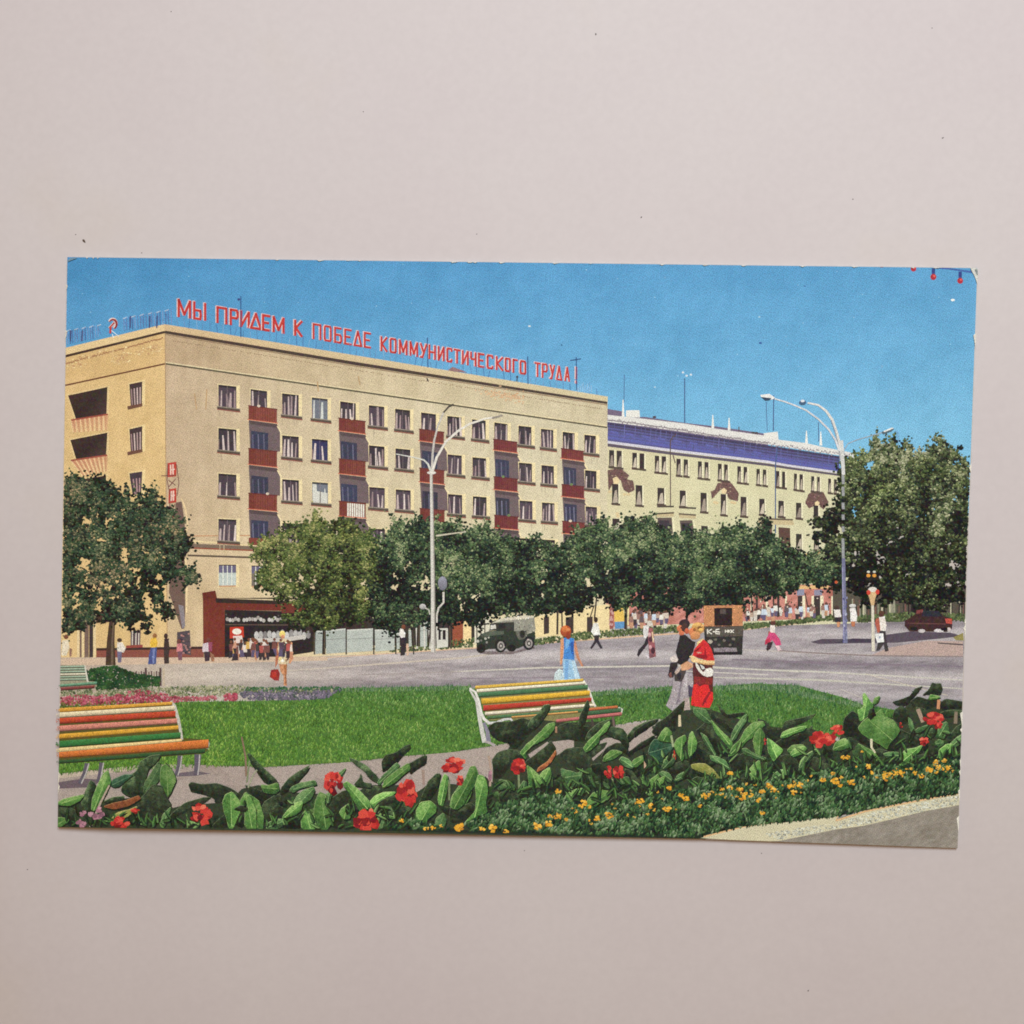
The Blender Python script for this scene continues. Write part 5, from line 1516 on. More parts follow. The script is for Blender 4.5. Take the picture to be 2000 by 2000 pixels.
n = len(P)
t = np.clip(vnoise(P[:, 0], P[:, 1], 12, 79) * .6 + rng.random(n) * .4, 0, 1)
c = lerp_pal([(28, 44, 30), (40, 76, 44), (62, 106, 52), (110, 134, 66)], t)
for k in range(12):
    a = T("P", [630 + k * 20, 525 + 6 * (k % 2)])[0]
    sh.stroke([a, a + (1, 28)], 2.6, (100, 76, 70) if k % 3 else (150, 130, 110), up=False)
for x in (745, 860, 885):
    sh.stroke(T("P", [x, 500, x + 2, 640]), 4, (90, 68, 64) if x != 885 else (196, 176, 148))
sh.dabs(P, rng.uniform(1.4, 3, n), rng.uniform(1.2, 2.4, n), rng.uniform(-1, 1, n), c, c * .6, 10)
sh.build()


# ------------------------------------------------------------------ benches: every slat a piece of its own
def slat(parent, quad, col, lab=None):
    s = Ink("slat", parent, z0=ZS, label=lab, tex=.09)
    q = np.asarray(quad, float)
    col = np.asarray(col, float)
    mid = (mix(q[0], q[3], .45), mix(q[1], q[2], .45))
    s.poly([q[0], q[1], mid[1], mid[0]], [np.minimum(col * 1.08 + 6, 255)] * 2 + [col] * 2)
    s.poly([mid[0], mid[1], q[2], q[3]], [col] * 2 + [col * .62] * 2, up=False)
    s.fleck(q + [(0, 1), (0, 1), (0, -2), (0, -2)], col * .93)
    s.stroke([q[3], q[2]], 1.6, col * .4 + np.array((18, 14, 8)))
    s.build()


bn = Ink("printed_bench", label="striped park bench at the lower left of the view")
bn.tp("P", [50, 820, 960, 765, 1030, 1050, 1240, 1065, 1235, 1140, 1200, 1175, 50, 1255], (86, 80, 34))
for pts, w in (([285, 1250, 262, 1330, 225, 1410], [9, 7, 8]), ([400, 1245, 385, 1330, 372, 1400], [9, 7, 8]), ([1015, 1190, 1005, 1270, 985, 1345], [10, 7, 8]), ([1155, 1180, 1150, 1270, 1140, 1342], [14, 11, 9])):
    bn.stroke(T("P", pts), w, (92, 84, 94))
    bn.stroke(T("P", np.reshape(pts, (-1, 2)) + (14, 0)), 2.4, (176, 168, 160))
bn.stroke(T("P", [935, 766, 970, 800, 1000, 900, 1020, 1000, 1030, 1065]), [8, 6, 5], (190, 184, 168))
bn.stroke(T("P", [1225, 1068, 1240, 1095, 1225, 1135]), 5, (150, 156, 140))
bno = bn.build()
ZS = bn.zmax + STEP
for L, R, c in (((818, 852), (955, 766, 792), (212, 152, 54)), ((852, 892), (972, 797, 832), (222, 204, 162)), ((896, 940), (980, 838, 884), (192, 70, 42)), ((956, 1000), (992, 897, 934), (206, 128, 108)),
                ((1022, 1060), (1003, 952, 984), (214, 156, 50)), ((1076, 1126), (1020, 1006, 1048), (56, 118, 58)), ((1132, 1166), (1030, 1058, 1080), (226, 196, 130)),
                ((1164, 1208), (1238, 1062, 1128), (206, 112, 48)), ((1228, 1252), (1212, 1134, 1166), (52, 84, 46))):
    slat(bno, T("P", [40, L[0], R[0], R[1], R[0], R[2], 40, L[1]]), c)
b_ = Ink("printed_bench", label="striped park bench with white scroll frame on the lawn")
b_.tp("R", [195, 640, 1045, 585, 1130, 800, 1345, 812, 1345, 868, 830, 925, 640, 905, 300, 915], (126, 118, 70))
b_.tp("R", [300, 930, 480, 925, 650, 900, 900, 930, 1200, 920, 1290, 900, 1300, 960, 900, 1050, 480, 1080, 330, 1050], (52, 56, 40))
b_.stroke(T("R", [150, 660, 195, 690, 222, 760, 240, 850, 262, 900, 300, 932]), [4, 5, 6], (216, 210, 198))
b_.stroke(T("R", [150, 672, 205, 760, 222, 860, 248, 1000, 268, 1085]), [3, 6, 8, 9], (196, 192, 180))
b_.stroke(T("R", [262, 930, 290, 1000, 300, 1085]), [6, 9], (130, 124, 136))
b_.stroke(T("R", [290, 935, 360, 930, 420, 905, 470, 900, 492, 925, 480, 955, 440, 960, 425, 938]), [5, 4.5, 4], (200, 196, 188))
b_.stroke(T("R", [270, 1080, 310, 1090, 350, 1110]), [4, 5], (166, 156, 150))
b_.stroke(T("R", [1045, 600, 1090, 680, 1120, 770, 1140, 805]), [4, 4], (214, 208, 192))
b_.stroke(T("R", [1320, 810, 1350, 825, 1340, 865]), 3, (196, 200, 180))
b_.stroke(T("R", [1275, 880, 1285, 960]), 4, (110, 90, 80))
b_.stroke(T("R", [1110, 905, 1120, 960]), 5, (70, 60, 52))
bo = b_.build()
ZS = b_.zmax + STEP
for a, b, c in (((195, 641, 668), (1042, 584, 606), (216, 174, 66)), ((206, 668, 694), (1060, 607, 628), (232, 220, 190)), ((222, 694, 730), (1080, 632, 664), (74, 116, 76)), ((244, 742, 786), (1096, 677, 714), (220, 170, 48)),
                ((258, 795, 838), (1108, 733, 762), (186, 60, 42)), ((270, 848, 872), (1130, 780, 802), (230, 216, 186)), ((292, 878, 902), (1150, 812, 838), (76, 112, 72)), ((1075, 818, 838), (1312, 796, 816), (196, 104, 60)),
                ((1072, 842, 872), (1340, 815, 848), (66, 100, 64)), ((830, 905, 928), (1346, 848, 872), (190, 104, 100)), ((480, 880, 894), (1000, 838, 852), (206, 150, 80))):
    slat(bo, T("R", [a[0], a[1], b[0], b[1], b[0], b[2], a[0], a[2]]), c)
b3 = Ink("printed_bench", label="pale green slatted bench at the far left edge")
b3.tp("P", [50, 478, 262, 478, 275, 600, 362, 610, 360, 650, 50, 680], (150, 146, 118))
b3.stroke(T("P", [265, 480, 280, 560, 290, 610]), 3.4, (206, 200, 180))
b3o = b3.build()
ZS = b3.zmax + STEP
for k in range(6):
    y = 482 + k * 20
    slat(b3o, T("P", [50, y + 5, 264 + k * 3, y, 264 + k * 3, y + 13, 50, y + 17]), ((150, 172, 146), (226, 214, 184))[k == 3])
slat(b3o, T("P", [50, 632, 362, 608, 362, 628, 50, 650]), (104, 150, 116))
slat(b3o, T("P", [50, 655, 350, 635, 340, 658, 50, 678]), (134, 66, 62))
ZC[0] += 6

person("dark haired woman in black blouse and grey skirt, arm in arm with the one in red", "V",
       [((56, 40, 40), [850, 160, 95, 80], 1), ((210, 116, 74), [770, 240, 52, 58], 1), ((70, 46, 42), [855, 225, 60, 80], 1), ((206, 110, 70), [800, 320, 48, 40], 1), ((190, 90, 60), [890, 285, 40, 50], 1), ((96, 52, 44), [800, 225, 22, 22], 1),
        ((44, 38, 38), [770, 360, 860, 345, 980, 450, 1040, 470, 1000, 640, 950, 720, 900, 800, 800, 870, 720, 830, 730, 740, 700, 640, 720, 560, 755, 440]),
        ((50, 42, 42), [610, 830, 720, 820, 735, 880, 690, 960, 660, 1070, 600, 1085, 570, 1040, 590, 930]), ((212, 196, 184), [600, 740, 690, 690, 745, 770, 720, 815, 620, 810]), ((110, 66, 58), [575, 1010, 620, 1000, 640, 1060, 600, 1085]),
        ((160, 148, 148), [650, 1110, 860, 1020, 900, 990, 980, 1040, 1000, 1180, 960, 1300, 930, 1420, 850, 1480, 640, 1650, 530, 1560, 590, 1430, 640, 1280]), ((128, 116, 120), [800, 1060, 830, 1040, 760, 1500, 700, 1560]),
        ((178, 168, 166), [860, 1020, 900, 1000, 890, 1250, 840, 1400, 820, 1300]), ((74, 62, 78), [915, 1210, 1000, 1260, 985, 1400, 930, 1420, 915, 1330]), ((170, 150, 140), [830, 1440, 930, 1420, 950, 1640, 840, 1650]),
        ((112, 66, 58), [830, 1640, 980, 1650, 1000, 1740, 900, 1780, 860, 1730])],
       [("handbag", [(70, 60, 58), (206, 150, 110), (190, 166, 150), (48, 42, 44)], [[680, 1000, 780, 930, 880, 960, 840, 1080, 800, 1150, 680, 1140], [780, 870, 900, 800, 990, 840, 990, 900, 900, 950, 800, 960], [680, 990, 760, 890, 800, 900, 760, 980, 700, 1030], [760, 1060, 36, 60]])])
person("curly blonde woman in red dress holding a white handbag", "V",
       [((190, 134, 72), [1080, 235, 112, 105], 1), ((214, 166, 92), [1060, 180, 70, 40], 1), ((120, 74, 40), [1110, 230, 40, 30], 1), ((226, 178, 92), [1130, 260, 40, 28], 1), ((206, 120, 74), [975, 300, 52, 70], 1), ((196, 132, 84), [1040, 360, 80, 70], 1),
        ((150, 86, 50), [1020, 260, 26, 30], 1), ((222, 166, 96), [1160, 200, 28, 24], 1), ((200, 130, 80), [990, 370, 40, 60], 1),
        ((86, 40, 38), [1000, 830, 1330, 860, 1340, 1100, 1335, 1250, 1330, 1400, 990, 1300, 1005, 1150, 990, 1000]), ((222, 190, 128), [1070, 470, 1160, 410, 1185, 430, 1100, 520, 1040, 600]),
        ((206, 44, 44), [1175, 425, 1250, 490, 1310, 590, 1345, 700, 1360, 790, 1250, 790, 1100, 740, 985, 705, 1020, 590, 1090, 510]), ((150, 30, 34), [1200, 560, 1215, 640, 1240, 760, 1160, 760, 1060, 735, 1060, 690, 1190, 690]),
        ((214, 150, 130), [1050, 650, 1100, 640, 1150, 658, 1130, 668, 1080, 662]), ((140, 28, 32), [1020, 620, 1100, 560, 1140, 540, 1090, 610, 1030, 640]),
        ((228, 190, 132), [930, 715, 1000, 705, 1090, 760, 1240, 790, 1362, 790, 1365, 850, 1240, 858, 1090, 830, 980, 815]), ((196, 150, 96), [1090, 815, 1240, 840, 1365, 835, 1362, 865, 1240, 862, 1090, 840]),
        ((130, 44, 40), [1010, 1060, 1330, 1090, 1330, 1210, 1240, 1200, 1010, 1210]), ((214, 42, 40), [1005, 1205, 1060, 1190, 1110, 1230, 1180, 1200, 1265, 1205, 1270, 1270, 1335, 1330, 1340, 1470, 1280, 1600, 1130, 1590, 960, 1555, 975, 1400]),
        ((146, 34, 34), [1260, 1330, 1300, 1330, 1220, 1480, 1170, 1570, 1140, 1560, 1190, 1440]), ((92, 36, 34), [1270, 1230, 1335, 1180, 1335, 1330, 1290, 1320])],
       [("handbag", [(222, 216, 200), (44, 38, 36), (200, 198, 188)], [[1035, 820, 1075, 850, 1130, 950, 1170, 990, 1220, 930, 1300, 910, 1345, 960, 1330, 1050, 1240, 1070, 1160, 1040, 1090, 970, 1045, 890], [1090, 840, 1160, 850, 1210, 910, 1160, 965, 1120, 900], [1110, 850, 1180, 890, 1200, 930, 1150, 940]])])

# ------------------------------------------------------------------ canna bed in front
cb = Ink("printed_canna_bed", label="bed of red cannas with broad leaves along the lower edge")
cb.poly(J(("P", [50, 1560, 300, 1480, 560, 1480, 940, 1590, 1300, 1560, 1400, 1560, 1500, 1450]), ("Q", [100, 1420, 400, 1480, 800, 1500, 1000, 1420, 1200, 1420, 1500, 1400]), ("R", [100, 1420, 340, 1330, 480, 1090, 800, 950, 1200, 960, 1600, 960]),
            ("S", [400, 830, 600, 830, 1000, 960, 1400, 980, 1600, 1080]), ("U", [500, 900, 900, 850, 1000, 720, 1395, 740, 1380, 1400, 1000, 1470, 500, 1580, 0, 1700]), ("S", [500, 1850, 0, 1850]), ("R", [0, 1850]), ("Q", [0, 1800]), ("P", [50, 1770])),
        (50, 58, 40))
cbo = cb.build()
# patches of path that show between the leaves
gp = Ink("path_patch", cbo)
for t, pts in (("P", [930, 1400, 1090, 1370, 1100, 1450, 1480, 1500, 1300, 1560, 1260, 1520, 960, 1600, 900, 1530]), ("P", [470, 1440, 560, 1480, 640, 1520, 420, 1540]), ("P", [55, 1470, 290, 1440, 240, 1520, 55, 1540]),
               ("Q", [170, 1290, 500, 1260, 560, 1380, 380, 1450, 330, 1400, 240, 1400]), ("Q", [500, 1270, 820, 1240, 1000, 1400, 900, 1340, 830, 1420, 600, 1380, 540, 1360]), ("Q", [950, 1230, 1080, 1220, 1080, 1300, 1010, 1340]),
               ("Q", [1300, 1330, 1420, 1190, 1540, 1180, 1500, 1350, 1400, 1440, 1340, 1480]), ("Q", [1420, 1180, 1771, 1150, 1771, 1300, 1700, 1380, 1540, 1290, 1450, 1300]), ("R", [0, 1165, 460, 1100, 330, 1230, 330, 1400, 200, 1290, 100, 1380, 0, 1300]),
               ("R", [610, 1180, 760, 1080, 790, 1100, 640, 1230]), ("R", [800, 1080, 970, 1060, 970, 1120, 860, 1170, 830, 1190]), ("R", [1080, 1130, 1220, 1050, 1360, 1050, 1390, 1110, 1250, 1110, 1120, 1230]), ("R", [1290, 960, 1600, 915, 1620, 1040, 1500, 1080, 1400, 1160, 1390, 1040])):
    gp.tp(t, pts, (164, 148, 136))
gp.build()
STY = {"d": ((30, 35, 25), (48, 64, 40), (98, 118, 76)), "g": ((44, 64, 38), (76, 114, 62), (136, 162, 102)), "b": ((56, 94, 42), (98, 146, 66), (164, 192, 112)), "t": ((28, 50, 38), (52, 90, 62), (116, 146, 108)),
       "r": ((96, 48, 34), (150, 84, 48), (190, 120, 70)), "y": ((104, 110, 46), (140, 140, 66), (190, 180, 100)), "k": ((28, 30, 23), (40, 48, 33), (72, 86, 56))}


def chaikin(p, n=1):
    p = np.asarray(p, float)
    for _ in range(n):
        q = np.roll(p, -1, 0)
        p = np.stack([p * .86 + q * .14, p * .14 + q * .86], 1).reshape(-1, 2)
    return p


def pleaf(tile, sty, flat):
    """one canna leaf traced as it stands: body, printed shadow below it, veins running out from the midrib"""
    raw = T(tile, flat)
    p = chaikin(raw)
    p = p.mean(0) + (p - p.mean(0)) * 1.06
    p = p + np.column_stack([vnoise(p[:, 0], p[:, 1], 7, 63) - .5, vnoise(p[:, 0], p[:, 1], 7, 64) - .5]) * 2.2
    c0, c1, c2 = [np.asarray(c, float) for c in STY[sty]]
    jit = np.clip(rng.normal(1, .09), .8, 1.2)
    c0, c1, c2 = c0 * jit, c1 * jit, c2 * jit
    x, y = p[:, 0], p[:, 1]
    area = abs((x * np.roll(y, -1) - np.roll(x, -1) * y).sum()) / 2
    cen = p.mean(0)
    w, v = np.linalg.eigh(np.cov((p - cen).T))
    ax = v[:, 1] if v[1, 1] < 0 else -v[:, 1]            # points up the leaf
    nn = np.array((-ax[1], ax[0]))
    if nn[1] > 0:
        nn = -nn                                          # points to the light
    ln, wd = np.abs((p - cen) @ ax).max(), np.abs((p - cen) @ nn).max()
    f = Ink("leaf", cbo, z0=ZC[0])
    if sty != "k":
        f.poly(p + (rng.uniform(.8, 2.4), rng.uniform(1.8, 4)), (26, 31, 22))  # the leaf's shadow, put into the print as an offset dark shape
    f.poly(p + (-.5, -.9), mix(c2, (170, 168, 136), .25))
    f.poly(p, mix(c0, c1, .75))
    n = int(area / 2.4) + 6
    P = cen + (scatter(p, n) - cen) * .95
    a, b = (P - cen) @ ax / ln, (P - cen) @ nn / wd
    bend = .25 * rng.normal() * (a * a - .3)
    b2_ = b - bend
    k = .50 + .24 * b2_ + .14 * a + .50 * (vnoise(P[:, 0], P[:, 1], 17, 55) - .5) + .09 * np.sin(a * ln / 2.0 - np.abs(b2_) * wd / 2.6) + rng.normal(0, .08, n)
    k = k - .25 * (b2_ < 0) * (rng.random() < .75) - .30 * np.clip(-a - .45, 0, 1)
    if sty in "kd":
        k = k + .55 * np.clip(vnoise(P[:, 0], P[:, 1], 10, 57) * 2.4 - 1.45, 0, 1)
    k = np.clip(k, 0, 1)[:, None]
    C = np.where(k < .5, c0 + (c1 - c0) * k * 2, c1 + (c2 - c1) * (k * 2 - 1))
    ang = math.atan2(ax[1], ax[0]) + np.where(b2_ > 0, -1, 1) * .55 * (1 if nn @ np.array((-ax[1], ax[0])) > 0 else -1)
    L = rng.uniform(1.2, 2.9, n)
    f.dabs(P, L, rng.uniform(.6, 1.25, n), ang + rng.normal(0, .12, n), C, C * .92, depth=2.0, k=5)
    if sty in "gbt" and wd > 5:
        s_ = np.linspace(-.86, .80, 8)
        rib = cen + ax * (s_ * ln)[:, None] + nn * ((.25 * 0 + bend.mean() * 0) * wd)
        keep = inside(rib, p)
        if keep.sum() > 3:
            f.stroke(rib[keep], [1.5, .6], mix(c1, c2, .8))
    f.build()


def lp(tile, sty, *rows):
    for r in rows:
        pleaf(tile, sty, r)


# filler leaves low in the bed, then the leaves one can pick out, back to front
fx = Ink("undergrowth", cbo, kind="stuff")
P = np.concatenate([scatter(J(("P", [60, 1620, 400, 1640, 900, 1690, 1400, 1660, 1500, 1560]), ("Q", [300, 1500, 800, 1560, 1300, 1560, 1500, 1720, 1500, 1780, 0, 1760]), ("P", [60, 1750])), 500),
                    scatter(J(("R", [200, 1420, 700, 1380, 1000, 1300, 1400, 1280, 1771, 1150, 1771, 1500, 1000, 1560, 300, 1600])), 500), scatter(J(("S", [0, 1250, 500, 1150, 1300, 1150, 1600, 1150]), ("U", [700, 1050, 1380, 950, 1380, 1200, 300, 1280]), ("S", [1200, 1380, 400, 1420, 0, 1500])), 700)])
n = len(P)
t = np.clip(vnoise(P[:, 0], P[:, 1], 18, 83) * .9 + rng.normal(0, .15, n) - .1, 0, 1)
c = lerp_pal([(30, 36, 26), (42, 58, 36), (64, 94, 50), (96, 130, 70)], t)
fx.dabs(P, rng.uniform(2, 5, n), rng.uniform(3, 8, n), rng.uniform(-1, 1, n), c, c * .6, 8)
fx.build()
lp("R", "k", (300, 970, 360, 930, 480, 930, 560, 900, 640, 930, 700, 940, 620, 1020, 560, 1090, 520, 1130, 480, 1140, 460, 1090, 380, 1070, 330, 1030), (330, 1230, 380, 1170, 450, 1150, 520, 1150, 570, 1180, 600, 1230, 480, 1220, 460, 1290, 400, 1360, 345, 1370, 340, 1290),
   (850, 960, 940, 930, 1010, 960, 1080, 960, 1100, 1010, 1050, 1080, 970, 1070, 880, 1050), (860, 1180, 920, 1140, 1000, 1130, 1100, 1140, 1170, 1100, 1220, 1085, 1200, 1130, 1140, 1180, 1080, 1230, 1070, 1290, 1000, 1310, 960, 1260, 900, 1230),
   (1590, 960, 1640, 950, 1700, 900, 1771, 840, 1771, 1000, 1700, 1000, 1640, 1040, 1610, 1010), (1190, 1200, 1230, 1130, 1310, 1090, 1380, 1100, 1400, 1170, 1420, 1210, 1360, 1160, 1290, 1140, 1240, 1170),
   (1400, 1160, 1450, 1130, 1520, 1080, 1600, 1030, 1600, 1070, 1530, 1120, 1450, 1160, 1420, 1190), (1100, 1260, 1180, 1250, 1220, 1300, 1200, 1350, 1120, 1320))
lp("R", "d", (610, 960, 640, 900, 690, 860, 730, 800, 775, 790, 770, 830, 740, 880, 700, 930, 660, 980), (1000, 950, 1020, 870, 1050, 810, 1075, 755, 1090, 790, 1070, 860, 1050, 920, 1020, 960), (1060, 1060, 1090, 1000, 1160, 940, 1250, 905, 1240, 940, 1190, 980, 1130, 1040, 1080, 1080),
   (1210, 1000, 1270, 970, 1350, 980, 1390, 1030, 1395, 1100, 1380, 1130, 1330, 1060, 1270, 1040, 1220, 1020), (1390, 1040, 1440, 980, 1520, 930, 1625, 900, 1600, 930, 1540, 970, 1450, 1030, 1400, 1070))
lp("R", "b", (550, 1165, 590, 1110, 660, 1050, 720, 990, 760, 950, 815, 935, 810, 980, 770, 1040, 700, 1080, 640, 1110, 590, 1160, 600, 1210), (1050, 1130, 1080, 1080, 1150, 1020, 1200, 960, 1245, 920, 1250, 950, 1220, 1000, 1170, 1040, 1160, 1080, 1110, 1140, 1060, 1160))
lp("R", "k", (605, 1290, 600, 1230, 680, 1180, 750, 1120, 790, 1080, 825, 1140, 810, 1180, 740, 1240, 680, 1290))
lp("R", "r", (680, 1315, 700, 1280, 760, 1240, 800, 1190, 825, 1150, 830, 1175, 790, 1240, 730, 1290))
lp("S", "k", (140, 1000, 180, 930, 240, 900, 300, 840, 385, 760, 380, 830, 330, 900, 280, 950, 230, 980, 170, 1030), (0, 1000, 60, 950, 130, 915, 185, 905, 140, 950, 60, 1000, 0, 1055), (600, 820, 640, 880, 700, 920, 740, 960, 770, 980, 750, 1010, 690, 960, 640, 930, 600, 890),
   (650, 780, 690, 830, 720, 870, 870, 848, 840, 880, 780, 890, 720, 895, 680, 860), (480, 1000, 530, 960, 570, 920, 610, 960, 630, 1040, 680, 1110, 740, 1170, 750, 1200, 640, 1180, 560, 1090, 510, 1030),
   (970, 900, 1030, 920, 1080, 980, 1150, 980, 1180, 920, 1290, 900, 1410, 865, 1390, 890, 1320, 930, 1250, 960, 1200, 1000, 1150, 1040, 1100, 1080, 1040, 1050, 1010, 980), (1090, 1100, 1160, 1060, 1250, 1040, 1330, 1000, 1390, 960, 1380, 990, 1350, 1050, 1280, 1100, 1180, 1130, 1110, 1130),
   (480, 1110, 520, 1080, 560, 1120, 620, 1200, 600, 1240, 560, 1280, 500, 1230, 440, 1240), (740, 1190, 820, 1190, 860, 1170, 920, 1210, 960, 1220, 900, 1280, 820, 1310, 760, 1310), (300, 1260, 370, 1230, 430, 1240, 440, 1290, 350, 1320, 300, 1360, 250, 1310),
   (1080, 1260, 1140, 1200, 1200, 1180, 1260, 1220, 1310, 1280, 1240, 1290, 1150, 1300, 1080, 1290))
lp("S", "g", (460, 820, 520, 820, 560, 840, 590, 890, 600, 940, 560, 930, 510, 900, 470, 860), (755, 1090, 760, 1020, 790, 960, 850, 890, 880, 870, 870, 920, 830, 980, 800, 1040))
lp("S", "t", (105, 1170, 130, 1090, 160, 1060, 220, 1080, 300, 1100, 290, 1140, 240, 1180, 210, 1240, 150, 1200))
lp("S", "b", (180, 1060, 210, 1010, 250, 965, 290, 1010, 295, 1080, 230, 1080), (600, 920, 620, 930, 680, 1000, 740, 1050, 765, 1090, 755, 1150, 700, 1080, 640, 1020), (740, 1190, 770, 1120, 830, 1060, 860, 1000, 920, 940, 1000, 930, 1015, 960, 960, 990, 930, 1040, 870, 1080, 820, 1150, 780, 1180),
   (930, 1090, 950, 1010, 990, 980, 1020, 1030, 1015, 1080, 1000, 1130, 990, 1180, 950, 1180), (1150, 1050, 1160, 1010, 1220, 980, 1280, 970, 1350, 960, 1320, 990, 1260, 1010, 1200, 1040), (1040, 1060, 1090, 1080, 1160, 1150, 1120, 1190, 1085, 1235, 1050, 1160),
   (310, 1110, 330, 1060, 390, 1030, 405, 1060, 380, 1100, 370, 1150, 390, 1190, 370, 1230, 340, 1180), (420, 1090, 430, 1030, 450, 1000, 490, 1080, 480, 1140, 440, 1190, 430, 1240, 420, 1180), (220, 1290, 225, 1230, 260, 1190, 310, 1180, 320, 1220, 280, 1250, 250, 1290),
   (1290, 1280, 1310, 1220, 1360, 1170, 1430, 1140, 1420, 1180, 1360, 1230, 1330, 1290), (1200, 1150, 1240, 1110, 1320, 1105, 1340, 1130, 1310, 1180, 1240, 1190))
lp("S", "g", (520, 1010, 560, 1040, 600, 1110, 635, 1180, 620, 1190, 580, 1130, 540, 1080), (840, 1140, 880, 1130, 920, 1170, 980, 1190, 1030, 1210, 1000, 1230, 920, 1200, 860, 1180), (590, 1190, 650, 1200, 710, 1230, 745, 1300, 700, 1280, 650, 1240, 600, 1230), (190, 1330, 220, 1310, 270, 1330, 300, 1380, 280, 1400, 230, 1370),
   (310, 1390, 340, 1340, 390, 1320, 420, 1350, 390, 1360, 350, 1380), (1075, 1390, 1090, 1340, 1150, 1300, 1210, 1310, 1180, 1340, 1120, 1370))
lp("S", "k", (1300, 1340, 1340, 1270, 1420, 1240, 1500, 1250, 1550, 1280, 1500, 1330, 1420, 1350, 1350, 1370), (790, 1400, 830, 1370, 890, 1370, 940, 1400, 900, 1430, 830, 1430))
lp("S", "d", (420, 1400, 480, 1360, 560, 1370, 630, 1430, 600, 1450, 500, 1430))
lp("S", "y", (445, 1265, 500, 1250, 560, 1260, 620, 1310, 660, 1360, 640, 1375, 580, 1340, 510, 1310, 450, 1290))
lp("S", "b", (870, 1330, 920, 1280, 975, 1225, 990, 1300, 980, 1380, 960, 1400, 930, 1360), (70, 1515, 80, 1450, 110, 1390, 180, 1340, 190, 1370, 150, 1430, 100, 1500))
lp("U", "k", (490, 970, 500, 870, 560, 810, 600, 840, 640, 870, 620, 930, 640, 990, 700, 1050, 690, 1070, 620, 1040, 560, 1000, 520, 1000), (510, 1010, 560, 1010, 570, 1060, 540, 1070), (860, 740, 930, 720, 1000, 690, 1030, 640, 1085, 620, 1060, 660, 1010, 720, 960, 770, 900, 760),
   (860, 850, 880, 800, 930, 770, 980, 800, 990, 860, 950, 910, 900, 890), (1000, 730, 1060, 700, 1130, 720, 1190, 700, 1200, 760, 1130, 790, 1060, 800, 1010, 770), (1040, 780, 1100, 790, 1130, 830, 1080, 860, 1050, 840), (1090, 690, 1140, 640, 1160, 595, 1190, 605, 1225, 600, 1240, 640, 1220, 690, 1150, 680),
   (1210, 760, 1260, 720, 1340, 730, 1395, 740, 1395, 790, 1300, 790, 1240, 800), (820, 1080, 870, 1010, 920, 950, 1000, 990, 1060, 1020, 1040, 1070, 960, 1080, 890, 1110, 840, 1110), (700, 1110, 760, 1090, 830, 1110, 790, 1140, 720, 1150))
lp("U", "d", (1220, 820, 1300, 800, 1395, 810, 1395, 850, 1310, 840, 1260, 850), (1040, 990, 1100, 980, 1160, 930, 1170, 1000, 1100, 1020), (1300, 980, 1340, 930, 1390, 900, 1390, 1000, 1330, 1010))
lp("U", "b", (600, 800, 640, 780, 640, 690, 655, 675, 690, 730, 720, 760, 690, 800, 660, 850, 620, 880), (710, 760, 725, 710, 768, 692, 750, 740), (610, 940, 640, 890, 690, 850, 740, 830, 780, 800, 800, 850, 870, 890, 910, 950, 880, 1000, 830, 1050, 815, 1090, 780, 1060, 700, 1020, 640, 980),
   (1130, 720, 1150, 680, 1220, 700, 1190, 715))
lp("U", "k", (670, 850, 690, 790, 720, 790, 735, 840, 700, 870), (160, 1290, 190, 1220, 260, 1160, 330, 1180, 395, 1240, 390, 1290, 300, 1310, 220, 1300), (980, 1215, 1030, 1150, 1110, 1130, 1180, 1130, 1150, 1170, 1060, 1200))
lp("U", "g", (1020, 960, 1060, 930, 1130, 910, 1110, 940, 1060, 970), (980, 860, 1000, 870, 1030, 960, 1010, 990, 985, 920), (1180, 950, 1220, 910, 1270, 890, 1290, 960, 1250, 1010, 1200, 1000), (790, 1130, 840, 1115, 910, 1120, 900, 1160, 830, 1170), (150, 1280, 170, 1200, 220, 1130, 290, 1100, 250, 1150, 200, 1200),
   (1180, 1050, 1210, 1020, 1250, 1040, 1220, 1080), (1290, 1060, 1340, 1010, 1388, 980, 1388, 1040, 1330, 1080))
lp("U", "b", (915, 1215, 920, 1150, 960, 1100, 1030, 1090, 1090, 1060, 1060, 1110, 1000, 1160, 960, 1210), (600, 1050, 650, 1080, 720, 1110, 760, 1170, 770, 1210, 720, 1180, 650, 1130), (1210, 1160, 1215, 1100, 1270, 1060, 1320, 1060, 1300, 1120, 1250, 1160), (410, 1100, 430, 1040, 500, 1010, 545, 1040, 530, 1080, 470, 1100),
   (90, 1130, 120, 1090, 190, 1070, 215, 1090, 170, 1130, 120, 1150))
lp("Q", "k", (0, 1420, 60, 1445, 120, 1470, 260, 1490, 270, 1500, 180, 1560, 130, 1580, 60, 1520), (140, 1560, 250, 1500, 290, 1520, 250, 1580, 300, 1600, 280, 1680, 200, 1700, 140, 1765, 120, 1765), (300, 1765, 310, 1690, 420, 1670, 440, 1765),
   (630, 1610, 660, 1540, 760, 1480, 800, 1470, 820, 1520, 860, 1600, 880, 1640, 800, 1700, 700, 1765, 680, 1690), (910, 1450, 1000, 1430, 1060, 1440, 1030, 1490, 960, 1520), (1180, 1650, 1200, 1580, 1290, 1600, 1340, 1640, 1300, 1690, 1220, 1680), (1075, 1240, 1100, 1190, 1180, 1170, 1260, 1115, 1290, 1105, 1300, 1140, 1240, 1190, 1200, 1240, 1140, 1290, 1085, 1320),
   (1285, 1260, 1330, 1230, 1400, 1190, 1425, 1200, 1415, 1260, 1350, 1300, 1300, 1340))
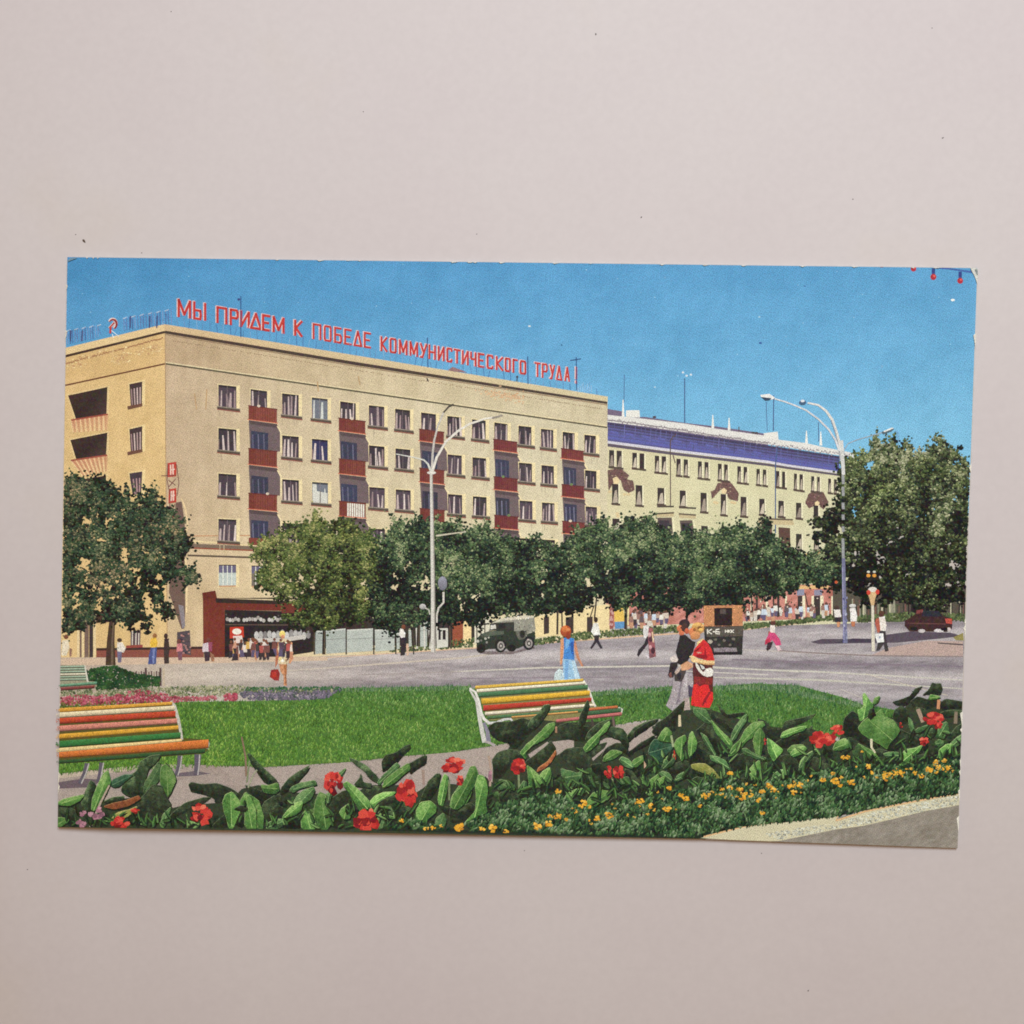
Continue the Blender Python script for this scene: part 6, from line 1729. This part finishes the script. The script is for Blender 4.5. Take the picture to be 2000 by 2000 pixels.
lp("Q", "d", (20, 1180, 50, 1190, 130, 1280, 230, 1370, 255, 1410, 235, 1425, 150, 1400, 90, 1320, 40, 1240), (270, 1480, 290, 1430, 350, 1360, 430, 1310, 500, 1270, 480, 1310, 420, 1380, 340, 1450, 280, 1490), (815, 1215, 860, 1225, 940, 1260, 1010, 1330, 1060, 1390, 1030, 1400, 980, 1370, 930, 1310, 860, 1250),
   (850, 1420, 900, 1370, 910, 1330, 925, 1400, 990, 1410, 980, 1440), (1450, 1380, 1500, 1340, 1530, 1340, 1510, 1420, 1480, 1480, 1430, 1540, 1370, 1560, 1400, 1480), (1040, 1650, 1090, 1590, 1150, 1600, 1170, 1640, 1110, 1690))
lp("Q", "g", (350, 1460, 370, 1430, 450, 1400, 545, 1385, 555, 1420, 480, 1430, 420, 1450, 380, 1480), (400, 1520, 450, 1470, 530, 1440, 545, 1470, 510, 1530, 450, 1570, 380, 1620, 350, 1620), (165, 1765, 180, 1720, 240, 1690, 300, 1690, 290, 1740, 240, 1765), (1040, 1400, 1100, 1330, 1180, 1250, 1210, 1270, 1170, 1310, 1100, 1360, 1060, 1420),
   (1050, 1720, 1080, 1670, 1120, 1710, 1100, 1765, 1050, 1765), (700, 1370, 730, 1330, 790, 1285, 770, 1330, 740, 1380), (630, 1500, 660, 1480, 680, 1500, 660, 1560, 640, 1560))
lp("Q", "b", (120, 1420, 180, 1430, 250, 1405, 262, 1460, 230, 1490, 150, 1480), (0, 1490, 60, 1520, 110, 1560, 140, 1660, 130, 1765, 0, 1765), (540, 1620, 555, 1540, 580, 1480, 635, 1500, 620, 1560, 640, 1610, 670, 1650, 680, 1700, 640, 1765, 560, 1765), (290, 1680, 330, 1620, 400, 1560, 450, 1550, 430, 1620, 380, 1660),
   (445, 1765, 440, 1670, 470, 1620, 490, 1650, 540, 1650, 560, 1765), (1080, 1440, 1100, 1380, 1180, 1310, 1280, 1255, 1290, 1300, 1230, 1350, 1180, 1390, 1120, 1430), (770, 1420, 800, 1400, 870, 1440, 930, 1500, 980, 1560, 960, 1600, 900, 1620, 860, 1560, 820, 1490),
   (980, 1550, 1020, 1510, 1090, 1480, 1180, 1480, 1120, 1520, 1050, 1560, 1000, 1610), (740, 1640, 760, 1600, 810, 1570, 825, 1600, 820, 1680, 770, 1690))
lp("Q", "k", (1000, 1620, 1050, 1560, 1130, 1510, 1230, 1500, 1180, 1550, 1090, 1580, 1030, 1630), (1500, 1550, 1540, 1590, 1610, 1600, 1700, 1610, 1771, 1560, 1771, 1700, 1700, 1715, 1640, 1680, 1560, 1640))
lp("Q", "b", (1515, 1530, 1530, 1420, 1560, 1340, 1590, 1350, 1590, 1420, 1575, 1500, 1550, 1580, 1525, 1570), (1610, 1590, 1620, 1520, 1690, 1420, 1771, 1330, 1771, 1500, 1730, 1570, 1660, 1610), (1350, 1720, 1340, 1620, 1380, 1560, 1450, 1550, 1500, 1590, 1490, 1640, 1430, 1690, 1370, 1765))
lp("Q", "g", (1490, 1765, 1500, 1680, 1560, 1640, 1580, 1700, 1550, 1765))
lp("R", "k", (0, 1600, 60, 1610, 120, 1580, 160, 1560, 200, 1600, 190, 1650, 120, 1700, 30, 1720, 0, 1700), (380, 1500, 450, 1440, 520, 1470, 600, 1500, 640, 1550, 580, 1580, 480, 1580, 400, 1560), (1250, 1550, 1340, 1480, 1440, 1450, 1540, 1490, 1530, 1530, 1430, 1530, 1350, 1540, 1280, 1570),
   (940, 1450, 1000, 1400, 1060, 1410, 1080, 1440, 1000, 1460), (720, 1420, 800, 1380, 860, 1400, 850, 1440, 780, 1480, 700, 1460), (1370, 1300, 1420, 1310, 1480, 1380, 1510, 1450, 1480, 1480, 1420, 1400, 1380, 1360))
lp("R", "b", (10, 1570, 30, 1490, 80, 1440, 110, 1390, 150, 1290, 190, 1280, 215, 1340, 190, 1420, 150, 1470, 110, 1560, 60, 1600, 20, 1600), (200, 1510, 195, 1420, 220, 1350, 260, 1360, 285, 1400, 290, 1480, 270, 1560, 290, 1640, 240, 1680, 130, 1720, 100, 1730, 200, 1620), (620, 1440, 610, 1340, 605, 1270, 650, 1300, 700, 1350, 740, 1390, 700, 1420, 650, 1450),
   (700, 1350, 720, 1320, 780, 1280, 790, 1320, 770, 1380, 740, 1400), (900, 1520, 930, 1480, 1010, 1450, 1080, 1440, 1050, 1490, 980, 1500, 930, 1540), (1070, 1590, 1080, 1540, 1130, 1480, 1250, 1450, 1260, 1490, 1230, 1540, 1170, 1560, 1120, 1600), (1200, 1240, 1210, 1200, 1260, 1150, 1310, 1150, 1350, 1165, 1290, 1210, 1230, 1230),
   (1420, 1270, 1440, 1220, 1500, 1190, 1540, 1190, 1510, 1240, 1460, 1280), (1560, 1500, 1580, 1430, 1640, 1370, 1690, 1350, 1670, 1400, 1620, 1440, 1590, 1500))
lp("R", "g", (370, 1420, 390, 1380, 450, 1390, 510, 1440, 490, 1460, 430, 1440, 380, 1460), (880, 1360, 870, 1290, 930, 1310, 1000, 1330, 1040, 1290, 1030, 1350, 980, 1400, 960, 1440, 910, 1400), (1090, 1350, 1120, 1400, 1180, 1390, 1250, 1420, 1240, 1450, 1170, 1440, 1110, 1420), (1330, 1230, 1350, 1200, 1400, 1220, 1440, 1270, 1420, 1290, 1360, 1270),
   (1350, 1510, 1360, 1430, 1330, 1370, 1400, 1360, 1420, 1420, 1400, 1470, 1380, 1520), (1660, 1290, 1680, 1230, 1740, 1190, 1771, 1210, 1740, 1260, 1690, 1290), (540, 1440, 570, 1390, 600, 1400, 590, 1460, 560, 1490))
lp("P", "d", (555, 1460, 590, 1380, 680, 1310, 700, 1250, 780, 1200, 860, 1190, 830, 1240, 760, 1300, 740, 1380, 760, 1440, 730, 1500, 660, 1510, 600, 1490), (240, 1570, 270, 1490, 310, 1390, 350, 1410, 340, 1470, 310, 1540, 320, 1620, 290, 1640), (420, 1550, 480, 1520, 580, 1510, 560, 1540, 470, 1560))
lp("P", "g", (735, 1480, 740, 1400, 780, 1340, 850, 1240, 870, 1290, 850, 1380, 800, 1440))
lp("P", "k", (900, 1240, 960, 1310, 990, 1380, 970, 1390, 930, 1310))
lp("P", "b", (860, 1400, 870, 1290, 900, 1260, 960, 1320, 985, 1380, 950, 1460, 915, 1520, 890, 1470))
lp("P", "k", (690, 1550, 740, 1500, 800, 1430, 870, 1430, 910, 1520, 945, 1580, 930, 1600, 840, 1660, 800, 1700, 700, 1720, 620, 1680, 650, 1600, 700, 1590), (50, 1580, 120, 1590, 200, 1620, 260, 1680, 270, 1740, 220, 1755, 140, 1740, 80, 1650), (920, 1700, 960, 1640, 1060, 1560, 1180, 1525, 1260, 1520, 1200, 1570, 1100, 1610, 1010, 1660, 940, 1710),
   (1090, 1420, 1120, 1400, 1200, 1420, 1310, 1410, 1420, 1450, 1480, 1500, 1470, 1520, 1390, 1540, 1300, 1560, 1280, 1520, 1180, 1490, 1110, 1480), (1270, 1740, 1330, 1690, 1390, 1640, 1400, 1700, 1390, 1755, 1300, 1755))
lp("P", "t", (460, 1410, 500, 1370, 580, 1345, 650, 1340, 600, 1380, 540, 1430, 500, 1440))
lp("P", "b", (320, 1640, 330, 1540, 360, 1440, 410, 1340, 450, 1310, 470, 1400, 440, 1470, 400, 1540, 360, 1600), (50, 1560, 110, 1530, 190, 1510, 260, 1500, 220, 1550, 150, 1580, 70, 1575), (50, 1680, 100, 1680, 145, 1695, 90, 1740, 50, 1750), (1350, 1560, 1380, 1500, 1430, 1480, 1490, 1560, 1480, 1640, 1430, 1755, 1400, 1755, 1370, 1650),
   (1490, 1560, 1530, 1480, 1580, 1540, 1610, 1620, 1610, 1765, 1540, 1755, 1530, 1650))
lp("P", "g", (860, 1740, 880, 1660, 945, 1590, 930, 1650, 900, 1740))
lp("P", "k", (1440, 1610, 1500, 1580, 1550, 1600, 1530, 1640))
lp("P", "r", (420, 1590, 500, 1560, 600, 1540, 690, 1510, 700, 1530, 620, 1580, 500, 1610))
lp("P", "y", (470, 1700, 520, 1640, 600, 1620, 680, 1590, 640, 1640, 560, 1690))
for t, pts, w, c in (("P", [1500, 1040, 1530, 1200, 1535, 1350], [3, 4], (132, 104, 84)), ("P", [460, 1420, 390, 1560, 310, 1750], [3, 5], (170, 150, 130)), ("P", [1560, 1230, 1540, 1400], 3, (120, 130, 90)), ("R", [535, 1330, 540, 1480], 4, (120, 132, 90)),
                     ("R", [300, 1190, 320, 1300, 310, 1430], [5, 4], (166, 140, 120)), ("R", [1530, 1180, 1530, 1320], [4, 3], (190, 172, 140)), ("R", [1270, 1360, 1280, 1450], 3, (140, 146, 100)), ("U", [700, 1015, 702, 1080, 730, 1120], [5, 3], (206, 196, 160)),
                     ("U", [1052, 790, 1075, 850, 1090, 890], [8, 7], (160, 134, 112)), ("U", [1340, 810, 1335, 900], [6, 7], (128, 112, 92)), ("U", [1210, 720, 1205, 790], 6, (190, 130, 90)), ("S", [350, 870, 352, 960], [4, 6], (208, 190, 150)), ("S", [285, 1030, 300, 1120], 4, (150, 160, 116)),
                     ("S", [80, 1180, 78, 1330], [5, 3], (196, 160, 130)), ("Q", [1600, 1380, 1600, 1540], 4, (110, 120, 84)), ("Q", [1395, 1300, 1400, 1420], [6, 5], (150, 126, 112)), ("Q", [20, 1440, 60, 1340, 90, 1300], 3, (150, 150, 120)), ("R", [830, 960, 830, 1010], 4, (160, 120, 90))):
    st = Ink("stem", cbo)
    st.stroke(T(t, pts), w, c)
    st.build()
fy = Ink("undergrowth", cbo, kind="stuff")
PU = np.concatenate([scatter(J(("R", [280, 1440, 700, 1420, 1000, 1400, 1500, 1400, 1771, 1420, 1771, 1500, 1300, 1560, 1000, 1600, 500, 1560])), 70), scatter(J(("S", [400, 1420, 700, 1330, 1100, 1320, 1400, 1330, 1600, 1330, 1300, 1400, 900, 1420, 500, 1480])), 55),
                     scatter(J(("U", [250, 1240, 600, 1180, 900, 1180, 1380, 1130, 1380, 1180, 900, 1240, 500, 1260])), 55), scatter(J(("Q", [100, 1740, 700, 1640, 1100, 1600, 1400, 1640, 1000, 1765])), 46), scatter(J(("P", [60, 1745, 400, 1700, 900, 1700, 1300, 1700, 1100, 1760])), 40),
                     P[rng.random(n) < .05]])
for p in PU:
    ang = rng.normal(-math.pi / 2, .75)
    L, W = rng.uniform(12, 30), rng.uniform(4, 9)
    d = np.array((math.cos(ang), math.sin(ang)))
    nn_ = np.array((-d[1], d[0]))
    bend = rng.normal(0, .18) * L
    q = np.linspace(0, 1, 7)
    pr = (q + .05) ** .6 * (1 - q) ** .9 * 1.9
    cen = p + d * (q * L)[:, None] + nn_ * (bend * q * q)[:, None]
    tone_ = lerp_pal([(34, 44, 28), (52, 78, 42), (78, 118, 56), (118, 150, 84)], np.array([np.clip(rng.normal(.45, .3), 0, 1)]))[0]
    a, b = cen + nn_ * (pr * W * .5)[:, None], cen - nn_ * (pr * W * .5)[:, None]
    if rng.random() < .5:
        a, b = b, a
    fy.poly(np.concatenate([a, a[::-1] * 0 + b[::-1]]) + (2, 3), (28, 33, 24), up=False)
    fy.poly(np.concatenate([a, cen[::-1]]), [mix(tone_, tone_ * 1.2, k) for k in q] + [tone_] * 7, up=False)
    fy.poly(np.concatenate([cen, b[::-1]]), [tone_ * .8] * 7 + [tone_ * .55] * 7, up=False)
fy.build()
RED = [(92, 20, 24), (150, 32, 32), (190, 44, 40), (208, 66, 52), (222, 110, 84)]


def flower(tile, x, y, rx, ry, n=16, pal=RED, name="flower"):
    k = TILES[tile][2]
    cx, cy = T(tile, [x, y])[0]
    f = Ink(name, cbo, z0=ZC[0])
    for i in range(n):
        a = rng.uniform(0, 6.28)
        r = math.sqrt(rng.random()) * .78
        px, py = cx + rx * k * r * math.cos(a), cy + ry * k * r * math.sin(a)
        s = rng.uniform(.24, .42) * k
        m = 6
        an = np.linspace(0, 6.28, m, endpoint=False) + rng.random()
        rr = rng.uniform(.6, 1.2, m)
        c = lerp_pal(pal, np.array([np.clip(rng.random() * .8 + .25 * (-math.sin(a)) * r + .1, 0, 1)]))[0]
        f.poly(np.column_stack([px + rx * s * rr * np.cos(an), py + ry * s * rr * np.sin(an)]), c)
    f.build(advance=False)
    return f.zmax


zz = []
for a in (("P", 1180, 1650, 95, 85), ("P", 545, 1715, 75, 55), ("P", 660, 1620, 40, 22), ("Q", 690, 1395, 75, 95), ("Q", 1265, 1480, 92, 115), ("Q", 955, 1690, 105, 110), ("Q", 1630, 1262, 100, 68), ("Q", 1682, 1385, 36, 42), ("R", 535, 1270, 74, 64), ("R", 1238, 1322, 42, 55),
          ("R", 1322, 1312, 46, 68), ("S", 1470, 1060, 98, 68), ("S", 1588, 985, 60, 46), ("S", 1022, 1078, 16, 28), ("S", 310, 1190, 13, 46), ("U", 1165, 862, 80, 55), ("U", 1208, 912, 36, 34), ("U", 1098, 1035, 40, 36), ("U", 925, 910, 18, 30)):
    zz.append(flower(*a, n=26 if a[3] > 70 else 16 if a[3] > 30 else 7))
pk = [(120, 80, 92), (166, 112, 124), (196, 148, 156)]
for a in (("P", 360, 1640, 70, 60), ("P", 255, 1640, 35, 30), ("P", 240, 1720, 40, 40), ("R", 310, 1340, 16, 60)):
    zz.append(flower(*a, n=14, pal=pk))
ZC[0] = max(zz) + STEP

# ------------------------------------------------------------------ marigold edging, kerb and roadway in the lower right corner
kr = Ink("printed_roadway", label="grey roadway with pale kerb in the lower right corner")
kr.grid(tuple(T("U", [-80, 1700])[0]), tuple(T("U", [1400, 1440])[0]), (1890, 1690), (1490, 1690), 50, 30, lambda x, y: np.column_stack([136 + 0 * x, 126 + 0 * x, 112 + 0 * x]) + ((vnoise(x, y, 4, 91) - .5) * 26 + (vnoise(x, y, 30, 92) - .5) * 12)[:, None])
kr.poly(J(("S", [515, 1835, 640, 1800, 860, 1750, 1100, 1715, 1610, 1636]), ("U", [430, 1640, 650, 1570, 850, 1525, 1100, 1480, 1395, 1425, 1395, 1508, 1100, 1560, 850, 1622, 640, 1670, 420, 1700, 200, 1745, 0, 1785, -140, 1790])), (196, 186, 150))
P = scatter(J(("U", [-100, 1730, 200, 1680, 430, 1655, 650, 1585, 850, 1540, 1380, 1440, 1380, 1500, 850, 1612, 640, 1660, 420, 1695, 200, 1738, 0, 1775])), 700)
n = len(P)
c = lerp_pal([(140, 136, 120), (188, 188, 170), (214, 206, 172), (226, 226, 206)], rng.random(n))
kr.dabs(P, rng.uniform(1.2, 3, n), rng.uniform(1, 2.2, n), rng.uniform(-.6, .3, n), c, c * .86, 6)
kr.stroke(J(("S", [540, 1825, 860, 1745, 1100, 1708, 1610, 1632]), ("U", [430, 1632, 650, 1562, 1000, 1492, 1395, 1418])), [3, 3.4, 3], (214, 172, 120))
kr.build()
mg = Ink("printed_marigold_border", label="low marigold border with orange blooms beside the kerb")
mpoly = J(("Q", [1000, 1790, 1120, 1740, 1300, 1680, 1500, 1745, 1771, 1780]), ("R", [100, 1720, 280, 1640, 400, 1570, 560, 1530, 700, 1500, 860, 1490, 1000, 1590, 1160, 1600, 1320, 1545, 1540, 1520]),
          ("S", [430, 1440, 700, 1380, 900, 1420, 1100, 1380, 1300, 1370]), ("U", [150, 1300, 400, 1240, 700, 1210, 900, 1220, 1180, 1190, 1395, 1140, 1385, 1425, 1000, 1478, 700, 1540, 430, 1600, 0, 1650]),
          ("S", [1100, 1712, 860, 1745, 560, 1800, 480, 1850, 0, 1850]), ("R", [900, 1850, 0, 1810]))
mg.poly(mpoly, (34, 44, 32))
mgo = mg.build()
mf = Ink("foliage", mgo, kind="stuff")
n = 9000
P = scatter(mpoly, n)
t = np.clip(vnoise(P[:, 0], P[:, 1], 15, 95) * .75 + rng.normal(0, .28, n) + .09 - .30 * np.clip((P[:, 1] - (1640 - (P[:, 0] - 1300) * .14) + 10) / 30, 0, 1), 0, 1)
c = lerp_pal([(22, 32, 24), (38, 62, 38), (60, 100, 54), (92, 132, 72), (152, 174, 126)], t)
order = np.clip(rng.random(n) * .6 + t * .4, 0, 1)
mf.dabs(P, rng.uniform(1.1, 2.3, n), rng.uniform(2.8, 6.4, n), rng.normal(.45, .4, n), c, c * .5, 14, order=order)
mf.build()
ORG = [(176, 112, 30), (214, 146, 34), (228, 168, 48), (240, 192, 84)]
cbo_keep, cbo = cbo, mgo
zz = []
for tile, pts in (("Q", [1225, 1700, 22, 1420, 1760, 22, 1475, 1755, 22, 1535, 1740, 16, 1685, 1755, 44]),
                  ("R", [845, 1470, 28, 1035, 1565, 42, 685, 1740, 46, 775, 1725, 38, 840, 1670, 30, 785, 1665, 22, 910, 1690, 18, 1090, 1695, 14, 1155, 1680, 30, 1245, 1655, 38, 1485, 1545, 34, 1565, 1580, 30, 1700, 1605, 32, 1720, 1435, 28, 75, 1755, 44, 245, 1765, 28, 330, 1755, 46, 435, 1785, 26]),
                  ("S", [360, 1495, 24, 395, 1525, 32, 540, 1505, 30, 585, 1495, 18, 515, 1585, 20, 690, 1450, 16, 745, 1325, 26, 745, 1440, 24, 845, 1520, 28, 830, 1450, 22, 865, 1490, 24, 905, 1500, 26, 975, 1540, 26, 1000, 1470, 28, 1060, 1420, 30, 1085, 1460, 28, 1000, 1635, 26, 1220, 1430, 28, 1250,
                         1475, 28, 1295, 1420, 30, 1475, 1380, 24, 1565, 1390, 30, 875, 1410, 14, 690, 1490, 12, 180, 1475, 12]),
                  ("U", [335, 1320, 24, 425, 1335, 32, 465, 1365, 20, 550, 1340, 32, 410, 1275, 18, 470, 1305, 16, 490, 1155, 24, 525, 1155, 20, 675, 1225, 26, 700, 1270, 18, 800, 1285, 20, 840, 1280, 24, 885, 1275, 24, 930, 1270, 26, 815, 1310, 30, 1030, 1270, 20, 1080, 1295, 22, 1135, 1245, 34,
                         1190, 1190, 24, 1250, 1180, 20, 1205, 1230, 24, 1285, 1235, 24, 1190, 1268, 16, 740, 1305, 12, 1000, 1240, 14, 585, 1225, 10, 630, 1110, 12, 245, 1295, 14, 1240, 1240, 16])):
    for x, y, r in np.reshape(pts, (-1, 3)):
        zz.append(flower(tile, x, y, r * 1.05, r * .85, n=11, pal=ORG))
for p in scatter(J(("R", [500, 1700, 900, 1600, 1300, 1560, 1771, 1520, 1771, 1640, 1300, 1700, 800, 1780]), ("S", [400, 1560, 700, 1420, 1300, 1390, 1600, 1350, 1600, 1440, 1300, 1500, 900, 1560]), ("U", [200, 1350, 700, 1240, 1390, 1160, 1385, 1270, 900, 1320, 500, 1380])), 60):
    zz.append(flower("X", p[0], p[1], rng.uniform(2, 4.4), rng.uniform(1.8, 3.6), n=6, pal=ORG))
ZC[0] = max(zz) + STEP

# ------------------------------------------------------------------ wear of the card: bare corner, scuffed edges
wr = Ink("worn_patch", label="bare white paper where the corner and edge ink has worn off", kind="stuff")
wr.tp("D", [1752, 86, 1790, 88, 1830, 110, 1830, 170, 1812, 230, 1800, 190, 1785, 150, 1765, 115], (206, 204, 192))
wr.tp("D", [1785, 105, 1806, 100, 1816, 140, 1804, 150], (128, 136, 132))
for k in range(12):
    v = rng.uniform(.06, .95)
    p = from_unit([[.9996, v], [.9982 - rng.uniform(0, .0014), v + .004], [.9996, v + rng.uniform(.008, .03)]])
    wr.poly(p, (216, 208, 190), clip=False)
for k in range(20):
    u = rng.uniform(0, 1)
    p = from_unit([[u, .0005], [u + .003, .0016 + rng.uniform(0, .0014)], [u + rng.uniform(.004, .012), .0005]])
    wr.poly(p, (206, 204, 196), clip=False)
for k in range(7):
    v = rng.uniform(.03, .95)
    p = from_unit([[.0005, v], [.0016 + rng.uniform(0, .0012), v + .004], [.0005, v + rng.uniform(.008, .03)]])
    wr.poly(p, (206, 196, 176), clip=False)
for u in (.022, .029, .034):
    wr.poly(from_unit([[u, .0005], [u + .001, .0035], [u + .0025, .0005]]), (210, 204, 198), clip=False)
wr.poly(T("A", [128, 112, 150, 94, 205, 92, 176, 104, 150, 114, 132, 122]), (110, 142, 160))
wr.build()
print("ink pile, micrometres:", round(PILE.max(), 1))


# ------------------------------------------------------------------ crumbs and dust on the sheet
def crumb(name, label, px, py, L, W, rot, mat, group=None):
    x, y = to_card([(px, py)])[0]
    z = float(paper_height(np.array([x]), np.array([y]))[0])
    k = CARD_W / 1780
    h = max(W, 2.0) * k * .35
    n = 7
    v = []
    for ring, (s, zz_) in enumerate(((1.0, 0.0), (.8, h * .6), (.35, h))):
        for i in range(n):
            a = 2 * math.pi * i / n
            r = rng.uniform(.75, 1.2)
            v.append((L * k * .5 * s * r * math.cos(a), W * k * .5 * s * r * math.sin(a) * (1.3 if math.cos(a) < 0 else .7), zz_))
    f = [[r * n + i, r * n + (i + 1) % n, (r + 1) * n + (i + 1) % n, (r + 1) * n + i] for r in (0, 1) for i in range(n)]
    f += [list(range(n))[::-1], [2 * n + i for i in range(n)]]
    me = bpy.data.meshes.new(name)
    me.from_pydata(v, [], f)
    me.materials.append(mat)
    o = link(name, me, None, label)
    o["category"] = "crumb" if name == "crumb" else "dust speck"
    o.location = (x, y, z - 0.00001)
    o.rotation_euler = (0, 0, rot)
    if group:
        o["group"] = group


crumb("crumb", "brown pointed crumb just above the postcard's upper left corner", 162, 470, 10, 4.2, -.85, CRUMB)
for px, py, L, W, r, lab in ((146, 457, 3, 2, 0, "tiny pale dust speck just up and left of the brown crumb"), (275, 493, 3, 2.2, .3, "tiny dust speck touching the sky edge above the roof emblem"),
                             (333, 21, 2.6, 2.2, 0, "tiny dust speck at the very top of the sheet, left half"), (709, 217, 2.6, 2.2, 1, "lone dust speck on bare paper high above the slogan"),
                             (931, 456, 2.6, 2, 1, "tiny dust speck on paper above the middle of the sky edge"), (1164, 65, 3, 4.2, 0, "upright grey dust speck near the top middle of the sheet"),
                             (1253, 423, 5, 2.4, 1.1, "slanted dark dust fibre above the long cream house"), (1843, 268, 6, 2.2, .45, "long grey dust fibre above the red bulbs"),
                             (1667, 388, 3, 2.4, 0, "small grey dust speck above the curved lamp arms"), (1822, 53, 2.6, 2, 0, "faint dust speck near the top right corner of the sheet"),
                             (50, 1701, 3, 2.4, .4, "dust speck below the lower left corner of the card"), (1490, 1671, 2.6, 2, 0, "dust speck under the pale kerb at the lower edge"),
                             (1024, 1667, 3, 2, .8, "dust speck under the marigolds at the lower edge"), (1580, 1937, 4, 2.4, 1, "grey dust speck near the bottom of the sheet")):
    crumb("dust_speck", lab, px, py, L, W, r, DUST, "dust specks scattered on the paper")
